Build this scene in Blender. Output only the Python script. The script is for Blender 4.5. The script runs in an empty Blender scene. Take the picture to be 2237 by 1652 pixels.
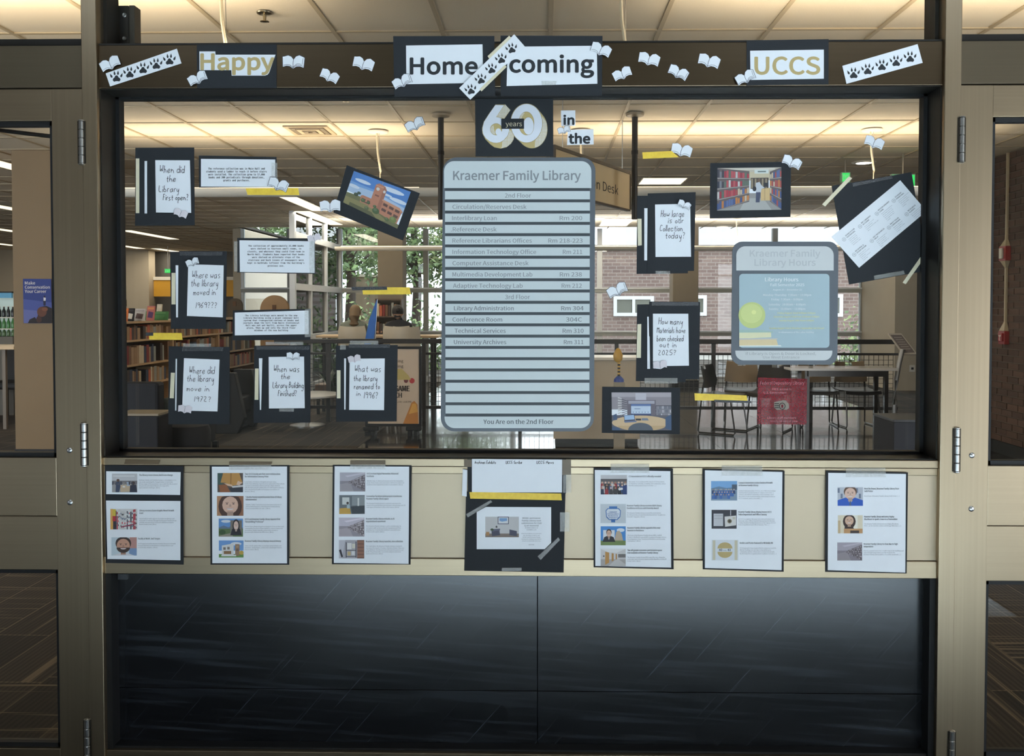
import bpy, bmesh, math, random, os
from mathutils import Vector, Matrix
random.seed(7)
sc = bpy.context.scene
COL = sc.collection
# ------------------------------------------------------------------ camera
W, H = 2237, 1652
FPX, CX, CY = 1930.0, 1151.8, 721.7
YAW, PITCH, ROLL, DIST, EYE = 0.0186, 0.0267, 0.0005, 2.45, 1.50
def ray(px, py):
    x3, y2, z3 = (px - CX) / FPX, 1.0, -(py - CY) / FPX
    c, s = math.cos(ROLL), math.sin(ROLL); x1 = c * x3 - s * z3; z2 = s * x3 + c * z3
    c, s = math.cos(PITCH), math.sin(PITCH); y1 = c * y2 + s * z2; z = -s * y2 + c * z2
    c, s = math.cos(YAW), math.sin(YAW)
    return Vector((c * x1 - s * y1, s * x1 + c * y1, z))
def at(px, py, Y):
    """the point of the plane y = Y seen at photo pixel (px, py)"""
    r = ray(px, py); t = (Y + DIST) / r.y
    return Vector((r.x * t, Y, EYE + r.z * t))
cam = bpy.data.cameras.new('camera'); cam_o = bpy.data.objects.new('camera', cam); COL.objects.link(cam_o)
cam.sensor_width = 36.0; cam.lens = FPX / W * 36.0; cam.clip_start = 0.05; cam.clip_end = 300
cam.shift_x = (W / 2 - CX) / W; cam.shift_y = -(H / 2 - CY) / W
fw = ray(CX, CY).normalized(); rt = (ray(CX + 100, CY) - ray(CX, CY)).normalized(); up = rt.cross(fw)
mw = Matrix(((rt.x, up.x, -fw.x, 0), (rt.y, up.y, -fw.y, -DIST), (rt.z, up.z, -fw.z, EYE), (0, 0, 0, 1)))
cam_o.matrix_world = mw
sc.camera = cam_o
# ------------------------------------------------------------------ world, light, exposure
def lin(c):
    return tuple(((v / 255) / 12.92 if v <= 10.31 else (((v / 255) + 0.055) / 1.055) ** 2.4) for v in c)
wd = bpy.data.worlds.new('overcast_sky'); sc.world = wd; wd.use_nodes = True
bg = wd.node_tree.nodes['Background']; bg.inputs[0].default_value = (0.86, 0.93, 1.0, 1); bg.inputs[1].default_value = 4.2
def area(name, loc, rot, sx, sy, power, col):
    l = bpy.data.lights.new(name, 'AREA'); l.shape = 'RECTANGLE'; l.size = sx; l.size_y = sy; l.energy = power; l.color = col
    o = bpy.data.objects.new(name, l); COL.objects.link(o); o.location = loc; o.rotation_euler = rot
    return o
R90 = math.pi / 2
DAY = (0.78, 0.89, 1.0)
area('foyer_side_light', (4.1, -3.0, 1.15), (R90, 0, R90), 3.2, 2.0, 18, DAY)
area('foyer_side_light', (-4.1, -2.3, 1.15), (R90, 0, -R90), 1.4, 2.0, 10, DAY)  # added fill from the left; that wall has no window opening
vs = sc.view_settings; vs.view_transform = 'Standard'; vs.look = 'None'; vs.gamma = 1.0; vs.use_curve_mapping = False
vs.exposure = 0.12
# ------------------------------------------------------------------ materials
MATS = {}
def mat(name, rgb, rough=0.6, metal=0.0, spec=0.5, noise=None, bump=None, stretch=(1, 1, 1), emit=0.0, rgb2=None, alpha=None, coat=0.0):
    if name in MATS: return MATS[name]
    m = bpy.data.materials.new(name); MATS[name] = m; m.use_nodes = True
    nt = m.node_tree; N = nt.nodes; L = nt.links; b = N['Principled BSDF']
    c = lin(rgb) + (1,)
    b.inputs['Base Color'].default_value = c; b.inputs['Roughness'].default_value = rough
    b.inputs['Metallic'].default_value = metal; b.inputs['Specular IOR Level'].default_value = spec
    if coat: b.inputs['Coat Weight'].default_value = coat
    tc = None
    def coords(sc_):
        nonlocal tc
        if tc is None: tc = N.new('ShaderNodeTexCoord')
        mp = N.new('ShaderNodeMapping'); mp.inputs['Scale'].default_value = stretch
        L.new(tc.outputs['Object'], mp.inputs[0])
        n = N.new('ShaderNodeTexNoise'); n.inputs['Scale'].default_value = sc_; n.inputs['Detail'].default_value = 4
        L.new(mp.outputs[0], n.inputs['Vector']); return n
    nz = noise or (9.0, 0.06)
    n = coords(nz[0]); mx = N.new('ShaderNodeMix'); mx.data_type = 'RGBA'
    a = nz[1]
    if rgb2: mx.inputs[6].default_value = c; mx.inputs[7].default_value = lin(rgb2) + (1,)
    else:
        mx.inputs[6].default_value = tuple(v * (1 - a) for v in c[:3]) + (1,)
        mx.inputs[7].default_value = tuple(min(1, v * (1 + a)) for v in c[:3]) + (1,)
    L.new(n.outputs['Fac'], mx.inputs[0]); L.new(mx.outputs[2], b.inputs['Base Color'])
    if bump:
        n2 = coords(bump[0]); bp = N.new('ShaderNodeBump'); bp.inputs['Strength'].default_value = bump[1]; bp.inputs['Distance'].default_value = 0.002
        L.new(n2.outputs['Fac'], bp.inputs['Height']); L.new(bp.outputs[0], b.inputs['Normal'])
    if emit:
        b.inputs['Emission Color'].default_value = c; b.inputs['Emission Strength'].default_value = emit
    if alpha is not None: b.inputs['Alpha'].default_value = alpha
    return m
def glass_mat(name, tint=(1, 1, 1), ior=1.45, rough=0.0):
    m = bpy.data.materials.new(name); MATS[name] = m; m.use_nodes = True
    N = m.node_tree.nodes; L = m.node_tree.links; N.clear()
    o = N.new('ShaderNodeOutputMaterial'); t = N.new('ShaderNodeBsdfTransparent'); t.inputs[0].default_value = tint + (1,)
    g = N.new('ShaderNodeBsdfGlossy'); g.inputs['Roughness'].default_value = rough
    fr = N.new('ShaderNodeFresnel'); fr.inputs[0].default_value = ior
    mx = N.new('ShaderNodeMixShader'); L.new(fr.outputs[0], mx.inputs[0]); L.new(t.outputs[0], mx.inputs[1]); L.new(g.outputs[0], mx.inputs[2])
    L.new(mx.outputs[0], o.inputs[0]); return m
def film_mat(name, rgb, a, rough=0.3):
    """translucent film: a share of diffuse colour over clear transmission tinted by it"""
    m = bpy.data.materials.new(name); MATS[name] = m; m.use_nodes = True
    N = m.node_tree.nodes; L = m.node_tree.links; N.clear(); c = lin(rgb) + (1,)
    o = N.new('ShaderNodeOutputMaterial'); t = N.new('ShaderNodeBsdfTransparent')
    d = N.new('ShaderNodeBsdfPrincipled'); d.inputs['Base Color'].default_value = c; d.inputs['Roughness'].default_value = rough
    mx = N.new('ShaderNodeMixShader'); nz = N.new('ShaderNodeTexNoise'); nz.inputs['Scale'].default_value = 260
    tc = N.new('ShaderNodeTexCoord'); L.new(tc.outputs['Object'], nz.inputs[0])
    mr = N.new('ShaderNodeMapRange'); mr.inputs[3].default_value = max(0, a - .12); mr.inputs[4].default_value = min(1, a + .12)
    L.new(nz.outputs['Fac'], mr.inputs[0]); L.new(mr.outputs[0], mx.inputs[0])
    L.new(t.outputs[0], mx.inputs[1]); L.new(d.outputs[0], mx.inputs[2]); L.new(mx.outputs[0], o.inputs[0]); return m
def col(rgb, rough=0.75):
    """a plain printed colour"""
    rgb = tuple(int(round(v)) for v in rgb)
    return mat('print_%d_%d_%d' % rgb, rgb, rough, noise=(40, 0.04))
# ------------------------------------------------------------------ mesh tools
LOC = {}
class MB:
    def __init__(s): s.v = []; s.f = []; s.m = []
    def add(s, vs, fs, mi=0):
        b = len(s.v); s.v += [tuple(v) for v in vs]
        for f in fs: s.f.append(tuple(b + i for i in f)); s.m.append(mi)
        return s
    def box(s, x0, x1, y0, y1, z0, z1, mi=0):
        return s.add([(x0, y0, z0), (x1, y0, z0), (x1, y1, z0), (x0, y1, z0), (x0, y0, z1), (x1, y0, z1), (x1, y1, z1), (x0, y1, z1)],
                     [(0, 3, 2, 1), (4, 5, 6, 7), (0, 1, 5, 4), (1, 2, 6, 5), (2, 3, 7, 6), (3, 0, 4, 7)], mi)
    def prism(s, front, back, mi=0):
        n = len(front)
        return s.add(list(front) + list(back), [tuple(range(n)), tuple(range(2 * n - 1, n - 1, -1))] +
                     [(i, n + i, n + (i + 1) % n, (i + 1) % n) for i in range(n)], mi)
    def obox(s, c, ex, ey, ez, mi=0):
        """box by centre and three half-extent vectors"""
        c, ex, ey, ez = Vector(c), Vector(ex), Vector(ey), Vector(ez)
        p = [c + a * ex + b * ey + d * ez for d in (-1, 1) for a, b in ((-1, -1), (1, -1), (1, 1), (-1, 1))]
        return s.add(p, [(0, 3, 2, 1), (4, 5, 6, 7), (0, 1, 5, 4), (1, 2, 6, 5), (2, 3, 7, 6), (3, 0, 4, 7)], mi)
    def tube(s, path, r, n=8, mi=0, closed=False):
        P = [Vector(p) for p in path]; m = len(P); rings = []
        for i in range(m):
            a = P[i - 1] if (i or closed) else P[i]; b = P[(i + 1) % m] if (i < m - 1 or closed) else P[i]
            d = (b - a).normalized(); u = d.cross(Vector((0, 0, 1)))
            if u.length < 0.05: u = d.cross(Vector((1, 0, 0)))
            u.normalize(); w = d.cross(u); rr = r[i] if isinstance(r, (list, tuple)) else r
            rings.append([P[i] + rr * (math.cos(2 * math.pi * k / n) * u + math.sin(2 * math.pi * k / n) * w) for k in range(n)])
        vs = [v for g in rings for v in g]; fs = []
        for i in range(m if closed else m - 1):
            j = (i + 1) % m
            for k in range(n): fs.append((i * n + k, i * n + (k + 1) % n, j * n + (k + 1) % n, j * n + k))
        if not closed: fs += [tuple(range(n - 1, -1, -1)), tuple((m - 1) * n + k for k in range(n))]
        return s.add(vs, fs, mi)
    def lathe(s, c, prof, n=24, mi=0, axis='z'):
        c = Vector(c); vs = []
        for r, h in prof:
            for k in range(n):
                a = 2 * math.pi * k / n; x, y = r * math.cos(a), r * math.sin(a)
                vs.append(c + (Vector((x, y, h)) if axis == 'z' else Vector((x, h, y)) if axis == 'y' else Vector((h, x, y))))
        fs = [(i * n + k, i * n + (k + 1) % n, (i + 1) * n + (k + 1) % n, (i + 1) * n + k) for i in range(len(prof) - 1) for k in range(n)]
        fs += [tuple(range(n - 1, -1, -1)), tuple((len(prof) - 1) * n + k for k in range(n))]
        return s.add(vs, fs, mi)
    def flat(s, pts, mi=0): return s.add(pts, [tuple(range(len(pts)))], mi)
    def build(s, name, mats, parent=None, loc=None, smooth=False, bevel=0.0, label=None, cat=None, group=None, kind=None):
        o0 = LOC[parent.name] if parent else Vector(loc) if loc is not None else Vector((0, 0, 0))
        me = bpy.data.meshes.new(name); me.from_pydata([(v[0] - o0.x, v[1] - o0.y, v[2] - o0.z) for v in s.v], [], s.f)
        for m in (mats if isinstance(mats, (list, tuple)) else [mats]): me.materials.append(m)
        me.polygons.foreach_set('material_index', s.m)
        if smooth or bevel:
            b = bmesh.new(); b.from_mesh(me)
            bmesh.ops.recalc_face_normals(b, faces=b.faces)
            if bevel: bmesh.ops.bevel(b, geom=[e for e in b.edges if e.is_manifold and e.calc_face_angle(0) > 0.6], offset=bevel, segments=2, affect='EDGES', profile=0.5, clamp_overlap=True)
            b.to_mesh(me); b.free()
            if smooth:
                me.polygons.foreach_set('use_smooth', [True] * len(me.polygons))
                try: me.set_sharp_from_angle(angle=0.7)
                except Exception: pass
        me.update()
        o = bpy.data.objects.new(name, me); COL.objects.link(o)
        if parent: o.parent = parent
        else: o.location = o0
        LOC[o.name] = o0
        return tag(o, label, cat, group, kind)
def tag(o, label=None, cat=None, group=None, kind=None):
    if label: o['label'] = label
    if cat: o['category'] = cat
    if group: o['group'] = group
    if kind: o['kind'] = kind
    return o
def thing(name, label, cat, loc, group=None, kind=None):
    o = bpy.data.objects.new(name, None); COL.objects.link(o); o.location = loc; o.empty_display_size = 0.1
    LOC[o.name] = Vector(loc); return tag(o, label, cat, group, kind)
def box(name, m, x0, x1, y0, y1, z0, z1, parent=None, **k): return MB().box(x0, x1, y0, y1, z0, z1).build(name, m, parent, **k)
def copy_tree(o, loc, rz=0.0, label=None):
    c = o.copy(); COL.objects.link(c); c.location = loc; c.rotation_euler = (0, 0, rz); LOC[c.name] = Vector(loc)
    if label: c['label'] = label
    for ch in o.children:
        d = ch.copy(); COL.objects.link(d); d.parent = c
        for g in ch.children:
            e = g.copy(); COL.objects.link(e); e.parent = d
    return c
def ell(cx, cy, rx, ry, n=20, a0=0.0, a1=2 * math.pi, rot=0.0):
    full = abs(a1 - a0 - 2 * math.pi) < 1e-6; m = n if full else n + 1
    out = []
    for i in range(m):
        a = a0 + (a1 - a0) * i / n; x, y = rx * math.cos(a), ry * math.sin(a)
        out.append((cx + x * math.cos(rot) - y * math.sin(rot), cy + x * math.sin(rot) + y * math.cos(rot)))
    return out
def rrect(x0, y0, x1, y1, r, n=6):
    """rounded rectangle, y down; r = one radius or (tl, tr, br, bl)"""
    tl, tr, br, bl = r if isinstance(r, tuple) else (r,) * 4; out = []
    for cx, cy, rr, a in ((x0 + tl, y0 + tl, tl, math.pi), (x1 - tr, y0 + tr, tr, 1.5 * math.pi), (x1 - br, y1 - br, br, 0), (x0 + bl, y1 - bl, bl, R90)):
        if rr <= 0: out.append((cx, cy)); continue
        out += [(cx + rr * math.cos(a + R90 * i / n), cy + rr * math.sin(a + R90 * i / n)) for i in range(n + 1)]
    return out
def crop(ox, oy, s):
    """local drawing units -> photo pixels"""
    return lambda u, v: (ox + u / s, oy + v / s)
ID = lambda u, v: (u, v)
def sheet(name, pts, Y, th, m, parent=None, fn=ID, **k):
    """a cut-out with real thickness: outline in photo units on plane y = Y, front face th nearer the viewer"""
    w = [at(*fn(u, v), Y) for u, v in pts]
    return MB().prism([p - Vector((0, th, 0)) for p in w], w).build(name, m, parent, **k)
def prints(name, shapes, Y, parent, fn=ID, step=0.00004, **k):
    """flat print: list of (material, outline), later ones on top"""
    mb = MB(); ms = []
    for i, (m, pts) in enumerate(shapes):
        if m not in ms: ms.append(m)
        mb.flat([at(*fn(u, v), Y) - Vector((0, step * (i + 1), 0)) for u, v in pts], ms.index(m))
    return mb.build(name, ms, parent, **k)
# ------------------------------------------------------------------ lettering
FD = os.path.join(bpy.utils.system_resource('DATAFILES') or '', 'fonts')
FONTS = {}
def font(n):
    if n not in FONTS:
        try: FONTS[n] = bpy.data.fonts.load(os.path.join(FD, {'sans': 'Noto Sans CJK Regular.woff2', 'mono': 'DejaVuSansMono.woff2'}[n]))
        except Exception: FONTS[n] = None
    return FONTS[n]
GLY = {}
def glyphs(s, fnt='sans', bold=0.0, res=2):
    key = (s, fnt, bold, res)
    if key not in GLY:
        c = bpy.data.curves.new('lettering', 'FONT'); c.body = s; c.resolution_u = res
        f = font(fnt)
        if f: c.font = f
        o = bpy.data.objects.new('lettering', c); me = o.to_mesh()
        v = [(p.co.x, p.co.y) for p in me.vertices]; fs = [tuple(p.vertices) for p in me.polygons]
        par = list(range(len(v)))
        def find(i):
            while par[i] != i: par[i] = par[par[i]]; i = par[i]
            return i
        for f_ in fs:
            for q in f_[1:]: par[find(q)] = find(f_[0])
        ids = {}; v = [(x, y, (ids.setdefault(find(i), len(ids)) % 3) * 2e-5) for i, (x, y) in enumerate(v)]
        o.to_mesh_clear(); bpy.data.objects.remove(o); bpy.data.curves.remove(c)
        GLY[key] = (v, fs)
    return GLY[key]
CAPS = {}
def cap(fnt):
    if fnt not in CAPS: CAPS[fnt] = max(p[1] for p in glyphs('H', fnt)[0])
    return CAPS[fnt]
def line(mb, s, x0, x1, base, ch, Y, fn=ID, fnt='sans', bold=0.0, res=2, mi=0):
    if bold:
        k = bold * ch * 1.9; n = 8 if res > 2 else 2
        for i in range(n): a = 2 * math.pi * i / n; line1(mb, s, x0 + k + k * math.cos(a), x1 - k + k * math.cos(a), base - k * math.sin(a), ch - (2 * k if n > 2 else 0), Y, fn, fnt, res, mi, i * 6e-5)
    else: line1(mb, s, x0, x1, base, ch, Y, fn, fnt, res, mi)
def line1(mb, s, x0, x1, base, ch, Y, fn, fnt, res, mi, lift=0.0):
    """one line of type fitted between x0 and x1 (drawing units, y down)"""
    v, fs = glyphs(s, fnt, 0.0, res)
    if not v: return
    a, b = min(p[0] for p in v), max(p[0] for p in v); sx = (x1 - x0) / (b - a) if x1 else ch / cap(fnt); sy = ch / cap(fnt)
    mb.add([at(*fn(x0 + (p[0] - a) * sx, base - p[1] * sy), Y - p[2] - lift) for p in v], fs, mi)
HW = dict(a='56260504133355 565363', b='0903 05264554432304', c='5536160504133354', d='5536160504133354 5953', e='045546260504133354',
          g='5536160504133354 5651301001', h='0903 05264553', i='0603 0708', k='0903 4604 0443', l='0903', m='0603 05162523 25465553', n='0603 05264553',
          o='26050423444526', p='0600 052645442304', r='0603 051636', s='461605443303', t='28243343 0646', u='06041333445 4643'.replace('5 ', ' '), v='062346', w='0613355366',
          x='0643 0346', y='06042345 46413010', A='033963 1555', B='0903 0939483706 063655441303', C='582907042354', E='0903 0949 0636 0343', F='0903 0949 0636',
          H='0903 5953 0656', L='090353', M='0309366963', N='03095359', S='5829070655543304', U='090413435459', W='0913375369')
HW.update({'0': '29070423444729', '1': '0903', '2': '0819480353', '5': '49090636554303', '6': '49060423443605', '7': '094913 1636', '9': '4829081647 4843', '?': '0819482625 2324'})
def hand(mb, s, x0, x1, base, ch, Y, w, fn=ID, mi=0):
    """one line of marker handwriting; w is the pen width in drawing units"""
    strokes = []; x = 0.0
    for chh in s:
        if chh == ' ': x += 0.75; continue
        mx = 0
        for st in HW[chh].split():
            p = [(int(st[i]) / 6, (int(st[i + 1]) - 3) / 3) for i in range(0, len(st), 2)]; mx = max([mx] + [q[0] for q in p])
            for _ in range(2):
                if len(p) > 2: p = [p[0]] + [q for a, b in zip(p, p[1:]) for q in ((.75 * a[0] + .25 * b[0], .75 * a[1] + .25 * b[1]), (.25 * a[0] + .75 * b[0], .25 * a[1] + .75 * b[1]))] + [p[-1]]
            jx, jy = random.uniform(-.04, .04), random.uniform(-.08, .08)
            strokes.append([(x + jx + q[0] + 0.12 * q[1], q[1] + jy) for q in p])
        x += mx + 0.42
    a = min(q[0] for p in strokes for q in p); b = max(q[0] for p in strokes for q in p)
    sx = (x1 - x0) / (b - a); sy = ch / 2
    for p in strokes:
        q = [Vector((x0 + (u - a) * sx, base - v * sy)) for u, v in p]; vs = []
        for i in range(len(q)):
            d = (q[min(i + 1, len(q) - 1)] - q[max(i - 1, 0)])
            d = d.normalized() if d.length > 1e-6 else Vector((1, 0)); nn = Vector((-d.y, d.x)) * w / 2
            vs += [q[i] + nn, q[i] - nn]
        mb.add([at(*fn(v.x, v.y), Y) for v in vs], [(2 * i, 2 * i + 1, 2 * i + 3, 2 * i + 2) for i in range(len(q) - 1)], mi)
def pen(mb, p, w, Y, fn=ID, mi=0, closed=False):
    """a drawn line of constant width"""
    q = [Vector(a) for a in p]
    if closed: q = q + [q[0]]
    vs = []
    for i in range(len(q)):
        d = q[min(i + 1, len(q) - 1)] - q[max(i - 1, 0)]; d = d.normalized() if d.length > 1e-9 else Vector((1, 0)); nn = Vector((-d.y, d.x)) * w / 2
        vs += [q[i] + nn, q[i] - nn]
    mb.add([at(*fn(v.x, v.y), Y) for v in vs], [(2 * i, 2 * i + 1, 2 * i + 3, 2 * i + 2) for i in range(len(q) - 1)], mi)
# ================================================================== THE SETTING
CEIL = 3.05; WYV = 15.22
def dy(D): return D - DIST
def stripe_metal(name, rgb, rough):
    m = mat(name, rgb, rough, metal=1.0, noise=(3.0, 0.10), stretch=(0.3, 1, 40)); return m
ANOD = stripe_metal('champagne_anodised_aluminium', (174, 156, 130), 0.36)
ANODV = mat('champagne_anodised_aluminium_upright', (174, 156, 130), 0.36, metal=1.0, noise=(3.0, 0.10), stretch=(40, 1, 0.3))
BRONZE = mat('dark_bronze_reveal', (38, 35, 31), 0.45, metal=0.4)
GASK = mat('black_rubber_gasket', (12, 12, 13), 0.6)
STEEL = mat('brushed_hinge_steel', (190, 190, 188), 0.28, metal=1.0, noise=(30, 0.15), stretch=(1, 1, 8))
GLASS = glass_mat('clear_glass', (0.985, 0.99, 0.985))
GLASS_F = glass_mat('clear_window_glass', (0.97, 0.985, 0.98))
XL, XR, ZT, ZH, ZS, ZB = -1.237, 1.089, 2.225, 2.106, 0.747, 0.244
ZSILL = at(900, 1002, 0).z; GY = 0.10           # glass plane
# --- uprights
ML = at(181, 50, 0).x; MR = at(2098, 50, 0).x
MB().box(ML, XL, -0.012, 0.11, 0, CEIL).build('trim_1', ANODV, kind='structure', label='champagne aluminium mullion left of the display window', cat='mullion', bevel=0.002)
MB().box(XR, MR, -0.012, 0.11, 0, CEIL).build('trim_2', ANODV, kind='structure', label='champagne aluminium mullion right of the display window', cat='mullion', bevel=0.002)
h = thing('trim_3', 'wide brown aluminium header beam across the display window', 'header beam', (0, 0, ZH), kind='structure')
MB().box(XL, XR, 0, 0.11, ZH, ZT).build('beam', mat('brown_anodised_header', (106, 92, 74), 0.3, metal=1.0, noise=(3.0, 0.10), stretch=(0.3, 1, 40)), h, bevel=0.0015)
MB().box(XL, XR, 0.004, 0.115, ZT, ZT + 0.006).build('cap_strip', BRONZE, h)
# --- display window
w1 = thing('window_1', 'large display window pane with black gasket above the notice panel', 'window', (0, GY, ZSILL), kind='structure')
MB().box(XL, XR, GY, GY + 0.006, ZSILL, ZH).build('pane', GLASS, w1)
g = MB()
for x0, x1, z0, z1 in ((XL, XL + 0.014, ZSILL, ZH), (XR - 0.014, XR, ZSILL, ZH), (XL, XR, ZSILL, ZSILL + 0.010), (XL, XR, ZH - 0.010, ZH)):
    g.box(x0, x1, GY - 0.012, GY + 0.018, z0, z1)
g.build('gasket', GASK, w1)
r = MB()
for x0, x1, z0, z1 in ((XL, XL + 0.003, ZSILL, ZH), (XR - 0.003, XR, ZSILL, ZH), (XL, XR, ZSILL - 0.001, ZSILL + 0.003), (XL, XR, ZH - 0.003, ZH)):
    r.box(x0, x1, 0.006, GY, z0, z1)
r.build('reveal', BRONZE, w1)
# --- transoms
for i, (a, b, nm) in enumerate(((XL, XR, 'clear transom pane above the header beam'), (ML - 1.02, ML, 'clear transom pane above the left door'), (MR, MR + 1.02, 'clear transom pane above the right door'))):
    w = thing('window_%d' % (i + 2), nm, 'window', (a, GY, ZT), kind='structure')
    zb_ = ZT + 0.006 if i == 0 else ZT + 0.024
    MB().box(a, b, GY - 0.02, GY - 0.014, zb_, CEIL).build('pane', GLASS, w)
    t = MB(); t.box(a, a + 0.010, 0.03, GY, zb_, CEIL); t.box(b - 0.010, b, 0.03, GY, zb_, CEIL)
    if i: t.box(a, b, 0.02, GY, ZT, ZT + 0.024)
    t.build('glazing_bar', BRONZE, w)
# --- latch box behind the left end of the transom
q0, q1 = at(253, 12, 0.12), at(281, 97, 0.12); q2 = at(293, 97, 0.12)
lb = thing('latch_box', 'dark metal latch box with two screws above the header at the left', 'latch', (q0.x, 0.12, ZT))
MB().box(q0.x, q1.x, 0.12, 0.17, ZT, q0.z).build('housing', mat('dark_painted_steel', (52, 50, 48), 0.5, metal=0.3), lb, bevel=0.002)
MB().box(q1.x, q2.x, 0.125, 0.165, ZT, q0.z + 0.002).build('strike_plate', mat('dull_grey_steel', (104, 98, 88), 0.45, metal=0.6), lb, bevel=0.001)
for yy in (33, 84):
    c = at(272, yy, 0.119)
    MB().lathe(c, [(0.006, 0.003), (0.006, -0.002), (0.0045, -0.003), (0.002, -0.0015)], 14, axis='y').build('screw', STEEL, lb, smooth=True)
# --- lower front: notice panel and black kick panels
wf = thing('wall_front', 'beige notice panel with black scratched boards below the window', 'partition', (0, 0, 0), kind='structure')
zr = [at(900, y, 0).z for y in (1019, 1035, 1220)]
MB().box(XL, XR, -0.002, 0.11, zr[0], ZSILL).build('sill_rail', ANOD, wf, bevel=0.0015)
MB().box(XL, XR, 0.002, 0.10, zr[1], zr[0] - 0.001).build('upper_rail', ANOD, wf, bevel=0.001)
MB().box(XL, XR, 0.005, 0.10, zr[2] + 0.001, zr[1] - 0.001).build('notice_board_panel', mat('painted_beige_panel', (192, 174, 148), 0.45, metal=0.6, noise=(2.2, 0.09), bump=(60, 0.05)), wf)
MB().box(XL, XR, -0.002, 0.11, ZS, zr[2]).build('lower_rail', ANOD, wf, bevel=0.0015)
MB().box(XL, XR, -0.004, 0.11, 0.0, ZB).build('bottom_rail', ANOD, wf, bevel=0.0015)
# black boards: glossy paint with scuffs
bk = mat('scuffed_black_board', (15, 18, 23), 0.3, spec=0.5, noise=(6, 0.3))
nt = bk.node_tree; N = nt.nodes; L = nt.links; b = N['Principled BSDF']
tc = N.new('ShaderNodeTexCoord')
def sc_noise(scale, st, lo, hi, rot=0.0):
    m0 = N.new('ShaderNodeMapping'); m0.inputs['Rotation'].default_value = (0, rot, 0); mp = N.new('ShaderNodeMapping'); mp.inputs['Scale'].default_value = st; L.new(tc.outputs['Object'], m0.inputs[0])
    n = N.new('ShaderNodeTexNoise'); n.inputs['Scale'].default_value = scale; n.inputs['Detail'].default_value = 6; L.new(m0.outputs[0], mp.inputs[0]); L.new(mp.outputs[0], n.inputs[0])
    cr = N.new('ShaderNodeMapRange'); cr.inputs[1].default_value = lo; cr.inputs[2].default_value = hi; L.new(n.outputs['Fac'], cr.inputs[0]); return cr
s1 = sc_noise(2.2, (1, 1, 4), 0.3, 0.8); s2 = sc_noise(3, (.8, 1, 60), 0.64, 0.72, 0.85); s3 = sc_noise(2, (1.2, 1, 30), 0.50, 0.80, -0.06)
ad = N.new('ShaderNodeMath'); ad.operation = 'MAXIMUM'; L.new(s2.outputs[0], ad.inputs[0]); L.new(s3.outputs[0], ad.inputs[1])
mr = N.new('ShaderNodeMapRange'); b.inputs['IOR'].default_value = 1.85; mr.inputs[3].default_value = 0.22; mr.inputs[4].default_value = 0.28; L.new(s1.outputs[0], mr.inputs[0]); L.new(mr.outputs[0], b.inputs['Roughness'])
mx = N.new('ShaderNodeMix'); mx.data_type = 'RGBA'; mx.inputs[6].default_value = lin((8, 10, 14)) + (1,); mx.inputs[7].default_value = lin((52, 58, 66)) + (1,)
L.new(ad.outputs[0], mx.inputs[0]); L.new(mx.outputs[2], b.inputs['Base Color'])
KY = 0.045; vx = at(1174, 1450, KY).x; hz = at(1170, 1510, KY).z; gp = 0.0009
for x0, x1, z0, z1 in ((XL, vx - gp, hz + gp, ZS), (vx + gp, XR, hz + gp, ZS), (XL, vx - gp, ZB, hz - gp), (vx + gp, XR, ZB, hz - gp)):
    MB().box(x0, x1, KY, KY + 0.02, z0, z1).build('kick_board', bk, wf, bevel=0.0006)
MB().box(XL, XR, KY + 0.021, 0.10, ZB, ZS).build('backing', GASK, wf)
k = MB(); k.box(XL, XL + 0.016, 0.004, KY, ZB, ZS); k.box(XR - 0.016, XR, 0.004, KY, ZB, ZS); k.box(XL, XR, 0.01, KY, ZB, ZB + 0.006)
k.build('board_gasket', GASK, wf)
c = at(264, 1256, KY)
MB().box(c.x - .006, c.x + .02, KY - 0.006, KY, c.z - .012, c.z + .004).build('clip', mat('grey_clip', (90, 92, 95), 0.4, metal=.6), wf)
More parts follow.
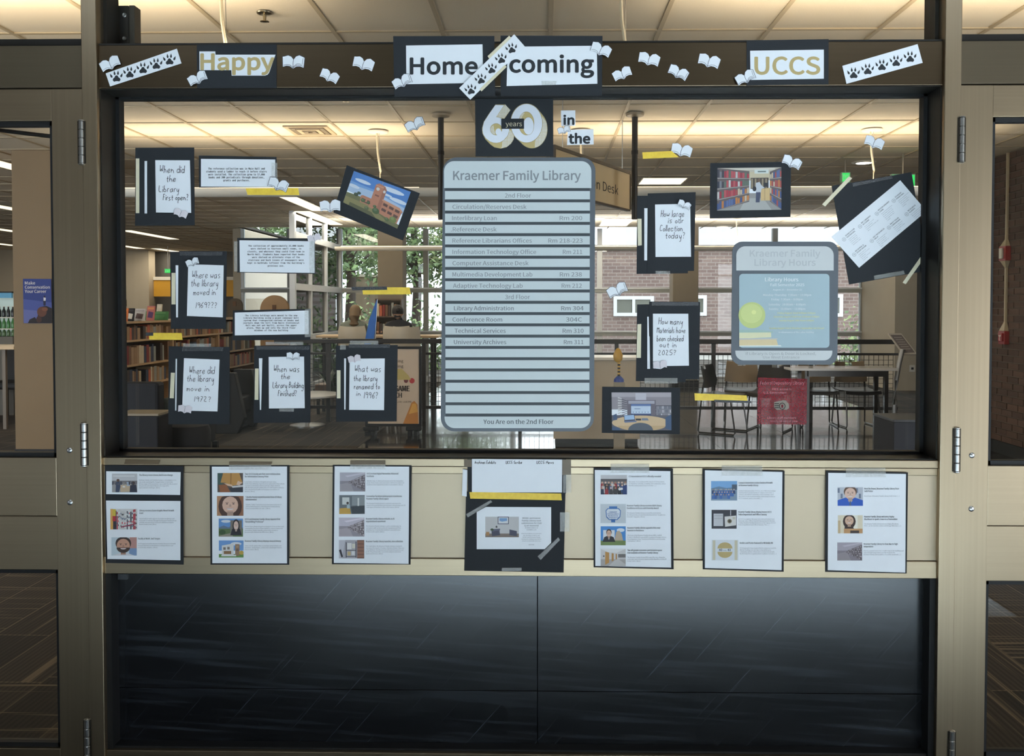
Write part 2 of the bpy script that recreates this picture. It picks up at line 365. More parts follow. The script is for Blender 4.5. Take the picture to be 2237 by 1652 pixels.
# --- doors either side
def door(n, s, label):
    """s = -1 left, +1 right; hinge edge against the mullion"""
    e = ML if s < 0 else MR                       # hinge edge
    st = at(113, 300, 0).x if s < 0 else at(2169, 300, 0).x
    far = e + s * 0.93; DT = at(90, 193, 0).z if s < 0 else at(2200, 184, 0).z
    d = thing('door_%d' % n, label, 'door', (e, 0, 0), kind='structure')
    def bx(nm, a, b_, y0, y1, z0, z1, m, **k): return MB().box(min(a, b_), max(a, b_), y0, y1, z0, z1).build(nm, m, d, **k)
    g = 0.0015 * s
    bx('stile', e + g, st, 0.0, 0.05, 0.01, DT - 0.002, ANODV, bevel=0.0015)
    fs = far - s * abs(st - e)
    bx('stile', fs, far, 0.0, 0.05, 0.01, DT - 0.002, ANODV, bevel=0.0015)
    refx = 60 if s < 0 else 2200
    zz = [at(refx, y, 0).z for y in ((264, 1000, 1246) if s < 0 else (255, 1018, 1271))]
    bx('top_rail', st, fs, 0.001, 0.05, zz[0], DT - 0.002, ANOD, bevel=0.0015)
    zm = zz[1] + (zz[2] - zz[1]) * 0.52
    bx('lock_rail', st, fs, 0.001, 0.05, zm + 0.0007, zz[1], ANOD, bevel=0.0015)
    bx('lower_lock_rail', st, fs, 0.004, 0.05, zz[2], zm - 0.0007, ANOD, bevel=0.0015)
    bx('bottom_rail', st, fs, 0.001, 0.05, 0.01, ZB, ANOD, bevel=0.0015)
    for z0, z1, nm in ((zz[1], zz[0], 'upper'), (ZB, zz[2], 'lower')):
        p = bx('pane', st, fs, 0.022, 0.028, z0, z1, GLASS)
        gk = MB(); w_ = 0.012
        for a, b_, c0, c1 in ((st, st + s * w_, z0, z1), (fs - s * w_, fs, z0, z1), (st, fs, z0, z0 + w_), (st, fs, z1 - w_, z1)):
            gk.box(min(a, b_), max(a, b_), 0.012, 0.038, c0, c1)
        gk.build('gasket', GASK, p)
    # door head over the leaf
    bx('head', e, e + s * 1.02, 0.0, 0.11, DT + 0.002, ZT, mat('brown_anodised_head', (104, 92, 74), 0.42, metal=0.7, noise=(3, .1), stretch=(.3, 1, 40)), bevel=0.0015)
    # hinges
    hs = ((265, 358), (926, 1017), (1572, 1665)) if s < 0 else ((257, 354), (936, 1030), (1598, 1692))
    hx = (178, 184, 191) if s < 0 else (2101, 2090, 2079)
    for (a, b_), x in zip(hs, hx):
        p0, p1 = at(x, a, -0.012), at(x, b_, -0.012); hgt = p0.z - p1.z; prof = []
        hb = None
        seg = MB()
        for k_ in range(5):
            za = p1.z + hgt * k_ / 5 + 0.0006; zb2 = p1.z + hgt * (k_ + 1) / 5 - 0.0006
            seg.lathe((p0.x, -0.014, 0), [(0.0062, za), (0.0075, za + 0.0012), (0.0075, zb2 - 0.0012), (0.0062, zb2)], 16)
        seg.lathe((p0.x, -0.014, 0), [(0.006, p1.z - 0.004), (0.0085, p1.z - 0.002), (0.0085, p1.z)], 16); seg.lathe((p0.x, -0.014, 0), [(0.0085, p0.z), (0.0085, p0.z + 0.002), (0.005, p0.z + 0.004)], 16)
        hb = seg.build('hinge', STEEL, d, smooth=True)
        MB().box(p0.x - 0.011, p0.x + 0.011, -0.0135, -0.0125, p1.z, p0.z).build('hinge_leaf', mat('dark_hinge_leaf', (60, 54, 46), .4, metal=.7), hb)
    for px, py in (((152, 984), (153, 1098)) if s < 0 else ((2123, 995), (2122, 1112))):
        c = at(px, py, 0)
        MB().lathe(c, [(0.0075, 0.0), (0.0078, -0.0012), (0.006, -0.003), (0.0025, -0.0035)], 18, axis='y').build('bolt_head', mat('pale_screw_steel', (205, 205, 205), .3, metal=1), d, smooth=True)
    return d, st, fs
dl, st, fs = door(1, -1, 'champagne aluminium glazed door left of the display window')
a_, b2 = at(-30, 281, 0.09), at(112, 298, 0.10)
arm = thing('door_closer', 'black door closer arm behind the top of the left door', 'door closer', (b2.x, 0.06, b2.z))
MB().tube([a_ + Vector((-.15, -.03, .02)), a_, b2], 0.006, 8).build('arm', GASK, arm)
MB().box(a_.x - 0.32, a_.x - 0.12, 0.055, 0.10, a_.z - 0.02, a_.z + 0.04).build('closer_body', GASK, arm, bevel=0.004)
dr, st2, fs2 = door(2, 1, 'champagne aluminium glazed door right of the display window')
wallp = mat('foyer_beige_wall', (150, 138, 118), 0.8, noise=(4, .05), bump=(120, .1))
box('wall_left_end', wallp, -4.2, ML - 1.02, -0.02, 0.11, 0, CEIL, kind='structure', label='plain beige wall beyond the left door', cat='wall')
box('wall_right_end', wallp, MR + 1.02, 4.2, -0.02, 0.11, 0, CEIL, kind='structure', label='plain beige wall beyond the right door', cat='wall')
# --- entrance foyer on the viewer's side (daylight and added lamps here light the front)
box('floor_foyer', mat('pale_terrazzo', (212, 211, 207), 0.25, noise=(90, .15)), -4.2, 4.2, -6, 0.12, -0.05, 0, kind='structure', label='pale polished floor of the entrance foyer', cat='floor')
box('ceiling_foyer', mat('foyer_brown_ceiling', (84, 74, 62), 0.85), -4.2, 4.2, -6, 0.11, CEIL + .001, CEIL + .05, kind='structure', label='brown ceiling of the entrance foyer', cat='ceiling')
box('wall_foyer_left', mat('foyer_brick_dark', (84, 66, 54), 0.85), -4.3, -4.2, -6, 0.11, 0, CEIL, kind='structure', label='dark left wall of the entrance foyer', cat='wall')
wfo = thing('wall_foyer_right', 'right wall of the entrance foyer with a window opening', 'wall', (4.2, -3, 0), kind='structure')
m = MB(); m.box(4.2, 4.3, -6, -4.65, 0, CEIL); m.box(4.2, 4.3, -1.35, 0.11, 0, CEIL); m.box(4.2, 4.3, -4.65, -1.35, 0, 0.1); m.box(4.2, 4.3, -4.65, -1.35, 2.2, CEIL); m.build('masonry', wallp, wfo)
wfb = thing('wall_foyer_back', 'plain outer wall of the entrance foyer', 'wall', (0, -5.8, 0), kind='structure')
m = MB(); m.box(-4.3, 4.3, -5.9, -5.8, 0, CEIL)
m.build('masonry', mat('foyer_back_wall', (92, 84, 74), .8), wfb)
box('added_dark_mat', mat('charcoal_mat', (13, 13, 14), .95, noise=(120, .3), bump=(200, .5)), -3.2, 3.2, -1.75, -.15, 0, .012, label='added charcoal mat below the window, darkening what the black boards reflect', cat='mat')  # unseen mats added to darken reflections in the boards and door glass
for x0, x1, lab in ((-4.15, -1.45, 'added charcoal mat before the left door, darkening the reflections there'), (2.3, 4.15, 'added charcoal mat before the right door, darkening the reflections there')):
    box('added_dark_mat', mat('charcoal_mat', (13, 13, 14)), x0, x1, -3.1, -1.76, 0, .012, label=lab, cat='mat')
for x, y, pw, lab in ((1.2, -3.3, 2800, 'middle'), (2.8, -3.2, 2000, 'right hand'), (-0.5, -3.5, 3000, 'left hand'), (-2.3, -4.9, 2000, 'far left'), (0.6, -4.9, 4600, 'farthest middle')):  # added spots: the brightened foyer floor bounces light onto the front
    t = thing('foyer_fill_spot', '%s added fill spot in the unseen foyer ceiling' % lab, 'downlight', (x, y, CEIL - .02), 'added foyer fill spots')
    MB().lathe((x, y, CEIL), [(.10, -.004), (.12, -.012), (.14, -.010), (.14, .0)], 28).build('trim_ring', mat('white_trim', (220, 220, 216), .4), t, smooth=True)
    l = bpy.data.lights.new('fill_beam', 'SPOT'); l.energy = pw; l.color = (.62, .82, 1.0); l.spot_size = math.radians(62); l.spot_blend = .8; l.shadow_soft_size = .09
    o = bpy.data.objects.new('fill_beam', l); COL.objects.link(o); o.parent = t; o.location = (0, 0, -.01)
for x, lab in ((-1.5, 'left'), (1.3, 'right')):  # added panels out of view, brightening the papers on the glass
    t = thing('foyer_fill_panel', '%s added flat fill panel on the unseen foyer ceiling' % lab, 'ceiling light', (x, -1.4, CEIL - .02), 'added foyer fill panels')
    MB().box(x - .62, x + .62, -1.55, -1.25, CEIL - .012, CEIL).build('frame', mat('white_trim', (220, 220, 216), .4), t); MB().box(x - .6, x + .6, -1.53, -1.27, CEIL - .016, CEIL - .0121).build('diffuser', mat('lit_cool_diffuser', (226, 238, 255), .5, emit=1.0), t)
    l = bpy.data.lights.new('fill_panel_light', 'AREA'); l.shape = 'RECTANGLE'; l.size = 1.2; l.size_y = .26; l.energy = 7; l.color = DAY
    o = bpy.data.objects.new('fill_panel_light', l); COL.objects.link(o); o.parent = t; o.location = (0, 0, -.002)
# ================================================================== LIBRARY SHELL
# ceiling: exposed tee grid, lay-in tiles
TS = 0.6096; GX0 = 0.037; GY0 = dy(5.0)
ce = thing('ceiling', 'suspended ceiling of square cream tiles in a metal grid', 'ceiling', (0, 6, CEIL), kind='structure')
TILE = mat('cream_acoustic_tile', (216, 204, 182), 0.9, noise=(140, 0.10), bump=(220, 0.35))
GRID = mat('cream_tee_grid', (176, 160, 132), 0.5)
cells = []
for i in range(-27, 15):
    for j in range(-5, 33):
        x, y = GX0 + (i + .5) * TS, GY0 + (j + .5) * TS
        if y < 0.42: continue
        if x > -6.3 and y > 15.0: continue
        if x > 9 or y > 22.5: continue
        cells.append((x, y, i, j))
def pix(p):
    d = Vector(p) - Vector((0, -DIST, EYE)); q = mw.to_3x3().transposed() @ d
    return (CX + FPX * q.x / -q.z, CY - FPX * q.y / -q.z)
def seen(x, y):
    u, v = pix((x, y, CEIL)); return -60 < u < W + 60 and -90 < v < 560
cells.sort(key=lambda c: (0 if seen(c[0], c[1]) else 1, c[1] + 0.15 * abs(c[0])))
tm = MB().box(-TS / 2 + .011, TS / 2 - .011, -TS / 2 + .011, TS / 2 - .011, 0.0, 0.016).build('ceiling_tile', TILE, ce)
tme = tm.data
tme_z = [v.co.z for v in tme.vertices]
for k_, (x, y, i, j) in enumerate(cells[:300]):
    o = tm if k_ == 0 else tm.copy()
    if k_: COL.objects.link(o); o.parent = ce
    o.location = (x, y - 6, random.uniform(0.0, 0.003))
# tm was built relative to the ceiling's origin: rebuild its vertices around the tile centre
for v in tme.vertices: v.co = (v.co.x, v.co.y + 6, v.co.z + CEIL)
rest = MB()
for x, y, i, j in cells[300:]: rest.box(x - TS / 2 + .011, x + TS / 2 - .011, y - TS / 2 + .011, y + TS / 2 - .011, CEIL, CEIL + .016)
rest.build('ceiling_tiles_beyond', TILE, ce, kind='stuff')
gr = MB()
for i in range(-27, 16):
    x = GX0 + i * TS
    gr.box(x - .012, x + .012, 0.2, 22.5 if x < -6.2 else 15.1, CEIL - .006, CEIL + .004)
for j in range(-5, 34):
    y = GY0 + j * TS
    if y < .2: continue
    gr.box(-16.5, 9.2 if y < 15.1 else -6.2, y - .012, y + .012, CEIL - .0055, CEIL + .0045)
gr.build('tee_grid', GRID, ce, kind='stuff')
cv = thing('ceiling_void', 'dark plenum board above the ceiling tiles', 'ceiling', (0, 6, CEIL + .05), kind='structure')
m = MB(); m.box(-16.6, 9.3, .11, WYV, CEIL + .05, CEIL + .09); m.box(-16.6, -6.05, WYV, 22.6, CEIL + .05, CEIL + .09); m.build('board', mat('dark_plenum', (60, 56, 50), .9), cv)
# floor: carpet tiles and a polished strip
cp = mat('brown_carpet_tile', (66, 57, 49), 0.95, noise=(30, .2))
nt = cp.node_tree; N = nt.nodes; L = nt.links; b = N['Principled BSDF']; tc = N.new('ShaderNodeTexCoord')
def cnode(t): return N.new('ShaderNode' + t)
br = cnode('TexBrick'); mp = cnode('Mapping'); mp.inputs['Rotation'].default_value = (0, 0, R90); L.new(tc.outputs['Object'], mp.inputs[0]); L.new(mp.outputs[0], br.inputs['Vector'])
br.inputs['Scale'].default_value = 1.0; br.inputs['Brick Width'].default_value = 1.0; br.inputs['Row Height'].default_value = 0.25; br.inputs['Mortar Size'].default_value = 0.004
br.inputs['Color1'].default_value = lin((30, 27, 24)) + (1,); br.inputs['Color2'].default_value = lin((66, 59, 51)) + (1,); br.inputs['Mortar'].default_value = lin((96, 86, 72)) + (1,)
mp2 = cnode('Mapping'); mp2.inputs['Scale'].default_value = (44, .55, 1); L.new(tc.outputs['Object'], mp2.inputs[0])
n2 = cnode('TexNoise'); n2.inputs['Scale'].default_value = 1; n2.inputs['Detail'].default_value = 2; L.new(mp2.outputs[0], n2.inputs[0])
mp3 = cnode('Mapping'); mp3.inputs['Scale'].default_value = (.8, 44, 1); L.new(tc.outputs['Object'], mp3.inputs[0])
n3 = cnode('TexNoise'); n3.inputs['Scale'].default_value = 1; n3.inputs['Detail'].default_value = 2; L.new(mp3.outputs[0], n3.inputs[0])
bmk = cnode('TexBrick'); L.new(mp.outputs[0], bmk.inputs['Vector']); bmk.inputs['Scale'].default_value = 1.0; bmk.inputs['Brick Width'].default_value = 1.0; bmk.inputs['Row Height'].default_value = 0.5; bmk.inputs['Mortar Size'].default_value = 0
bmk.inputs['Color1'].default_value = (0, 0, 0, 1); bmk.inputs['Color2'].default_value = (1, 1, 1, 1); stp = cnode('Math'); stp.operation = 'GREATER_THAN'; stp.inputs[1].default_value = .55; L.new(bmk.outputs[0], stp.inputs[0])
mxl = cnode('Mix'); L.new(stp.outputs[0], mxl.inputs[0]); L.new(n2.outputs['Fac'], mxl.inputs[2]); L.new(n3.outputs['Fac'], mxl.inputs[3])
r2 = cnode('MapRange'); r2.inputs[1].default_value = .59; r2.inputs[2].default_value = .66; L.new(mxl.outputs[0], r2.inputs[0])
wv = cnode('TexWave'); wv.inputs['Scale'].default_value = 14; wv.bands_direction = 'X'; L.new(tc.outputs['Object'], wv.inputs[0])
m1 = cnode('Mix'); m1.data_type = 'RGBA'; m1.blend_type = 'MULTIPLY'; m1.inputs[0].default_value = .55; L.new(br.outputs[0], m1.inputs[6]); L.new(wv.outputs[0], m1.inputs[7])
m2 = cnode('Mix'); m2.data_type = 'RGBA'; L.new(r2.outputs[0], m2.inputs[0]); L.new(m1.outputs[2], m2.inputs[6]); m2.inputs[7].default_value = lin((98, 88, 73)) + (1,)
L.new(m2.outputs[2], b.inputs['Base Color'])
box('floor', cp, -16.5, 9.2, 0.12, 22.6, -0.05, 0, kind='structure', label='brown striped carpet tiles covering the library floor', cat='floor')
pol = mat('polished_dark_tile', (44, 42, 42), 0.12, spec=0.9, noise=(2, .2), bump=(7, .10), stretch=(1, .35, 1), coat=0.3)
ps = thing('floor_polished', 'polished dark floor reflecting the windows by the table', 'floor', (0, 5, 0), kind='structure')
for i in range(7):
    for j in range(15):
        x0 = -1.97 + i * .96; y0 = dy(6.0) + j * .76
        MB().box(x0 + .002, x0 + .958, y0 + .002, y0 + .758, 0, .006).build('floor_tile', pol, ps)
# window wall
WY = dy(17.6); FR = mat('white_window_frame', (196, 200, 203), .5); FRG = mat('grey_window_bar', (140, 142, 138), .55)
ww = thing('window_5', 'tall window wall of white framed panes looking out on trees and brick', 'window', (0, WY, 0), kind='structure')
xs = [-6.05, -5.07, -4.08, -2.35, -.62, 1.11, 2.84, 4.57, 6.30, 8.03]; zs_ = [0.0, .97, 1.83, 2.67, CEIL]
for a, b_ in zip(xs, xs[1:]):
    for c0, c1 in zip(zs_, zs_[1:]): MB().box(a, b_, WY + .03, WY + .036, c0, c1).build('pane', GLASS_F, ww)
for x in xs: MB().box(x - .05, x + .05, WY - .04, WY + .07, 0, CEIL).build('mullion', FR if x in (-6.05, -4.08, 1.11) else FRG, ww)
for z in zs_[1:-1]:
    MB().box(xs[0], xs[-1], WY - .05, WY + .07, z - .05, z + .02).build('crossbar', FRG, ww)
    MB().box(xs[0], xs[-1], WY - .06, WY + .07, z + .02, z + .05).build('ledge', FR, ww)
MB().box(xs[0], xs[-1], WY - .05, WY + .07, 0, .12).build('curb', FR, ww)
# glazed side bay
SX = -4.08; w6 = thing('window_6', 'receding white framed side windows left of the tree view', 'window', (SX, dy(16), 0), kind='structure')
ys = [dy(14.3), dy(15.3), dy(16.4), dy(17.55)]
for a, b_ in zip(ys, ys[1:]):
    for c0, c1 in zip(zs_, zs_[1:]): MB().box(SX, SX + .006, a, b_, c0, c1).build('pane', GLASS_F, w6)
for y in ys: MB().box(SX - .04, SX + .05, y - .04, y + .04, 0, CEIL).build('mullion', FR, w6)
for z in (.12, .97, 1.83, 2.67): MB().box(SX - .05, SX + .06, ys[0], ys[-1], z - .06, z + .05).build('crossbar', FR, w6)
# walls
WB = mat('warm_beige_wall', (176, 164, 144), .85, noise=(3, .05), bump=(150, .12)); WG = mat('grey_wall', (120, 116, 108), .85)
BLUEBASE = mat('dark_blue_base', (44, 48, 58), .7)
x = at(1955, 700, dy(15.9)).x
wr = thing('wall_right', 'beige wall at the far right beside the brick view', 'wall', (x, dy(15.9), 0), kind='structure')
MB().box(x, 9.2, dy(15.9), WY + .1, 0, CEIL).build('plaster', WB, wr)
c = at(1992, 805, dy(15.9)); ol = MB().box(c.x - .05, c.x + .05, dy(15.88), dy(15.9), c.z - .06, c.z + .06).build('outlet_plate', mat('ivory_plastic', (205, 200, 188), .5), wr, bevel=.004)
MB().box(c.x - .02, c.x + .02, dy(15.872), dy(15.88), c.z - .02, c.z + .02).build('socket', GASK, ol)
box('wall_right_side', WG, 9.2, 9.3, .11, WY, 0, CEIL, kind='structure', label='plain grey wall far to the right', cat='wall')
xw = at(325, 600, dy(24)).x
wl = thing('wall_left', 'beige wall corner behind the bookcase at the left', 'wall', (xw, dy(24), 0), kind='structure')
MB().box(-16.5, xw, dy(24), dy(24.4), 0, CEIL).build('plaster', WB, wl)
c = at(273, 662, dy(24)); MB().box(c.x - .05, c.x + .05, dy(23.97), dy(24), c.z - .09, c.z + .09).build('switch_plate', mat('brown_switch', (96, 84, 70), .5), wl, bevel=.004)
box('wall_back', mat('dim_grey_wall', (104, 101, 95), .85), -16.5, -6.0, 22.4, 22.6, 0, CEIL, kind='structure', label='dim grey wall at the far end of the book stacks', cat='wall')
box('wall_left_side', WB, -16.6, -16.5, .11, 22.6, 0, CEIL, kind='structure', label='plain beige wall far to the left', cat='wall')
box('wall_far_return', WB, -6.2, -6.05, WY - .05, 22.5, 0, CEIL, kind='structure', label='wall returning behind the window wall at the left', cat='wall')
a_, b2 = at(328, 612, dy(24.3)), at(600, 648, dy(24.3))
yb = thing('wall_panel', 'ochre yellow band with a white top edge on the far wall', 'wall panel', (a_.x, dy(24.3), b2.z))
MB().box(a_.x, b2.x, dy(24.3), dy(24.4), b2.z, a_.z).build('yellow_board', mat('ochre_yellow_board', (206, 152, 36), .6), yb)
MB().box(a_.x, b2.x, dy(24.27), dy(24.4), a_.z, a_.z + .09).build('top_edge', mat('white_board_edge', (220, 214, 200), .6), yb)
# interior columns by the window
for px0, px1, D, lab in ((825, 880, 16.6, 'brown column between the tree windows'), (1470, 1526, 16.6, 'brown column in front of the brick view')):
    a_, b2 = at(px0, 600, dy(D)), at(px1, 600, dy(D))
    co = thing('column', lab, 'column', ((a_.x + b2.x) / 2, dy(D), 0), kind='structure')
    MB().box(a_.x, b2.x, dy(D), dy(D) + .45, 0, CEIL).build('shaft', mat('taupe_column_paint', (110, 101, 87), .8), co, bevel=.01)
    MB().box(a_.x - .01, b2.x + .01, dy(D) - .01, dy(D) + .46, 0, .12).build('base', GASK, co)
# column seen through the left door
D = 8.7; a_ = at(28, 600, dy(D)); xx = a_.x
cl = thing('column', 'beige square column behind the left door', 'column', (xx + .35, dy(D), 0), kind='structure')
MB().box(xx, xx + .72, dy(D), dy(D) + .7, 0.0, CEIL).build('shaft', mat('tan_column_paint', (134, 114, 88), .85, noise=(3, .05), bump=(150, .12)), cl, bevel=.006)
MB().box(xx - .005, xx + .725, dy(D) - .006, dy(D) + .7, 0, .075).build('base', GASK, cl)
# brick wall at the right, each brick its own piece
BX = 4.65; wbk = thing('wall_brick', 'dark brown brick wall seen through the right door', 'brick wall', (BX, dy(8.8), 0), kind='structure')
BR = [mat('brown_brick_%d' % i, c_, .9, noise=(25, .2), bump=(60, .4)) for i, c_ in enumerate(((90, 68, 57), (80, 60, 51), (100, 76, 64)))]
MB().box(BX + .012, BX + .25, dy(6.6), dy(10.3), 0, CEIL).build('mortar', mat('grey_brown_mortar', (112, 98, 85), .95, noise=(80, .15)), wbk)
bl, bh = .2032, .0677; base_me = {}
b_rest = MB(); near = []
for r_ in range(2, 45):
    for k_ in range(-1, 20):
        y0 = dy(6.6) + (k_ + (.5 if r_ % 2 else 0)) * bl; y1 = y0 + bl - .011
        y0c, y1c = max(y0, dy(6.6)), min(y1, dy(10.3))
        if y1c - y0c < .03: continue
        z0 = r_ * bh; 
        if z0 + bh > CEIL: continue
        full = y0c == y0 and y1c == y1
        if full and dy(8.35) < y0 and y1 < dy(9.5) and len(near) < 295: near.append((y0, z0))
        else: b_rest.box(BX, BX + .03, y0c, y1c, z0, z0 + bh - .011)
b_rest.build('bricks_beyond', BR[0], wbk, kind='stuff')
for i in range(3):
    base_me[i] = bpy.data.meshes.new('brick'); t = MB().box(0, .04, 0, bl - .011, 0, bh - .011)
    base_me[i].from_pydata(t.v, [], t.f); base_me[i].materials.append(BR[i])
for y0, z0 in near:
    o = bpy.data.objects.new('brick', base_me[random.choice((0, 0, 1, 1, 2))]); COL.objects.link(o); o.parent = wbk
    o.location = (random.uniform(-.003, .002), y0 - dy(8.8), z0)
MB().box(BX - .004, BX + .02, dy(6.6), dy(10.3), 0, 2 * bh - .004).build('base', GASK, wbk)
# ================================================================== LIGHT FITTINGS
WARM = (1.0, 0.85, 0.64)
WHITE = mat('white_enamel', (226, 220, 206), .4)
CORD = mat('cream_cord', (226, 214, 186), .6)
def pendant(D, cords, label, segs, wpm, tint=WARM, drop=.52, span=(-7.2, 7.2), emit=2.0):
    Y = dy(D); z = CEIL - drop
    t = thing('pendant_light', label, 'pendant light', (0, Y, z), group='linear uplights hung across the room')
    m = MB(); n = 14; prof = []
    for k in range(n + 1):                       # open trough: lower two thirds of a tube
        a = math.pi * (1.12 + .76 * 0) if 0 else math.radians(170 + 200 * k / n); prof.append((.062 * math.cos(a), .062 * math.sin(a)))
    inner = [(x * .9, zz * .9) for x, zz in prof[::-1]]; ring = prof + inner; X0, X1 = span
    vs = [(X0, Y + a, z + b) for a, b in ring] + [(X1, Y + a, z + b) for a, b in ring]; q = len(ring)
    m.add(vs, [(i, (i + 1) % q, q + (i + 1) % q, q + i) for i in range(q)])
    m.build('trough', WHITE, t, smooth=True)
    for a, b_ in segs: MB().tube([(a, Y, z + .012), (b_, Y, z + .012)], .012, 8).build('lamp_tube', mat('lit_fluorescent_tube', (255, 232, 190), .5, emit=2.0), t)
    for px, py in cords:
        x = at(px, py, Y).x
        MB().lathe((x, Y, CEIL - .024), [(.02, 0), (.085, .006), (.09, .016)], 24).build('canopy', WHITE, t, smooth=True)
        MB().tube([(x - .012, Y, CEIL - .02), (x - .004, Y, CEIL - .2), (x + .02, Y, CEIL - .36), (x + .012, Y, z + .05)], .0085, 8).build('cord', CORD, t, smooth=True)
        MB().tube([(x + .012, Y, CEIL - .02), (x + .016, Y, z + .06)], .002, 6).build('hanger_wire', STEEL, t)
    for a, b_ in segs:
        l = bpy.data.lights.new('uplight_glow', 'AREA'); l.shape = 'RECTANGLE'; l.size = b_ - a; l.size_y = .09; l.energy = wpm * (b_ - a); l.color = tint
        o = bpy.data.objects.new('uplight_glow', l); COL.objects.link(o); o.parent = t; o.location = ((a + b_) / 2, 0, .055); o.rotation_euler = (math.pi, 0, 0)
    return t
pendant(4.2, ((487, 20), (1360, 20)), 'nearest linear uplight, mostly hidden behind the header beam', ((-7, -1.35), (.75, 7)), 10.5, drop=.45)
pendant(7.8, ((826, 300), (1270, 300), (1905, 290)), 'second linear uplight, a pale tube crossing the window view', ((-3.95, -1.1), (.15, 3.7)), 7.6, span=(-4.0, 3.75))
pendant(15.65, ((1010, 480), (1610, 480)), 'third linear uplight, added farthest back to brighten the ceiling by the windows', ((-3.6, 6.0),), 13, (1.0, .98, .95), drop=.5, span=(-3.7, 6.1))  # added uplight, there to brighten the far ceiling
# recessed ceiling lights
LITE = mat('lit_ceiling_diffuser', (255, 238, 208), .5, emit=1.5)
def ceil_light(x, y, sx, sy, label):
    t = thing('ceiling_light', label, 'ceiling light', (x, y, CEIL - .012), group='recessed ceiling lights')
    MB().box(x - sx, x + sx, y - sy, y + sy, CEIL - .010, CEIL - .007).build('frame', WHITE, t)
    MB().box(x - sx + .02, x + sx - .02, y - sy + .02, y + sy - .02, CEIL - .013, CEIL - .0101).build('diffuser', LITE, t)
    l = bpy.data.lights.new('panel_glow', 'AREA'); l.shape = 'RECTANGLE'; l.size = 2 * sx; l.size_y = 2 * sy; l.energy = 28; l.color = (1, .9, .74)
    o = bpy.data.objects.new('panel_glow', l); COL.objects.link(o); o.parent = t; o.location = (0, 0, -.008)
def cl_at(px, py, sx, sy, label):
    D = 1.55 * FPX / (670 - py); p = at(px, py, dy(D)); ceil_light(p.x, p.y, sx, sy, label)
cl_at(1447, 396, .28, .28, 'lit ceiling panel right of the directory, above the question cards')
cl_at(1345, 486, .28, .7, 'lit ceiling panel at the window head right of the directory')
for i, (px, py, lab) in enumerate(((330, 512, 'long lit ceiling strip above the left bookcase'), (655, 440, 'lit ceiling strip right of the first typed note'),
        (262, 535, 'small lit ceiling strip at the left edge of the window'), (380, 548, 'lit ceiling strip above the yellow band'), (700, 476, 'lit ceiling strip below the tower photo'),
        (6, 356, 'nearest lit ceiling strip seen through the left door'), (6, 450, 'second lit ceiling strip seen through the left door'), (6, 500, 'third lit ceiling strip seen through the left door'), (6, 532, 'farthest lit ceiling strip seen through the left door'))):
    cl_at(px, py, .14, 1.2 if i < 5 else .5, lab)
p = at(1887, 357, dy(1.55 * FPX / 313)); dlt = thing('downlight', 'small round lit downlight beside the top right paper book', 'downlight', (p.x, p.y, CEIL - .02))
MB().lathe((p.x, p.y, CEIL - .014), [(.10, 0), (.125, .006), (.125, .012)], 28).build('trim_ring', WHITE, dlt, smooth=True); MB().lathe((p.x, p.y, CEIL - .017), [(.05, 0), (.08, .002)], 24).build('lens', mat('lit_lens', (255, 250, 240), .5, emit=4), dlt)
p = at(1578, 495, dy(1.55 * FPX / 175)); dlt = thing('downlight', 'flat round white downlight above the brick view', 'downlight', (p.x, p.y, CEIL - .02))
MB().lathe((p.x, p.y, CEIL - .014), [(.13, 0), (.17, .006), (.17, .012)], 28).build('trim_ring', WHITE, dlt, smooth=True); MB().lathe((p.x, p.y, CEIL - .017), [(.08, 0), (.11, .002)], 24).build('lens', LITE, dlt)
# sprinklers and vent
def sprinkler(px, py, label):
    p = at(px, py, dy(1.55 * FPX / (670 - py))); x, y = p.x, p.y
    t = thing('sprinkler', label, 'sprinkler', (x, y, CEIL - .06), group='ceiling sprinklers'); mm = mat('brass_chrome', (150, 140, 118), .3, metal=1)
    MB().lathe((x, y, CEIL), [(.028, -.016), (.04, -.012), (.042, -.006)], 20).build('escutcheon', mm, t, smooth=True)
    MB().lathe((x, y, CEIL), [(.008, -.05), (.010, -.016)], 10).build('stem', mm, t)
    MB().lathe((x, y, CEIL), [(.006, -.056), (.024, -.054), (.024, -.051), (.006, -.05)], 12).build('deflector', mm, t)
sprinkler(578, 28, 'small metal sprinkler on the ceiling above the Happy card')
sprinkler(755, 208, 'small metal sprinkler just below the header beam, left of centre')
p = at(678, 285, dy(1.55 * FPX / 385)); vt = thing('ceiling_vent', 'square cream air vent in the ceiling left of centre', 'vent', (p.x, p.y, CEIL - .02))
for k_, s_ in enumerate((.19, .145, .10, .055)):
    mb = MB(); zz = CEIL - .010 - .004 * k_
    for a, b_, c0, c1 in ((-s_, s_, -s_, -s_ + .035), (-s_, s_, s_ - .035, s_), (-s_, -s_ + .035, -s_ + .035, s_ - .035), (s_ - .035, s_, -s_ + .035, s_ - .035)): mb.box(p.x + a, p.x + b_, p.y + c0, p.y + c1, zz, zz + .012)
    mb.build('louvre_ring', GRID if k_ % 2 == 0 else mat('vent_dark', (120, 108, 90), .7), vt)  # every second ring in a darker brown
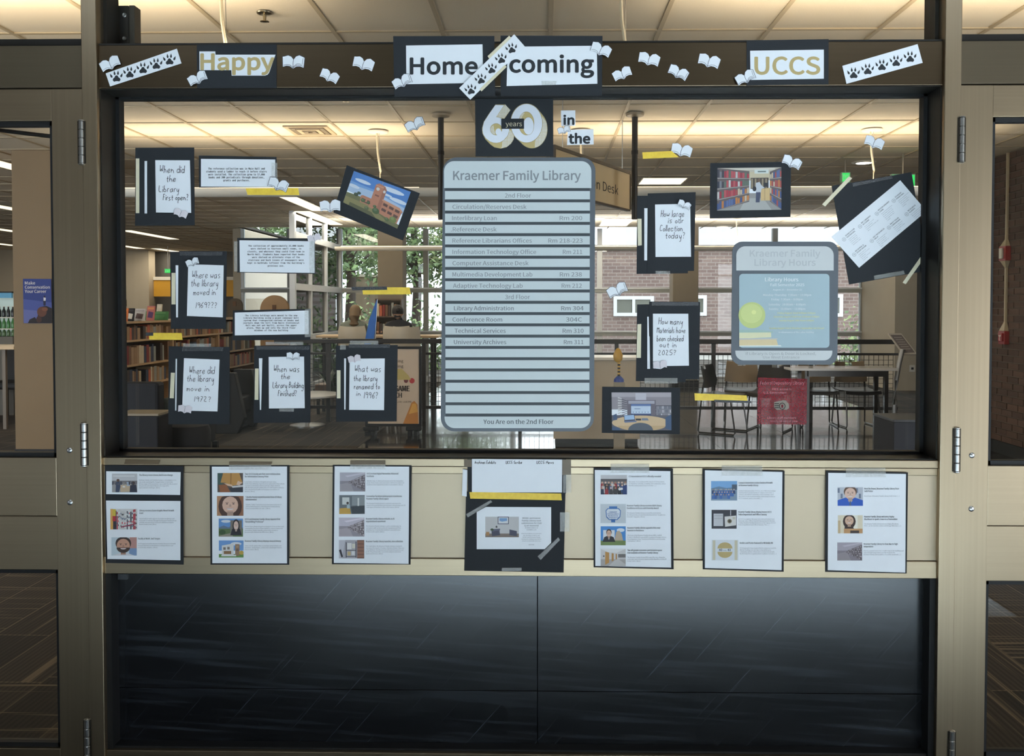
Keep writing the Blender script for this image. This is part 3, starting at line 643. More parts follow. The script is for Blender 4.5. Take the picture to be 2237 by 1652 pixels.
# black hanging pipes
PIPE = mat('dark_pipe', (54, 52, 50), .45, metal=.4)
for px, lab in ((963, 'dark ceiling pipe beside the top left corner of the directory'), (1387, 'dark ceiling pipe right of the hanging desk sign')):
    p = at(px, 250, dy(7.12)); t = thing('ceiling_pipe', lab, 'pipe', (p.x, p.y, 2.2), group='dark pipes hung from the ceiling')
    MB().lathe((p.x, p.y, CEIL), [(.03, -.035), (.07, -.025), (.075, -.007)], 24).build('flange', mat('taupe_flange', (150, 134, 110), .5), t, smooth=True)
    MB().tube([(p.x, p.y, 2.2), (p.x, p.y, CEIL - .02)], .024, 14).build('shaft', PIPE, t, smooth=True)
    MB().tube([(p.x, p.y, 2.72), (p.x, p.y, 2.75)], .027, 14).build('collar', GASK, t, smooth=True)
# hanging desk sign
A0, A1 = Vector((.07, dy(6.27), 0)), Vector((.715, dy(7.5), 0)); dv = (A1 - A0).normalized(); nv = Vector((dv.y, -dv.x, 0))
hs = thing('hanging_sign', 'beige hanging sign lettered on Desk, right of the directory', 'sign', (A0.x, A0.y, 2.32))
SB = mat('beige_sign_board', (206, 184, 146), .6); SF = mat('taupe_sign_frame', (86, 76, 66), .5)
def slab(name, a, b_, z0, z1, th, m, off=0): MB().prism([a + nv * (off + th) + Vector((0, 0, z0)), b_ + nv * (off + th) + Vector((0, 0, z0)), b_ + nv * (off + th) + Vector((0, 0, z1)), a + nv * (off + th) + Vector((0, 0, z1))],
        [a + nv * off + Vector((0, 0, z0)), b_ + nv * off + Vector((0, 0, z0)), b_ + nv * off + Vector((0, 0, z1)), a + nv * off + Vector((0, 0, z1))]).build(name, m, hs)
slab('board', A0, A1, 2.32, 2.615, .02, SB, -.01); slab('top_rail', A0 - dv * .02, A1 + dv * .02, 2.615, 2.64, .036, SF, -.018); slab('bottom_rail', A0, A1, 2.305, 2.32, .036, SF, -.018)
slab('end_cap', A1, A1 + dv * .02, 2.32, 2.615, .036, SF, -.018); slab('end_cap', A0 - dv * .02, A0, 2.32, 2.615, .036, SF, -.018)
for f_ in (.1, .9):
    q = A0.lerp(A1, f_); MB().tube([(q.x, q.y, 2.64), (q.x, q.y, CEIL)], .004, 6).build('hanger_wire', STEEL, hs)
v, fs_ = glyphs('on Desk', 'sans', 0.0, 3); v = [(p[0], p[1]) for p in v]; w0 = max(a for a, b_ in v)
mb = MB(); L1 = (A1 - A0).length
mb.add([A0 + dv * (L1 * .44 + a / w0 * L1 * .38) + nv * .0115 + Vector((0, 0, 2.415 + b_ / cap('sans') * .072)) for a, b_ in v], fs_); mb.build('lettering', col((22, 22, 24)), hs)
# exit signs
EXG = mat('lit_green_exit', (40, 214, 96), .4, emit=.9)
def exit_sign(px0, py0, px1, py1, D, label):
    a_, b_ = at(px0, py0, dy(D)), at(px1, py1, dy(D)); t = thing('exit_sign', label, 'exit sign', (a_.x, dy(D), b_.z))
    MB().box(a_.x, b_.x, dy(D), dy(D) + .05, b_.z, a_.z).build('housing', mat('clear_green_housing', (150, 196, 160), .3), t, bevel=.005)
    MB().box(a_.x + .012, b_.x - .012, dy(D) - .004, dy(D), b_.z + .012, a_.z - .012).build('face', EXG, t)
    mb = MB(); v, f2 = glyphs('EXIT', 'sans', 0.0, 2); hh = a_.z - b_.z; w = b_.x - a_.x; mx_ = max(p[0] for p in v)
    mb.add([(a_.x + w * .12 + p[0] / mx_ * w * .76, dy(D) - .0045, b_.z + hh * .24 + p[1] / cap('sans') * hh * .5) for p in v], f2); mb.build('lettering', col((235, 255, 240)), t)
    MB().tube([((a_.x + b_.x) / 2, dy(D) + .02, a_.z), ((a_.x + b_.x) / 2, dy(D) + .02, CEIL)], .01, 8).build('stem', STEEL, t)
exit_sign(1838, 376, 1858, 399, 9.4, 'green lit exit sign left of the tilted services sheet'); exit_sign(1948, 380, 2000, 412, 9.0, 'green lit exit sign partly behind the tilted services sheet')
exit_sign(359, 587, 374, 597, 22.5, 'small green exit sign far behind the 1969 question card')
# ================================================================== FURNITURE, LEFT
# bookcase along the aisle
BXX = -5.5; D0, D1 = 11.2, 16.7
WOODM = mat('pale_oak', (186, 152, 112), .5, noise=(6, .18), stretch=(1, .15, 12))
bc = thing('bookcase', 'long low wooden bookcase full of books at the left', 'bookcase', (BXX, dy(14), 0))
lev = [.12, .44, .72, 1.05]; TOP = 1.30
MB().box(BXX - .62, BXX + .02, dy(D0), dy(D1), TOP - .03, TOP).build('top_board', WOODM, bc, bevel=.004)
for z in lev: MB().box(BXX - .33, BXX, dy(D0), dy(D1), z - .025, z).build('shelf', WOODM, bc)
MB().box(BXX - .345, BXX - .331, dy(D0), dy(D1), 0, TOP - .031).build('back_panel', mat('dark_brown_board', (96, 80, 64), .7), bc)  # back panel in a darker brown than the shelves
for D_ in (D0, 13.0, 14.85, D1): MB().box(BXX - .33, BXX + .004, dy(D_) - .02, dy(D_) + .02, 0, TOP - .031).build('end_panel' if D_ in (D0, D1) else 'divider', WOODM, bc)
MB().box(BXX - .31, BXX - .02, dy(D0), dy(D1), 0, .09).build('plinth', GASK, bc)
BCOL = [((150, 118, 86), 'tan'), ((122, 48, 44), 'dark red'), ((196, 178, 150), 'cream'), ((70, 60, 56), 'dark brown'), ((116, 84, 62), 'brown'), ((58, 66, 84), 'slate blue'), ((160, 130, 100), 'light brown'), ((176, 92, 66), 'rust'), ((140, 140, 132), 'grey')]
BM = [mat('book_cloth_%d' % i, c_, .7, noise=(20, .15)) for i, (c_, n_) in enumerate(BCOL)]; PAGES = mat('page_block', (222, 212, 190), .9)
ORD = lambda n: '%d%s' % (n, 'th' if 10 <= n % 100 <= 20 else {1: 'st', 2: 'nd', 3: 'rd'}.get(n % 10, 'th'))
def book(name, c, ex, ey, ez, m, label, group, cat='book'):
    """upright book: ex half thickness, ey half depth (spine at -ey... open fore edge at +ey), ez half height"""
    ex, ey, ez, c = Vector(ex), Vector(ey), Vector(ez), Vector(c); t = thing(name, label, cat, c - ez, group)
    u = MB(); u.obox(c - ex * .86, ex * .14, ey, ez); u.obox(c + ex * .86, ex * .14, ey, ez); u.obox(c - ey * .96, ex * .72, ey * .04, ez); u.build('cover', m, t)
    MB().obox(c + ey * .02, ex * .72, ey * .94, ez * .95).build('pages', PAGES, t); return t
nb = 0
for row, (z, hmx, rname) in enumerate(((lev[3], .20, 'top'), (lev[2], .27, 'second'), (lev[1], .22, 'third'))):
    y = dy(D0) + .03; k_ = 0
    while y < dy(D1) - .1:
        th = random.uniform(.035, .085) * (1 if y < dy(13.5) else 1.35); 
        if any(abs(y + th / 2 - dy(D_)) < th / 2 + .025 for D_ in (13.0, 14.85)): y += .05; continue
        if random.random() < .06: y += random.uniform(.05, .16); continue
        k_ += 1; nb += 1; hgt = hmx * random.uniform(.78, 1.0); dp = random.uniform(.09, .13); ci = random.choice((0, 0, 2, 3, 4, 4, 6, 6, 1, 7, 5, 8))
        lean = Vector((0, 1, 0)) if random.random() > .08 else Vector((0, .97, .2)).normalized()
        book('book', (BXX - .03 - dp, y + th / 2, z + hgt / 2 + .001), (0, th / 2, 0), (-dp, 0, 0), (0, 0, hgt / 2), BM[ci],
             '%s book, %s from the near end of the %s row in the long bookcase' % (BCOL[ci][1], ORD(k_), rname), 'books in the long bookcase')
        y += th + .004
# slanted books on the end bay of the low shelf
for i in range(6):
    yy = dy(15.2) + i * .2
    book('book', (BXX - .16, yy, lev[0] + .135), (0, .022, .012), (-.10, 0, 0), (0, -.06, .11), BM[(3, 4, 0, 3, 6, 2)[i]], '%s slanted book, %s of the leaning row on the bottom shelf' % (BCOL[(3, 4, 0, 3, 6, 2)[i]][1], ORD(i + 1)), 'leaning books on the bottom shelf')
# face-out display books on the top board
def display_book(px, py0, py1, wpx, D, cols, label, lean=.25):
    p1 = at(px, py1, dy(D)); p0 = at(px, py0, dy(D)); hh = p0.z - TOP; ww_ = wpx * D / FPX
    t = thing('display_book', label, 'book', (p1.x, dy(D), TOP), 'books displayed face out on the bookcase top')
    ez = Vector((0, lean * hh * .5, hh * .5)); c = Vector((p1.x, dy(D) + lean * hh * .5, TOP + hh * .5)); ex = Vector((ww_ / 2, 0, 0)); ey = ez.cross(ex).normalized() * .012
    if ey.y > 0: ey = -ey
    MB().obox(c, ex, ey, ez).build('cover', col(cols[0]), t)
    MB().obox(c - ey * 1.2, ex * .94, ey * .3, ez * .95).build('pages', PAGES, t)
    f = lambda a, b_: c + ex * a + ez * b_ + ey * 1.04
    MB().flat([f(-.7, -.6), f(.6, -.7), f(.75, .1), f(-.5, .25)]).build('cover_picture', col(cols[1]), t); MB().flat([f(-.8, .5), f(.8, .5), f(.8, .8), f(-.8, .8)]).build('cover_title', col(cols[2]), t)
display_book(268, 674, 702, 20, 11.6, ((214, 118, 60), (236, 196, 70), (240, 150, 90)), 'orange and yellow book leaning at the left end of the bookcase top')
display_book(283, 674, 700, 18, 11.9, ((30, 28, 32), (214, 208, 196), (60, 56, 60)), 'black book with a pale figure on the bookcase top')
display_book(304, 675, 700, 24, 12.1, ((214, 210, 208), (104, 84, 84), (190, 184, 186)), 'white book with a dark picture on the bookcase top')
display_book(328, 669, 698, 17, 12.5, ((196, 116, 110), (96, 66, 110), (226, 150, 96)), 'tall pink and purple book on the bookcase top')
display_book(340, 681, 698, 54, 12.8, ((78, 134, 80), (96, 150, 92), (110, 162, 104)), 'wide green book on the bookcase top')
display_book(346, 665, 698, 11, 13.2, ((216, 204, 178), (200, 188, 160), (226, 214, 190)), 'small cream card standing behind the green book')
# navy seating near the glass
NAVY = mat('navy_upholstery', (17, 20, 29), .75, noise=(60, .15), bump=(200, .2)); BLKF = mat('black_upholstery', (9, 9, 11), .6, noise=(30, .2))
def nb_box(name, px0, py0, px1, D, depth, m, parent, z0=0.0, bevel=.03):
    a_, b_ = at(px0, py0, dy(D)), at(px1, py0, dy(D)); return MB().box(a_.x, b_.x, dy(D), dy(D) + depth, z0, a_.z).build(name, m, parent, bevel=bevel)
a_ = at(300, 990, dy(8.2)); ac = thing('lounge_chair', 'navy lounge chair with a tall back at the lower left of the window', 'chair', (a_.x, dy(8.2), 0))
nb_box('back', 262, 836, 345, 8.2, .16, NAVY, ac, .1); nb_box('seat', 262, 900, 420, 8.37, .62, NAVY, ac, .12); nb_box('arm', 345, 872, 372, 8.37, .7, mat('leaf_patterned_cloth', (84, 96, 96), .8, rgb2=(44, 52, 56), noise=(9, .3)), ac, .1)
for dx_ in (0, .55):
    for dy_ in (.05, .75): MB().box(at(270, 900, dy(8.2)).x + dx_, at(270, 900, dy(8.2)).x + dx_ + .05, dy(8.2) + dy_, dy(8.2) + dy_ + .05, 0, .12).build('leg', GASK, ac)
a_ = at(303, 905, dy(7.5)); ot = thing('ottoman', 'navy cube ottoman with a pale top edge at the lower left', 'ottoman', (a_.x, dy(7.5), 0))
nb_box('body', 250, 909, 345, 7.5, .3, NAVY, ot, .03, .012); b_ = at(250, 905, dy(7.5)); c = at(345, 905, dy(7.5)); MB().box(b_.x - .002, c.x + .004, dy(7.5) - .004, dy(7.5) + .304, at(300, 909, dy(7.5)).z + .001, b_.z + .004).build('piping', mat('pale_piping', (140, 130, 112), .6), ot)
MB().box(b_.x, c.x, dy(7.5) + .01, dy(7.5) + .29, 0, .03).build('plinth', GASK, ot)
a_ = at(415, 990, dy(7.9)); o2 = thing('ottoman', 'rounded navy footstool below the 1972 question card', 'ottoman', (a_.x, dy(7.9), 0))
p = at(415, 930, dy(7.9)); MB().lathe((p.x - .05, dy(7.9) + .1, 0), [(.14, .04), (.19, .07), (.19, p.z - .06), (.17, p.z - .01), (.12, p.z)], 28).build('body', NAVY, o2, smooth=True); MB().lathe((p.x - .05, dy(7.9) + .1, 0), [(.15, 0), (.15, .04)], 24).build('plinth', GASK, o2)
# black lounge chair (angular side) behind the question cards
p = at(500, 948, dy(10.3)); lc = thing('lounge_chair', 'angular black lounge chair left of the finished question card', 'chair', (p.x, dy(10.3), 0))
side = [at(u, v_, dy(10.3)) for u, v_ in ((470, 815), (512, 815), (534, 914), (519, 948), (470, 948))]
MB().prism(side, [q + Vector((0, .1, 0)) for q in side]).build('side_panel', BLKF, lc, bevel=.01); MB().prism([q + Vector((0, .6, 0)) for q in side], [q + Vector((0, .7, 0)) for q in side]).build('side_panel', BLKF, lc, bevel=.01)
zz = [q.z for q in side]; MB().box(side[0].x - .35, side[1].x, dy(10.4), dy(10.9), .2, .42).build('seat', BLKF, lc, bevel=.03); MB().box(side[0].x - .4, side[0].x - .2, dy(10.3), dy(11.0), .2, .85).build('back', BLKF, lc, bevel=.04)
MB().box(side[0].x - .35, side[2].x - .15, dy(10.35), dy(10.95), 0, .03).build('base', GASK, lc)
# round-topped screens beyond the bookcase
def screen(px0, px1, ptop, D, m, label):
    a_, b_ = at(px0, ptop, dy(D)), at(px1, ptop, dy(D)); r_ = (b_.x - a_.x) / 2; cx_ = (a_.x + b_.x) / 2; zc = a_.z - r_
    t = thing('privacy_screen', label, 'screen', (cx_, dy(D), 0)); pts = [(cx_ + r_ * math.cos(math.pi * i / 20), zc + r_ * math.sin(math.pi * i / 20)) for i in range(21)] + [(cx_ - r_, .06), (cx_ + r_, .06)]
    MB().prism([(x, dy(D), z) for x, z in pts], [(x, dy(D) + .08, z) for x, z in pts]).build('panel', m, t); MB().box(cx_ - r_ * .6, cx_ + r_ * .6, dy(D) - .1, dy(D) + .2, 0, .058).build('foot', GASK, t)
    MB().box(cx_ - .03, cx_ + .03, dy(D) - .02, dy(D), zc - .01, zc + .08).build('clip', mat('brown_clip', (120, 84, 54), .6), t)
screen(568, 630, 645, 15.6, mat('tan_felt', (206, 168, 126), .9), 'tan round topped screen above the third typed note'); screen(497, 528, 652, 17.15, mat('dark_taupe_felt', (110, 96, 80), .9), 'dark round topped screen beside the 1969 question card')
# white round table, bench and plant
p = at(672, 861, dy(11.0)); rtb = thing('round_table', 'low round white table between the finished and renamed question cards', 'table', (p.x, dy(11.0), 0))
MB().lathe((p.x, dy(11.0), 0), [(.40, p.z - .03), (.42, p.z - .02), (.42, p.z), (.4, p.z + .003)], 40).build('top', mat('white_laminate', (205, 204, 200), .35), rtb, smooth=True); MB().lathe((p.x, dy(11.0), 0), [(.22, 0), (.22, .02), (.03, .04), (.03, p.z - .03)], 24).build('pedestal', STEEL, rtb, smooth=True)
p = at(712, 845, dy(12.2)); bn = thing('bench', 'small brown bench behind the white round table', 'bench', (p.x, dy(12.2), 0))
MB().box(p.x - .16, p.x + .3, dy(12.2), dy(12.6), .30, .42).build('seat', mat('brown_leather', (96, 74, 56), .5), bn, bevel=.02)
for sx in (-.14, .24):
    for sy in (.03, .33): MB().box(p.x + sx, p.x + sx + .04, dy(12.2) + sy, dy(12.2) + sy + .04, 0, .30).build('leg', GASK, bn)
p = at(728, 900, dy(11.98)); pl = thing('potted_plant', 'dark leaved potted plant left of the renamed question card', 'plant', (p.x, dy(11.98), 0))
MB().lathe((p.x, dy(11.98), 0), [(.09, 0), (.13, .25), (.14, .27), (.11, .27), (.1, .24)], 20).build('pot', mat('grey_pot', (120, 112, 104), .7), pl, smooth=True)
for k_ in range(11):
    a = k_ * 2.4; ln = random.uniform(.35, .6); d_ = Vector((math.cos(a), math.sin(a), 0)); nn = Vector((-d_.y, d_.x, 0)); pts = [Vector((p.x, dy(11.98), .26)) + d_ * (ln * .5 * t_ ** 1.3) + Vector((0, 0, ln * (t_ - .35 * t_ * t_))) for t_ in (0, .25, .5, .75, 1)]; ws = (.01, .035, .04, .03, .003); mb = MB()
    mb.add([q + nn * w for q, w in zip(pts, ws)] + [q - nn * w for q, w in zip(pts, ws)], [(i, i + 1, 6 + i, 5 + i) for i in range(4)]); mb.build('leaf', mat('dark_leaf', (40, 62, 38), .5), pl)
# sandwich board
D = 10.2; Y = dy(D); P = lambda u, v_: at(u, v_, Y)
sb = thing('poster_stand', 'black framed poster stand with an orange and cream poster on block feet', 'poster stand', P(858, 950))
tl, br_ = P(797, 757), P(921, 932)
for a, b_, c0, c1 in ((tl.x, br_.x, br_.z, br_.z + .03), (tl.x, br_.x, tl.z - .03, tl.z), (tl.x, tl.x + .03, br_.z + .03, tl.z - .03), (br_.x - .03, br_.x, br_.z + .03, tl.z - .03)): MB().box(a, b_, Y, Y + .03, c0, c1).build('frame_bar', GASK, sb)
MB().box(tl.x + .03, br_.x - .03, Y + .012, Y + .02, br_.z + .03, tl.z - .03).build('poster', col((206, 186, 164)), sb)
prints('poster_art', [(col((196, 132, 70)), [(880, 927), (899, 880), (905, 876), (912, 884), (914, 927)]), (col((222, 166, 84)), [(893, 905), (901, 882), (909, 882), (913, 900)]), (col((120, 66, 70)), ell(887, 831, 5, 6, 10)), (col((186, 66, 70)), ell(900, 832, 6, 6, 10)), (col((190, 172, 110)), [(867, 806), (878, 806), (892, 820), (898, 830), (867, 830)])], Y + .011, sb)
mb = MB(); line(mb, 'GAME', 862, 895, 855, 12, Y + .010, bold=.03); line(mb, 'CH', 862, 878, 869, 11, Y + .010, bold=.03); line(mb, 'being', 860, 881, 792, 6, Y + .010); line(mb, 'ning', 864, 881, 803, 6, Y + .010); line(mb, '12:00 - 2:00 PM', 866, 898, 880, 4, Y + .010); mb.build('poster_lettering', col((40, 34, 32)), sb)
for u in (800, 893):
    a_, b_ = P(u - 6, 932), P(u + 28, 941); MB().box(a_.x, b_.x, Y - .03, Y + .08, b_.z, a_.z).build('bracket', GASK, sb, bevel=.01)
    for k_ in (0, 13): q, s_ = P(u + k_, 941), P(u + 7 + k_, 953); MB().box(q.x, s_.x, Y - .08, Y + .12, 0.007, q.z).build('foot', GASK, sb)
# ================================================================== RAILING
RD = 11.45; RY = dy(RD); RC = mat('dark_bronze_railing', (46, 42, 38), .45, metal=.4); r0 = at(600, 745, RY).x; r1 = at(1962, 745, RY).x
rl = thing('railing', 'dark metal railing with wire mesh panels in front of the windows', 'railing', (0, RY, 0))
MB().box(r0, r1, RY - .03, RY + .03, 1.02, 1.08).build('top_rail', RC, rl, bevel=.006); MB().box(r0, r1, RY - .015, RY + .015, .875, .905).build('second_rail', RC, rl); MB().box(r0, r1, RY - .015, RY + .015, .17, .21).build('bottom_rail', RC, rl)
px_ = []; x = at(717, 745, RY).x - 1.25
while x < r1: px_.append(x); x += 1.25
for x in px_:
    if x > r0: MB().box(x - .025, x + .025, RY - .025, RY + .025, 0, 1.02).build('post', RC, rl)
for a, b_ in zip(px_, px_[1:] + [r1]):
    a, b_ = max(a, r0) + .06, b_ - .06
    if b_ - a < .2: continue
    mb = MB(); n = int((b_ - a) / .062)
    for i in range(n + 1): xx = a + (b_ - a) * i / n; mb.box(xx - .0028, xx + .0028, RY - .003, RY + .003, .21, .875)
    for j in range(1, 11): zz = .21 + .665 * j / 11; mb.box(a, b_, RY - .003, RY + .003, zz - .0028, zz + .0028)
    mb.build('mesh_panel', RC, rl)
# blue furled banner
p0, p1 = at(823, 654, dy(12.4)), at(800, 748, dy(12.4)); fl = thing('banner', 'narrow blue furled banner standing behind the railing', 'banner', (p1.x, dy(12.4), 0)); BLU = mat('bright_blue_nylon', (60, 128, 224), .5, noise=(8, .25))
MB().add([p0, at(822, 700, dy(12.4)), at(816, 748, dy(12.4)), at(794, 760, dy(12.4)), at(806, 700, dy(12.4)), p0 + Vector((0, .05, 0)), at(822, 700, dy(12.5)), at(816, 748, dy(12.5)), at(794, 760, dy(12.5)), at(806, 700, dy(12.5))],
         [(0, 1, 2, 3, 4), (9, 8, 7, 6, 5), (0, 5, 6, 1), (1, 6, 7, 2), (2, 7, 8, 3), (3, 8, 9, 4), (4, 9, 5, 0)]).build('cloth', BLU, fl)
MB().tube([(p1.x + .05, dy(12.45), 0), (p0.x, dy(12.45), p0.z)], .008, 8).build('pole', STEEL, fl); MB().lathe((p1.x + .05, dy(12.45), 0), [(.16, 0), (.16, .03), (.03, .05)], 20).build('foot', GASK, fl)
# ================================================================== SEATED PEOPLE AT THE HIGH TABLE
HT = 14.9
a_, b_ = at(690, 733, dy(HT)), at(958, 733, dy(HT)); ht = thing('high_table', 'long wooden high table where two people sit by the window', 'table', ((a_.x + b_.x) / 2, dy(HT), 0))
tz = a_.z; MB().box(a_.x, b_.x, dy(HT), dy(HT) + .55, tz - .04, tz).build('top', mat('beech_top', (206, 178, 140), .4, noise=(5, .1), stretch=(.2, 4, 1)), ht, bevel=.004)
for x in (a_.x + .12, b_.x - .12):
    for y in (.08, .47): MB().box(x - .025, x + .025, dy(HT) + y - .025, dy(HT) + y + .025, 0, tz - .04).build('leg', GASK, ht)
CHB = mat('cream_shell_plastic', (196, 184, 162), .4)
def stool(px, D, label):
    x = at(px, 700, dy(D)).x; Y = dy(D); t = thing('high_stool', label, 'stool', (x, Y, 0), 'cream backed high stools'); z = .72; w = .23
    mb = MB(); n = 8                                           # curved shell: back and seat
    prof = [(-.02, z + .45), (-.03, z + .36), (-.02, z + .2), (.02, z + .06), (.08, z + .0), (.2, z - .005), (.36, z + .0), (.4, z - .03)]
    vs = []
    for yy, zz in prof:
        for i in range(n + 1): u = -1 + 2 * i / n; k_ = 1 - .10 * (zz > z + .40); vs.append((x + u * w * k_, Y + yy + .06 * u * u * (zz > z + .05), zz + .015 * u * u))
    m2 = len(vs); vs += [(a, b2 + .012, c - .012) for a, b2, c in vs]; fs2 = []
    for j in range(len(prof) - 1):
        for i in range(n): q = j * (n + 1) + i; fs2 += [(q, q + 1, q + n + 2, q + n + 1), (m2 + q + n + 1, m2 + q + n + 2, m2 + q + 1, m2 + q)]
    mb.add(vs, fs2); mb.build('shell', CHB, t, smooth=True)
    for sx in (-1, 1):
        for y0, y1 in ((.05, -.03), (.33, .42)): MB().tube([(x + sx * .15, Y + y0, z - .01), (x + sx * .21, Y + y1, 0)], .011, 8).build('leg', STEEL, t)
    MB().tube([(x - .2, Y + .36, .28), (x + .2, Y + .36, .28)], .009, 8).build('foot_rest', STEEL, t)
    return x, Y
def person(px, D, shirt, hair, skin, label, turn, longhair, reach):
    """seated figure seen from behind: one skinned body, hair and jumper as children"""
    x = at(px, 700, dy(D)).x; Y = dy(D) + .18; z = .735; t = thing('person', label, 'person', (x, Y, z))
    hd = Vector((x + .02 * turn, Y + .1, z + .66))
    J = [(x, Y, z + .09), (x, Y + .02, z + .28), (x, Y + .04, z + .44), (x, Y + .06, z + .53), tuple(hd + Vector((0, -.02, -.09))), tuple(hd), tuple(hd + Vector((.02 * turn, .02, .09)))]
    rad = [(.16, .12), (.14, .10), (.16, .10), (.07, .06), (.055, .055), (.078, .095), (.06, .075)]
    E = [(0, 1), (1, 2), (2, 3), (3, 4), (4, 5), (5, 6)]
    for s in (-1, 1):
        b = len(J); rr = reach if s == turn else .22
        J += [(x + s * .17, Y + .04, z + .45), (x + s * .23, Y + .14, z + .24), (x + s * (.12 if s != turn else .2 + rr * .3), Y + .36, z + .33), (x + s * (.08 if s != turn else .22 + rr * .4), Y + .44, z + .33)]
        rad += [(.068, .068), (.048, .048), (.036, .036), (.03, .022)]; E += [(2, b), (b, b + 1), (b + 1, b + 2), (b + 2, b + 3)]
        b = len(J); J += [(x + s * .10, Y + .04, z + .08), (x + s * .12, Y + .42, z + .07), (x + s * .12, Y + .40, z - .32), (x + s * .12, Y + .50, z - .36)]
        rad += [(.085, .08), (.06, .06), (.04, .04), (.035, .03)]; E += [(0, b), (b, b + 1), (b + 1, b + 2), (b + 2, b + 3)]
    me = bpy.data.meshes.new('body'); o0 = LOC[t.name]; me.from_pydata([Vector(j) - o0 for j in J], E, [])
    o = bpy.data.objects.new('body', me); COL.objects.link(o); o.parent = t; LOC[o.name] = o0
    sk = o.modifiers.new('skin', 'SKIN'); o.modifiers.new('sub', 'SUBSURF').levels = 2; o.modifiers['sub'].render_levels = 2
    if not me.skin_vertices:
        b = bmesh.new(); b.from_mesh(me); b.verts.layers.skin.verify(); b.to_mesh(me); b.free()
    for i, v in enumerate(me.skin_vertices[0].data): v.radius = rad[i]; v.use_root = (i == 0)
    me.materials.append(mat('clothes_%d' % px, shirt, .9))
    # head skin, hair, ears
    hm = MB(); 
    def blob(mb, c, rx, ry, rz, n=14, m=10, z0=-1.0):
        vs = []; 
        for j in range(m + 1):
            ph = math.asin(z0) + (R90 - math.asin(z0)) * j / m
            for i in range(n): th = 2 * math.pi * i / n; vs.append((c[0] + rx * math.cos(ph) * math.cos(th), c[1] + ry * math.cos(ph) * math.sin(th), c[2] + rz * math.sin(ph)))
        mb.add(vs, [(j * n + i, j * n + (i + 1) % n, (j + 1) * n + (i + 1) % n, (j + 1) * n + i) for j in range(m) for i in range(n)])
    blob(hm, hd + Vector((0, .012, 0)), .080, .098, .115); fo = Vector((.045 * turn, .10, -.01))
    hm.tube([hd + fo * .82 + Vector((0, 0, .03)), hd + fo * 1.12, hd + fo * .84 + Vector((0, 0, -.02))], [.01, .017, .012], 8)
    for s in (-1, 1): blob(hm, hd + Vector((s * .082, 0, -.01)), .012, .022, .032, 8, 6)
    head = hm.build('head', mat('skin_%d' % px, skin, .6), t, smooth=True)
    em = MB()
    for s in (-1, 1): blob(em, hd + Vector((s * .03 + .02 * turn, .098, .015)), .012, .010, .008, 8, 6)
    em.tube([hd + Vector((-.025 + .02 * turn, .100, -.05)), hd + Vector((.025 + .02 * turn, .100, -.05))], .005, 6); em.build('face_features', col((60, 34, 30)), head)
    hr = MB(); blob(hr, hd + Vector((0, -.018, .022)), .098, .102, .118, 18, 12, -.35)
    if longhair: hr.tube([hd + Vector((0, -.05, .05)), hd + Vector((0, -.085, -.06)), hd + Vector((0, -.10, -.19)), hd + Vector((0, -.09, -.26))], [.075, .09, .085, .04], 14)
    else: blob(hr, hd + Vector((-.02 * turn, -.10, .05)), .05, .05, .05)
    hr.build('hair', mat('hair_%d' % px, hair, .7, noise=(60, .3), stretch=(4, 4, .5)), t, smooth=True)
    # hands with fingers resting on the table
    for s in (-1, 1):
        bi = 7 if s < 0 else 15; hx = Vector(J[bi + 3]); hh = MB(); hh.obox(hx + Vector((0, .03, 0)), (.034, 0, 0), (0, .042, 0), (0, 0, .012))
        for k_, (ox_, ln) in enumerate(((-.026, .062), (-.009, .072), (.009, .068), (.026, .052))): q = hx + Vector((ox_, .068, 0)); hh.tube([q, q + Vector((0, ln * .55, .006)), q + Vector((0, ln, -.008))], [.0085, .008, .006], 6)
        q = hx + Vector((-s * .032, .02, 0)); hh.tube([q, q + Vector((-s * .022, .025, 0)), q + Vector((-s * .026, .055, -.004))], [.010, .009, .007], 6)
        hh.build('hand', mat('skin_%d' % px, skin, .6), t, smooth=True)
stool(768, 14.45, 'cream backed high stool under the person with long hair'); stool(866, 14.5, 'cream backed high stool under the person with a dark bun'); stool(886, 14.1, 'empty cream backed high stool nearest the directory')
person(766, 14.45, (112, 118, 106), (112, 90, 64), (196, 152, 124), 'person with long light brown hair seated at the high table, seen from behind', 1, True, .2)
person(866, 14.5, (38, 38, 42), (34, 28, 26), (206, 160, 130), 'person in a dark top with dark hair in a bun seated at the high table', -1, False, .3)
# low bookshelf against the left column
p = at(852, 690, dy(16.45)); bs = thing('small_bookshelf', 'small dark bookshelf with two rows of books against the left window column', 'bookshelf', (p.x, dy(16.3), 0))
for z in (.5, .95, 1.3, 1.62): MB().box(p.x - .24, p.x + .22, dy(16.3), dy(16.58), z, z + .025).build('shelf', mat('dark_walnut', (84, 66, 52), .5), bs)
for s in (-.25, .22): MB().box(p.x + s, p.x + s + .02, dy(16.3), dy(16.58), 0, 1.645).build('side_panel', mat('dark_walnut', (84, 66, 52), .5), bs)
for rw, z in ((0, 1.326), (1, .976)):
    for k_ in range(8):
        ci = (2, 4, 0, 7, 3, 6, 1, 8)[(k_ * 3 + rw) % 8]; hgt = random.uniform(.19, .25); book('book', (p.x - .20 + k_ * .054, dy(16.38), z + hgt / 2), (.022, 0, 0), (0, .07, 0), (0, 0, hgt / 2), BM[ci], '%s book, %s from the left on the %s row of the small column bookshelf' % (BCOL[ci][1], ORD(k_ + 1), ('upper', 'lower')[rw]), 'books on the small column bookshelf')
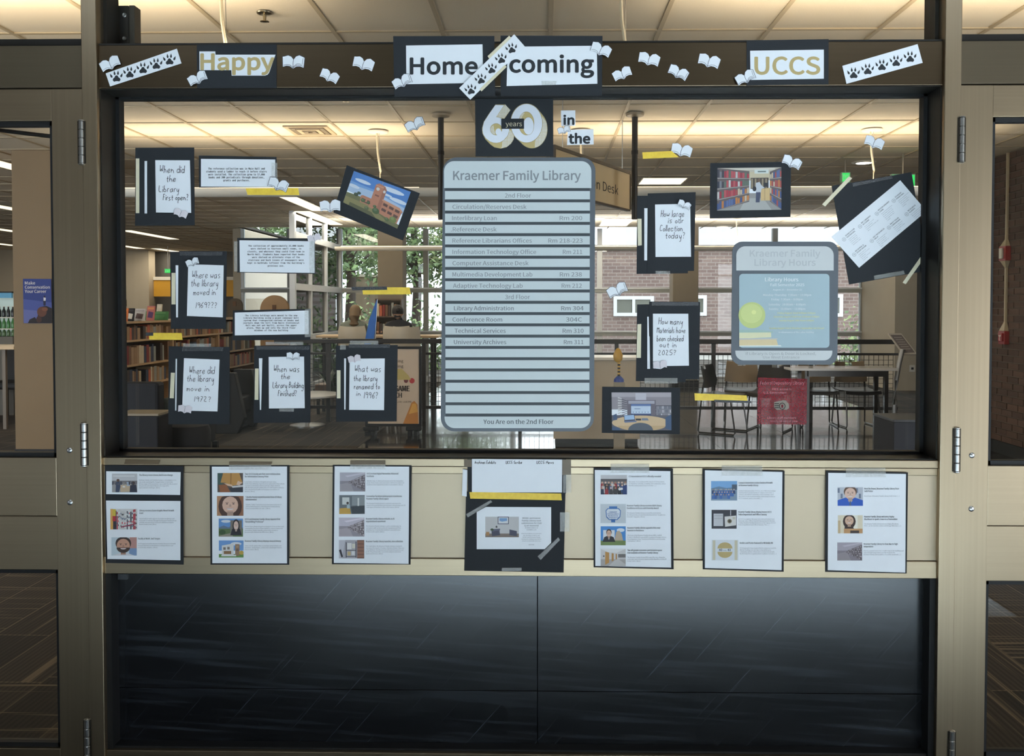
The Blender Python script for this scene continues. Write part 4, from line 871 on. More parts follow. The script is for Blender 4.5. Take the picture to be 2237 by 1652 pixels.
# ================================================================== FURNITURE, RIGHT
BLKP = mat('black_chair_shell', (24, 24, 26), .35); TANP = mat('taupe_chair_shell', (126, 108, 84), .5); CHR = mat('dark_chrome_rod', (70, 68, 66), .25, metal=.9)
def chair(name, label, cat, m, loc, rz, ms=None):
    t = thing(name, label, cat, (0, 0, 0)); z = .45; n = 8
    def shell(nm, prof, w, hole=None, tp=1.0):
        vs = []
        for k_, (yy, zz) in enumerate(prof):
            f_ = k_ / (len(prof) - 1)
            for i in range(n + 1): u = -1 + 2 * i / n; vs.append((u * w * (1 + (tp - 1) * f_), yy - .04 * u * u * (zz > z + .1), zz + .012 * u * u))
        m2 = len(vs); vs += [(a, b2 - .012, c - .010) for a, b2, c in vs]; fs2 = []
        for j in range(len(prof) - 1):
            for i in range(n):
                if hole and (j, i) in hole: continue
                q = j * (n + 1) + i; fs2 += [(q, q + 1, q + n + 2, q + n + 1), (m2 + q + n + 1, m2 + q + n + 2, m2 + q + 1, m2 + q)]
        for i in range(n):
            for q in (i, (len(prof) - 1) * (n + 1) + i): fs2.append((q, q + 1, m2 + q + 1, m2 + q))
        for j in range(len(prof) - 1):
            for q in (j * (n + 1), j * (n + 1) + n): fs2.append((q, q + n + 1, m2 + q + n + 1, m2 + q))
        return MB().add(vs, fs2).build(nm, ms if ms and nm == 'seat' else m, t, smooth=True)
    shell('seat', [(-.20, z - .035), (-.19, z - .005), (-.12, z), (0, z - .006), (.12, z), (.2, z + .015)], .225)
    shell('backrest', [(.19, z + .09), (.215, z + .16), (.235, z + .23), (.25, z + .29), (.262, z + .34)], .215, {(3, 3), (3, 4)}, .86)
    for s in (-1, 1):
        MB().tube([(s * .19, .19, z + .10), (s * .2, .2, z - .02), (s * .215, .235, .03), (s * .215, .225, .010), (s * .215, -.20, .010), (s * .215, -.215, .03), (s * .2, -.15, z - .02)], .0095, 8).build('sled_frame', CHR, t, smooth=True)
    MB().tube([(-.2, -.14, z - .025), (.2, -.14, z - .025)], .008, 8).build('seat_bar', CHR, t); MB().tube([(-.2, .17, z - .025), (.2, .17, z - .025)], .008, 8).build('seat_bar', CHR, t)
    t.location = loc; t.rotation_euler = (0, 0, rz); return t
def floor_at(px, D): return (at(px, 800, dy(D)).x, dy(D), .007)
chb = chair('black_chair', 'black shell chair with sled legs right of the checked out question card', 'chair', BLKP, floor_at(1582, 10.5), math.radians(58))
def another(src, loc, rz, label): c = copy_tree(src, loc, rz, label); c['group'] = 'black shell chairs at the window table'; return c
chb['group'] = 'black shell chairs at the window table'
another(chb, floor_at(1682, 10.75), math.radians(-30), 'black shell chair behind the red depository sticker')
cht = chair('taupe_chair', 'taupe shell chair behind the white table, below the hours sign', 'chair', TANP, floor_at(1785, 11.12), math.radians(-4), BLKP); cht['group'] = 'taupe shell chairs behind the white table'
c = copy_tree(cht, floor_at(1872, 11.12), math.radians(5), 'taupe shell chair behind the white table, next to the tablet stand')
c = copy_tree(cht, floor_at(1622, 11.1), math.radians(-10), 'taupe shell chair left of the white table')
p0, p1 = at(1727, 808, dy(10.6)), at(1963, 808, dy(10.6)); tz = .765; wt = thing('white_table', 'white topped table with dark legs in front of the railing at the right', 'table', ((p0.x + p1.x) / 2, dy(10.6), .007))
MB().box(p0.x, p1.x, dy(10.6), dy(11.05), tz - .03, tz).build('top', mat('white_table_top', (226, 224, 220), .14), wt, bevel=.004)
for x in (p0.x + .22, p1.x - .12):
    for y in (.05, .38): MB().box(x - .022, x + .022, dy(10.6) + y, dy(10.6) + y + .044, .007, tz - .03).build('leg', CHR, wt)
MB().box(p0.x + .22, p1.x - .12, dy(10.62), dy(10.64), tz - .10, tz - .03).build('apron', CHR, wt)
# tablet stand
D = 10.9; P = lambda u, v_: at(u, v_, dy(D)); ts = thing('tablet_stand', 'silver curved stand holding a tilted framed sheet at the right', 'sign stand', (P(1957, 915).x, dy(D), 0)); SIL = mat('satin_silver', (178, 176, 172), .35, metal=.7)
MB().tube([(P(1957, 915).x - .01, dy(D), .02), (P(1956, 880).x - .01, dy(D), .3), (P(1958, 830).x, dy(D), .6), (P(1965, 795).x, dy(D), .82), (P(1972, 770).x, dy(D), .98)], .028, 14).build('pole', SIL, ts, smooth=True)
MB().lathe((P(1957, 915).x, dy(D), 0), [(.16, 0), (.16, .012), (.03, .022)], 28).build('base', SIL, ts)
q = [P(1950, 729), P(1979, 729), P(2004, 774), P(1974, 775)]; off = [Vector((0, .14, 0)), Vector((0, .14, 0)), Vector((0, 0, 0)), Vector((0, 0, 0))]; q = [a + b_ for a, b_ in zip(q, off)]; nn = (q[1] - q[0]).cross(q[3] - q[0]).normalized(); nn = nn if nn.y < 0 else -nn
MB().prism(q, [a - nn * .02 for a in q]).build('frame', mat('ivory_frame', (214, 206, 192), .5), ts); cc = sum(q, Vector()) / 4
qi = [cc + (a - cc) * .84 + nn * .001 for a in q]; MB().flat(qi).build('sheet', col((132, 122, 120)), ts)
mb = MB()
for k_ in range(6): u = .12 + k_ * .13; a, b_ = qi[0].lerp(qi[3], u), qi[1].lerp(qi[2], u); c0, c1 = qi[0].lerp(qi[3], u + .045), qi[1].lerp(qi[2], u + .045); mb.flat([a.lerp(b_, .15) + nn * .001, a.lerp(b_, .85) + nn * .001, c0.lerp(c1, .85) + nn * .001, c0.lerp(c1, .15) + nn * .001])
mb.build('print_lines', col((186, 178, 172)), ts)
# dark low power cabinet at the right
D = 6.6; a_, b_ = at(1953, 917, dy(D)), at(2075, 917, dy(D)); lc_ = thing('low_cabinet', 'dark blue low cabinet with a socket in the lower right corner of the window', 'cabinet', ((a_.x + b_.x) / 2, dy(D), 0))
MB().box(a_.x, b_.x, dy(D), dy(D) + .4, .03, a_.z - .02).build('body', BLUEBASE, lc_, bevel=.004); MB().box(a_.x - .004, b_.x + .004, dy(D) - .006, dy(D) + .41, a_.z - .02, a_.z).build('top', mat('dark_top_board', (58, 60, 66), .4), lc_, bevel=.003); MB().box(a_.x + .02, b_.x - .02, dy(D) + .03, dy(D) + .38, 0, .03).build('plinth', GASK, lc_)
c = at(1987, 993, dy(D)); so = MB().box(c.x - .018, c.x + .018, dy(D) - .006, dy(D), c.z - .03, c.z + .03).build('socket_plate', STEEL, lc_, bevel=.002); MB().box(c.x - .008, c.x + .008, dy(D) - .008, dy(D) - .006, c.z - .012, c.z + .012).build('socket', GASK, so)
# desk put in for a door reflection, and striped post, beyond the directory's right edge
D = 9.6; a_, b_ = at(1300, 768, dy(D)), at(1398, 834, dy(D)); dk = thing('reflection_desk', 'beige desk standing in for a door reflection at the right edge of the directory', 'desk', ((a_.x + b_.x) / 2, dy(D), .007))
MB().box(a_.x - .45, b_.x, dy(D), dy(D) + .04, .06, .92).build('front_panel', mat('beige_laminate', (176, 160, 136), .5), dk); MB().box(a_.x - .47, b_.x + .03, dy(D) - .03, dy(D) + .5, .92, .95).build('worktop', mat('pale_worktop', (206, 200, 188), .35), dk, bevel=.004); MB().box(b_.x - .04, b_.x, dy(D) + .04, dy(D) + .45, .06, .92).build('side_panel', mat('beige_laminate', (176, 160, 136), .5), dk); MB().box(a_.x - .43, b_.x - .02, dy(D) + .03, dy(D) + .44, .007, .06).build('plinth', GASK, dk)
D = 9.2; P = lambda u, v_: at(u, v_, dy(D)); st_ = thing('striped_post', 'short yellow and black striped post on a blue base beside the directory', 'post', (P(1352, 828).x, dy(D), .007)); YEL = mat('signal_yellow', (206, 160, 60), .5)
pb = P(1352, 828); MB().box(pb.x - .05, pb.x + .06, dy(D) - .04, dy(D) + .05, .007, pb.z - .03).build('stem', mat('grey_stem', (150, 138, 118), .6), st_)
MB().lathe((pb.x, dy(D), 0), [(.055, pb.z - .03), (.05, pb.z), (.02, pb.z + .03)], 20).build('blue_base', mat('royal_blue', (30, 62, 150), .5), st_)
for k_ in range(8): z0 = pb.z + .03 + k_ * .018; MB().lathe((pb.x, dy(D), 0), [(.014, z0), (.014, z0 + .018)], 14).build('band', YEL if k_ % 2 else GASK, st_)
q = P(1348, 790); MB().lathe((pb.x - .01, dy(D), 0), [(.02, pb.z + .174), (.045, pb.z + .20), (.05, pb.z + .25), (.03, pb.z + .30), (.012, pb.z + .32)], 16).build('yellow_head', YEL, st_, smooth=True)
# fire alarm devices on the brick wall
REDM = mat('fire_red', (150, 26, 30), .4); CREAM = mat('cream_conduit', (190, 176, 146), .5)
def wall_pt(px, py):
    r_ = ray(px, py); t_ = BX / r_.x; return Vector((BX, -DIST + r_.y * t_, EYE + r_.z * t_))
cx0 = wall_pt(2203, 430).y
fa = thing('fire_strobe', 'red fire alarm strobe with a clear lens high on the brick wall', 'fire alarm', wall_pt(2200, 572)); z0, z1 = wall_pt(2200, 570).z, wall_pt(2200, 538).z
MB().box(BX - .055, BX, cx0 - .065, cx0 + .065, z0, z1).build('housing', REDM, fa, bevel=.004); MB().box(BX - .075, BX - .055, cx0 - .03, cx0 + .03, z0 + .02, z1 - .02).build('lens', mat('clear_strobe_lens', (214, 208, 196), .2), fa, bevel=.006)
fp = thing('fire_pull_station', 'red fire alarm pull station marked T low on the brick wall', 'fire alarm', wall_pt(2195, 752)); y0, y1 = wall_pt(2195, 752).z, wall_pt(2195, 723).z
MB().box(BX - .05, BX, cx0 - .06, cx0 + .06, y0, y1).build('housing', REDM, fp, bevel=.004); MB().box(BX - .07, BX - .05, cx0 - .045, cx0 + .03, y0 + .03, y1 - .02).build('handle', REDM, fp, bevel=.004)
zc = (y0 + y1) / 2; mb = MB(); mb.box(BX - .0715, BX - .07, cx0 - .03, cx0 + .015, zc + .012, zc + .026); mb.box(BX - .0715, BX - .07, cx0 - .014, cx0 - .001, zc - .03, zc + .012); mb.build('mark', col((226, 206, 200)), fp)
cd = thing('conduit', 'thin cream conduit running down the brick wall between the alarms', 'conduit', (BX, cx0, z1)); zb1 = wall_pt(2200, 600).z
MB().box(BX - .022, BX - .001, cx0 - .011, cx0 + .011, z1 + .07, CEIL - .01).build('upper_run', CREAM, cd); MB().box(BX - .022, BX - .001, cx0 - .011, cx0 + .011, y1 + .09, z0 - .07).build('lower_run', CREAM, cd)
for za, zb2 in ((z1 + .001, z1 + .07), (z0 - .001, z0 - .07), (y1 + .001, y1 + .09)):
    MB().prism([(BX - .05, cx0 - .05, za), (BX - .05, cx0 + .05, za), (BX - .022, cx0 + .012, zb2), (BX - .022, cx0 - .012, zb2)], [(BX - .001, cx0 - .05, za), (BX - .001, cx0 + .05, za), (BX - .001, cx0 + .012, zb2), (BX - .001, cx0 - .012, zb2)]).build('flared_box', CREAM, cd)
# ================================================================== THROUGH THE LEFT DOOR
D = 8.69; Yp = dy(D) - .004; po = thing('wall_poster', 'dark blue poster headed Make Conservation Your Career on the beige column', 'poster', at(81, 707, Yp)); f = crop(0, 600, 3.933)
sheet('paper', [(198, 36), (440, 38), (447, 418), (204, 418)], Yp, .002, col((44, 62, 128)), po, f)
prints('picture', [(col((70, 84, 150)), [(200, 210), (444, 240), (446, 417), (205, 417)]), (col((96, 104, 160)), [(202, 300), (446, 320), (446, 417), (205, 417)]), (col((28, 24, 30)), [(240, 417), (255, 385), (300, 365), (320, 395), (330, 300), (360, 275), (400, 270), (446, 290), (447, 417)]), (col((96, 58, 44)), ell(360, 320, 42, 44, 14)), (col((120, 74, 54)), ell(385, 298, 26, 18, 12)), (col((66, 40, 34)), ell(335, 385, 24, 30, 12)), (col((30, 34, 60)), [(374, 268), (392, 268), (394, 215), (388, 190), (378, 190), (370, 215)]), (col((206, 206, 214)), [(374, 225), (392, 225), (394, 200), (374, 196)]), (col((40, 30, 30)), ell(383, 188, 6, 8, 10))], Yp - .002, po, f)
mb = MB(); line(mb, 'Make', 213, 302, 85, 26, Yp - .003, f, bold=.012); line(mb, 'Conservation', 213, 428, 121, 26, Yp - .003, f, bold=.012); line(mb, 'Your Career', 213, 398, 157, 26, Yp - .003, f, bold=.012)
mb.build('headline', col((214, 210, 208)), po)
D = 12.0; P = lambda u, v_: at(u, v_, dy(D)); co_ = thing('bottle_cooler', 'lit drinks cooler with rows of bottles seen past the beige column', 'cooler', (P(0, 740).x, dy(D), 0)); xa, xb = P(-60, 700).x, P(27, 700).x
zt_, zbm = P(10, 640).z, P(10, 736).z
MB().box(xa, xb, dy(D) + .3, dy(D) + .34, .5, zt_).build('back', mat('cooler_white', (196, 214, 206), .5, emit=.25), co_); MB().box(xa, xb, dy(D), dy(D) + .34, zt_, zt_ + .02).build('canopy', GASK, co_); MB().box(xa, xb, dy(D) - .01, dy(D) + .02, P(10, 651).z, zt_).build('header', mat('cooler_blue', (70, 150, 190), .4, emit=.1), co_); MB().box(xa, xb, dy(D), dy(D) + .34, .0, zbm).build('base', WG, co_)
for z in (P(0, 693).z, P(0, 718).z): MB().box(xa, xb, dy(D), dy(D) + .29, z - .012, z).build('shelf', WHITE, co_)
proto = None
for ri, (zpy, cc_, nm) in enumerate(((693, (40, 46, 50), 'dark'), (718, (70, 130, 74), 'green'), (735, (90, 120, 80), 'olive'))):
    for k_ in range(9):
        x = xb - .04 - k_ * .062; z = P(0, zpy).z + .001; hb = .15 if ri < 2 else .11; t = thing('bottle', '%s bottle, %s from the column on the %s shelf of the cooler' % (nm, ORD(k_ + 1), ('upper', 'middle', 'lower')[ri]), 'bottle', (x, dy(D) + .08, z), 'bottles in the cooler')
        MB().lathe((x, dy(D) + .08, z), [(.022, 0), (.024, .01), (.024, hb * .55), (.010, hb * .78), (.010, hb * .93)], 12).build('body', mat('bottle_%s' % nm, cc_, .15), t, smooth=True); MB().lathe((x, dy(D) + .08, z), [(.012, hb * .93), (.012, hb)], 10).build('cap', WHITE, t)
D = 10.6; p = at(5, 757, dy(D)); dt = thing('side_table', 'tall wooden table seen past the beige column', 'table', (p.x, dy(D), 0)); MB().box(p.x - 1.2, p.x + .14, dy(D), dy(D) + .6, p.z - .04, p.z).build('top', mat('beech_top', (206, 178, 140), .4), dt, bevel=.004)
for x in (p.x - .01, p.x - 1.1):
    for y in (.04, .52): MB().box(x - .02, x + .02, dy(D) + y, dy(D) + y + .04, 0, p.z - .04).build('leg', mat('grey_leg', (120, 110, 98), .5), dt)
p = at(14, 800, dy(11.6)); sc2 = thing('dark_chair', 'dark upholstered chair behind the tall table past the beige column', 'chair', (p.x, dy(11.6), 0)); MB().box(p.x - .25, p.x + .25, dy(11.5), dy(11.95), .40, .50).build('seat', BLKF, sc2, bevel=.03); MB().box(p.x - .25, p.x + .25, dy(11.9), dy(11.95), .40, .93).build('backrest', BLKF, sc2, bevel=.02)
for sx in (-.22, .19):
    for sy in (.0, .4): MB().box(p.x + sx, p.x + sx + .03, dy(11.52) + sy, dy(11.55) + sy, 0, .40).build('leg', GASK, sc2)
# ================================================================== OUTSIDE
box('ground', mat('pale_concrete_yard', (150, 148, 142), .9, noise=(1.5, .15)), -30, 40, WY + .1, 60, -.25, -.15, kind='structure', label='pale yard outside the windows', cat='ground')
BD = 31.0; BY = dy(BD); a_ = at(1225, 600, BY); top = at(1400, 546, BY).z
bb = thing('brick_building', 'brown brick building with white framed windows across the yard', 'building', (a_.x + 9, BY, -.2))
bm = mat('distant_brick', (158, 124, 110), .9); nt = bm.node_tree; N = nt.nodes; L = nt.links; tc = N.new('ShaderNodeTexCoord'); mp = N.new('ShaderNodeMapping'); mp.inputs['Rotation'].default_value = (R90, 0, 0); br2 = N.new('ShaderNodeTexBrick'); br2.inputs['Scale'].default_value = 1
br2.inputs['Brick Width'].default_value = .30; br2.inputs['Row Height'].default_value = .12; br2.inputs['Mortar Size'].default_value = .012; br2.inputs['Color1'].default_value = lin((122, 104, 97)) + (1,); br2.inputs['Color2'].default_value = lin((104, 86, 81)) + (1,); br2.inputs['Mortar'].default_value = lin((136, 126, 120)) + (1,)
L.new(tc.outputs['Object'], mp.inputs[0]); L.new(mp.outputs[0], br2.inputs[0]); L.new(br2.outputs[0], N['Principled BSDF'].inputs['Base Color'])
MB().box(a_.x, 22, BY, BY + 6, -.2, top).build('wall', bm, bb); MB().box(a_.x - .1, 22.1, BY - .12, BY + 6, top, top + .18).build('coping', mat('pale_coping', (206, 206, 202), .7), bb)
MB().box(a_.x + 2.5, 22, BY + 2.5, BY + 6, top + .18, top + 4.2).build('penthouse', mat('ribbed_pale_siding', (170, 172, 172), .7, noise=(3, .1), stretch=(14, 1, .1)), bb)
for x0, y0, x1, y1 in ((1340, 647, 1428, 691), (1480, 645, 1543, 690), (1600, 645, 1680, 690), (1903, 641, 1956, 694), (1760, 643, 1840, 692)):
    p0, p1 = at(x0, y0, BY), at(x1, y1, BY); w = MB()
    for a, b_, c0, c1 in ((p0.x, p1.x, p0.z - .12, p0.z), (p0.x, p1.x, p1.z, p1.z + .12), (p0.x, p0.x + .12, p1.z + .12, p0.z - .12), (p1.x - .12, p1.x, p1.z + .12, p0.z - .12), ((p0.x + p1.x) / 2 - .05, (p0.x + p1.x) / 2 + .05, p1.z + .12, p0.z - .12)): w.box(a, b_, BY - .08, BY + .01, c0, c1)
    wo = w.build('window', mat('white_building_frame', (196, 198, 200), .5), bb); MB().box(p0.x + .1, p1.x - .1, BY - .03, BY - .01, p1.z + .1, p0.z - .1).build('window_glass', mat('dusky_pane', (96, 98, 90), .15), wo)
# trees
def tree(x, Y, hgt, rad, n, cols, label, trunk_r=.16, low=.9):
    t = thing('tree', label, 'tree', (x, Y, -.15), 'trees outside the windows'); bark = mat('dark_bark', (66, 56, 48), .9, bump=(30, .5))
    mb = MB(); top = Vector((x, Y, hgt * .8)); mb.tube([(x, Y, -.15), (x + .1, Y, hgt * .3), (x - .05, Y + .05, hgt * .55), top], [trunk_r, trunk_r * .8, trunk_r * .6, .04], 10); cl = []
    for k_ in range(16):
        a = k_ * 2.4; z = hgt * random.uniform(.28, .8); d_ = Vector((math.cos(a), math.sin(a), random.uniform(.1, .7))) * rad * random.uniform(.5, .95); b0 = Vector((x, Y, z)); mb.tube([b0, b0 + d_ * .5 + Vector((0, 0, .1)), b0 + d_], [.05, .03, .012], 6); cl += [b0 + d_, b0 + d_ * .55]
    mb.build('trunk', bark, t)
    for ci, c_ in enumerate(cols):
        lf = MB()
        for k_ in range(n // len(cols)):
            c = random.choice(cl); q = c + Vector((random.gauss(0, rad * .20), random.gauss(0, rad * .20), random.gauss(0, rad * .17)))
            if q.z < low: continue
            s_ = random.uniform(.05, .12); u = Vector((random.uniform(-1, 1), random.uniform(-1, 1), random.uniform(-1, 1))).normalized(); v_ = u.orthogonal().normalized(); lf.flat([q - u * s_, q + v_ * s_ * .5, q + u * s_, q - v_ * s_ * .5])
        lf.build('foliage', mat('leaf_%d_%d_%d' % c_, c_, .7), t, kind='stuff')
G1, G2, G3 = (100, 122, 74), (74, 94, 58), (126, 142, 92)
tree(at(760, 600, dy(24)).x, dy(24), 7.5, 2.3, 5200, (G1, G2), 'leafy green tree behind the window left of the blue banner')
tree(at(905, 600, dy(26)).x, dy(26), 7.5, 2.4, 4600, (G1, G3, G2), 'open branched tree in the window just left of the directory')
tree(at(690, 640, dy(30)).x, dy(30), 7, 2.4, 4600, (G2, G1), 'darker tree beyond the receding side windows')
tree(at(590, 640, dy(33)).x, dy(33), 6.5, 2.2, 3600, (G3, G1), 'pale green tree far behind the typed notes')
tree(at(1010, 600, dy(27)).x, dy(27), 7, 2.4, 4200, (G1, G2), 'green tree mostly hidden behind the directory')
def shrub(px, D, w, hgt, label):
    x = at(px, 700, dy(D)).x; t = thing('shrub', label, 'shrub', (x, dy(D), -.15), 'shrubs below the windows'); 
    for c_ in (G2, G3):
        lf = MB()
        for k_ in range(700):
            q = Vector((x + random.gauss(0, w * .4), dy(D) + random.gauss(0, .3), -.1 + abs(random.gauss(0, .45)) * hgt)); s_ = random.uniform(.04, .09); u = Vector((random.uniform(-1, 1), random.uniform(-1, 1), random.uniform(-1, 1))).normalized(); v_ = u.orthogonal().normalized(); lf.flat([q - u * s_, q + v_ * s_ * .5, q + u * s_, q - v_ * s_ * .5])
        lf.build('foliage', mat('leaf_%d_%d_%d' % c_, c_, .7), t, kind='stuff')
    MB().tube([(x, dy(D), -.15), (x, dy(D), hgt * .5)], .03, 6).build('stem', mat('dark_bark', (66, 56, 48), .9), t)
shrub(810, 21, .9, 1.5, 'green shrub below the tree windows at the left'); shrub(925, 21, 1.5, 1.6, 'green shrub below the window beside the directory'); shrub(1910, 22, 1.2, 1.2, 'green shrub outside at the far right')
sb2 = thing('stone_wall', 'tan stone wall among the trees outside', 'wall', (at(805, 640, dy(28)).x, dy(28), -.15)); a_, b_ = at(766, 605, dy(28)), at(845, 605, dy(28)); MB().box(a_.x, b_.x, dy(28), dy(28.4), -.15, a_.z).build('masonry', mat('tan_stone', (140, 124, 102), .9, noise=(3, .2), bump=(8, .4)), sb2); MB().box(a_.x - .05, b_.x + .05, dy(27.95), dy(28.45), a_.z, a_.z + .08).build('capstone', mat('pale_capstone', (196, 186, 166), .9), sb2)
# ================================================================== PAPER DISPLAY
PG = GY - .0005                                  # front of the glass
PH = -.0005                                      # front of the header beam
PN = -.0025                                      # front of the notice panel rails
BLK = mat('black_card', (33, 36, 40), .8, noise=(120, .10), bump=(300, .15))
WHT = mat('white_paper', (240, 243, 247), .85, noise=(24, .025), bump=(60, .08))
INK = mat('black_marker_ink', (26, 27, 30), .7); TYPE = mat('typed_ink', (44, 44, 48), .8)
GOLD = mat('gold_letter_ink', (186, 164, 112), .7); LETTER = mat('charcoal_letter_ink', (38, 42, 46), .7)
GTAPE = mat('gold_washi_tape', (253, 204, 70), .5, noise=(90, .22), bump=(160, .4)); CTAPE = mat('cream_tape', (224, 214, 184), .5, noise=(50, .1))
SCOTCH = film_mat('clear_tape', (226, 226, 220), .2, .12); GLIT = mat('crinkled_black_tape', (30, 31, 36), .25, spec=1.0, noise=(300, .6), bump=(400, 1.0)); BROWNT = mat('brown_tape', (104, 86, 62), .35)
PALE = mat('pale_pink_white_paper', (226, 218, 222), .85); OUTL = mat('grey_outline_ink', (84, 86, 94), .8)
LAB = lambda s: s
def ctr(pts, fn=ID): return (sum(fn(*p)[0] for p in pts) / len(pts), max(fn(*p)[1] for p in pts))
def card(name, label, cat, pts, Y, fn=ID, group=None):
    u, v_ = ctr(pts, fn); return thing(name, label, cat, at(u, v_, Y), group)
# ---------------------------------------------------------------- open-book cut-outs
BOOKO = [(-1, .42), (-.93, -.5), (-.6, -.40), (-.3, -.42), (0, -.62), (.3, -.42), (.62, -.40), (.95, -.5), (1, .40), (.8, .50), (.5, .62), (.2, .50), (0, .20), (-.2, .46), (-.5, .56), (-.8, .46)]
def paper_book(cx, cy, w, ang, Y, label, lay=0, style=0):
    a = math.radians(ang); s = w / 2
    def f(u, v_): return (cx + s * (u * math.cos(a) - v_ * math.sin(a) * 1.0), cy - s * (u * math.sin(a) + v_ * math.cos(a)))
    Yb = Y - lay * .001; t = thing('paper_book', label, 'paper cutout', at(cx, cy + s * .5, Yb), 'open book paper cutouts')
    sheet('cutout', BOOKO, Yb, .0008, PALE if style == 2 else WHT, t, f)
    mb = MB(); Yf = Yb - .0009; wd_ = .045
    pen(mb, [(0, -.58), (-.03, -.1), (0, .2)], wd_, Yf, f)
    if style == 0:
        pen(mb, BOOKO, wd_ * 1.1, Yf, f, closed=True); pen(mb, [(0, -.52), (-.3, -.30), (-.6, -.28), (-.88, -.36)], wd_, Yf, f); pen(mb, [(0, -.52), (.3, -.30), (.6, -.28), (.88, -.36)], wd_, Yf, f)
        pen(mb, [(0, -.45), (.30, -.18), (.55, -.16), (.80, -.22), (.85, .36)], wd_ * .8, Yf, f)
    elif style == 1:
        pen(mb, BOOKO, wd_ * .5, Yf, f, closed=True); pen(mb, [(0, -.50), (.32, -.28), (.6, -.26), (.86, -.33)], wd_ * .7, Yf, f); pen(mb, [(0, -.50), (-.32, -.28), (-.6, -.26), (-.86, -.33)], wd_ * .7, Yf, f)
    mb.build('drawn_lines', OUTL, t)
for args in ((240, 139, 45, 24, PH, 'white paper book above the left end of the left paw strip', 3, 1), (431, 171, 43, 24, PH, 'white paper book at the lower left corner of the Happy card', 3, 0),
        (641, 135, 49, -3, PH, 'white paper book just right of the Happy card', 0, 0), (720, 166, 42, -26, PH, 'white paper book low on the header between Happy and Home', 0, 1), (794, 139, 47, -16, PH, 'white paper book high on the header left of the Home card', 0, 1),
        (878, 178, 43, 24, PH, 'white paper book on the lower left corner of the Home card', 4, 0), (1313, 108, 45, -22, PH, 'white paper book on the upper right corner of the coming card', 4, 1), (1359, 161, 42, 22, PH, 'white paper book right of the coming card, low on the header', 0, 1),
        (1418, 129, 47, -14, PH, 'white paper book high on the header right of the coming card', 0, 1), (1482, 158, 45, -26, PH, 'white paper book with bold outline midway between coming and UCCS', 0, 0), (1549, 133, 48, -16, PH, 'white paper book high on the header left of the UCCS card', 0, 1),
        (1628, 169, 44, 24, PH, 'white paper book on the lower left corner of the UCCS card', 4, 0),
        (906, 272, 43, 24, PG, 'white paper book on the glass left of the 60 years card', 0, 0), (1232, 284, 28, 14, PG, 'small white paper book between the words in and the', 3, 0), (608, 403, 45, -20, PG, 'white paper book between the first typed note and the gold tape', 5, 0),
        (395, 466, 30, -20, PG, 'small blank paper book at the foot of the first open question card', 7, 2), (721, 450, 46, 2, PG, 'white paper book at the lower left corner of the tower photo', 4, 1), (1489, 328, 46, -14, PG, 'white paper book at the right end of the upper right gold tape', 3, 1),
        (1910, 311, 43, -20, PG, 'white paper book alone on the glass at the upper right', 0, 1), (1730, 354, 43, -24, PG, 'white paper book on the upper right corner of the book stacks photo', 4, 0), (1495, 447, 29, -26, PG, 'small white paper book on the how large question note', 7, 0),
        (1348, 634, 45, 24, PG, 'white paper book alone on the glass right of the directory', 0, 0), (420, 573, 29, 18, PG, 'small white paper book on the 1969 question card', 7, 0), (404, 894, 30, -8, PG, 'small blank paper book at the foot of the 1972 question card', 7, 2),
        (640, 778, 29, -4, PG, 'small white paper book on the building finished question card', 7, 0), (774, 784, 28, 10, PG, 'small pale paper book on the renamed question card', 7, 2), (686, 520, 29, 10, PG, 'small faint paper book at the corner of the second typed note', 7, 2), (1442, 797, 30, 5, PG, 'small blank paper book at the foot of the checked out question card', 7, 2)):
    paper_book(*args)
# ---------------------------------------------------------------- paw strips
PAD = [(-.62, -.62), (-.42, -.86), (-.1, -.80), (.1, -.80), (.42, -.86), (.62, -.62), (.52, -.36), (.3, -.18), (.18, .06), (0, .12), (-.18, .06), (-.3, -.18), (-.52, -.36)]
def toe(cx, cy, rx, ry, rot):
    o = ell(0, 0, rx, ry, 12, math.radians(130), math.radians(410)); o = o + [(0, ry * 2.0)]; c, s = math.cos(rot), math.sin(rot)
    return [(cx + x * c - y * s, cy + x * s + y * c) for x, y in o]
TOES = [toe(-.27, .40, .15, .24, .08), toe(.27, .40, .15, .24, -.08), toe(-.78, 0, .16, .24, .45), toe(.78, 0, .16, .24, -.45)]
def paw_strip(quad, paws, size, ang, label, lay, tapes=()):
    t = card('paw_strip', label, 'paper strip', quad, PH); Y = PH - lay * .001; sheet('strip', quad, Y, .0006, WHT, t)
    for px, py in paws:
        a = math.radians(ang); f = lambda u, v_: (px + size * (u * math.cos(a) - v_ * math.sin(a)), py - size * (u * math.sin(a) + v_ * math.cos(a)))
        prints('paw_print', [(LETTER, PAD)] + [(LETTER, q) for q in TOES], Y - .0007, t, f)
    for q in tapes: sheet('tape', q, Y - .0007, .0004, CTAPE, t)
z1, z2, z3 = crop(0, 0, 3.177), crop(700, 0, 3.177), crop(1400, 0, 2.6726)
paw_strip([(231, 160.5), (386.5, 106.4), (396.6, 138.5), (240.8, 188.9)], [z1(*p) for p in ((808, 528), (900, 500), (992, 470), (1084, 440), (1176, 410))], 14, 3, 'white strip of five black paw prints at the left end of the header', 1)
paw_strip([(1840, 144), (2004.3, 96.5), (2015.5, 137.3), (1849, 183.3)], [z3(*p) for p in ((1242, 425), (1324, 402), (1407, 378), (1490, 354), (1572, 330))], 14, 2, 'white strip of five black paw prints at the right end of the header', 1)
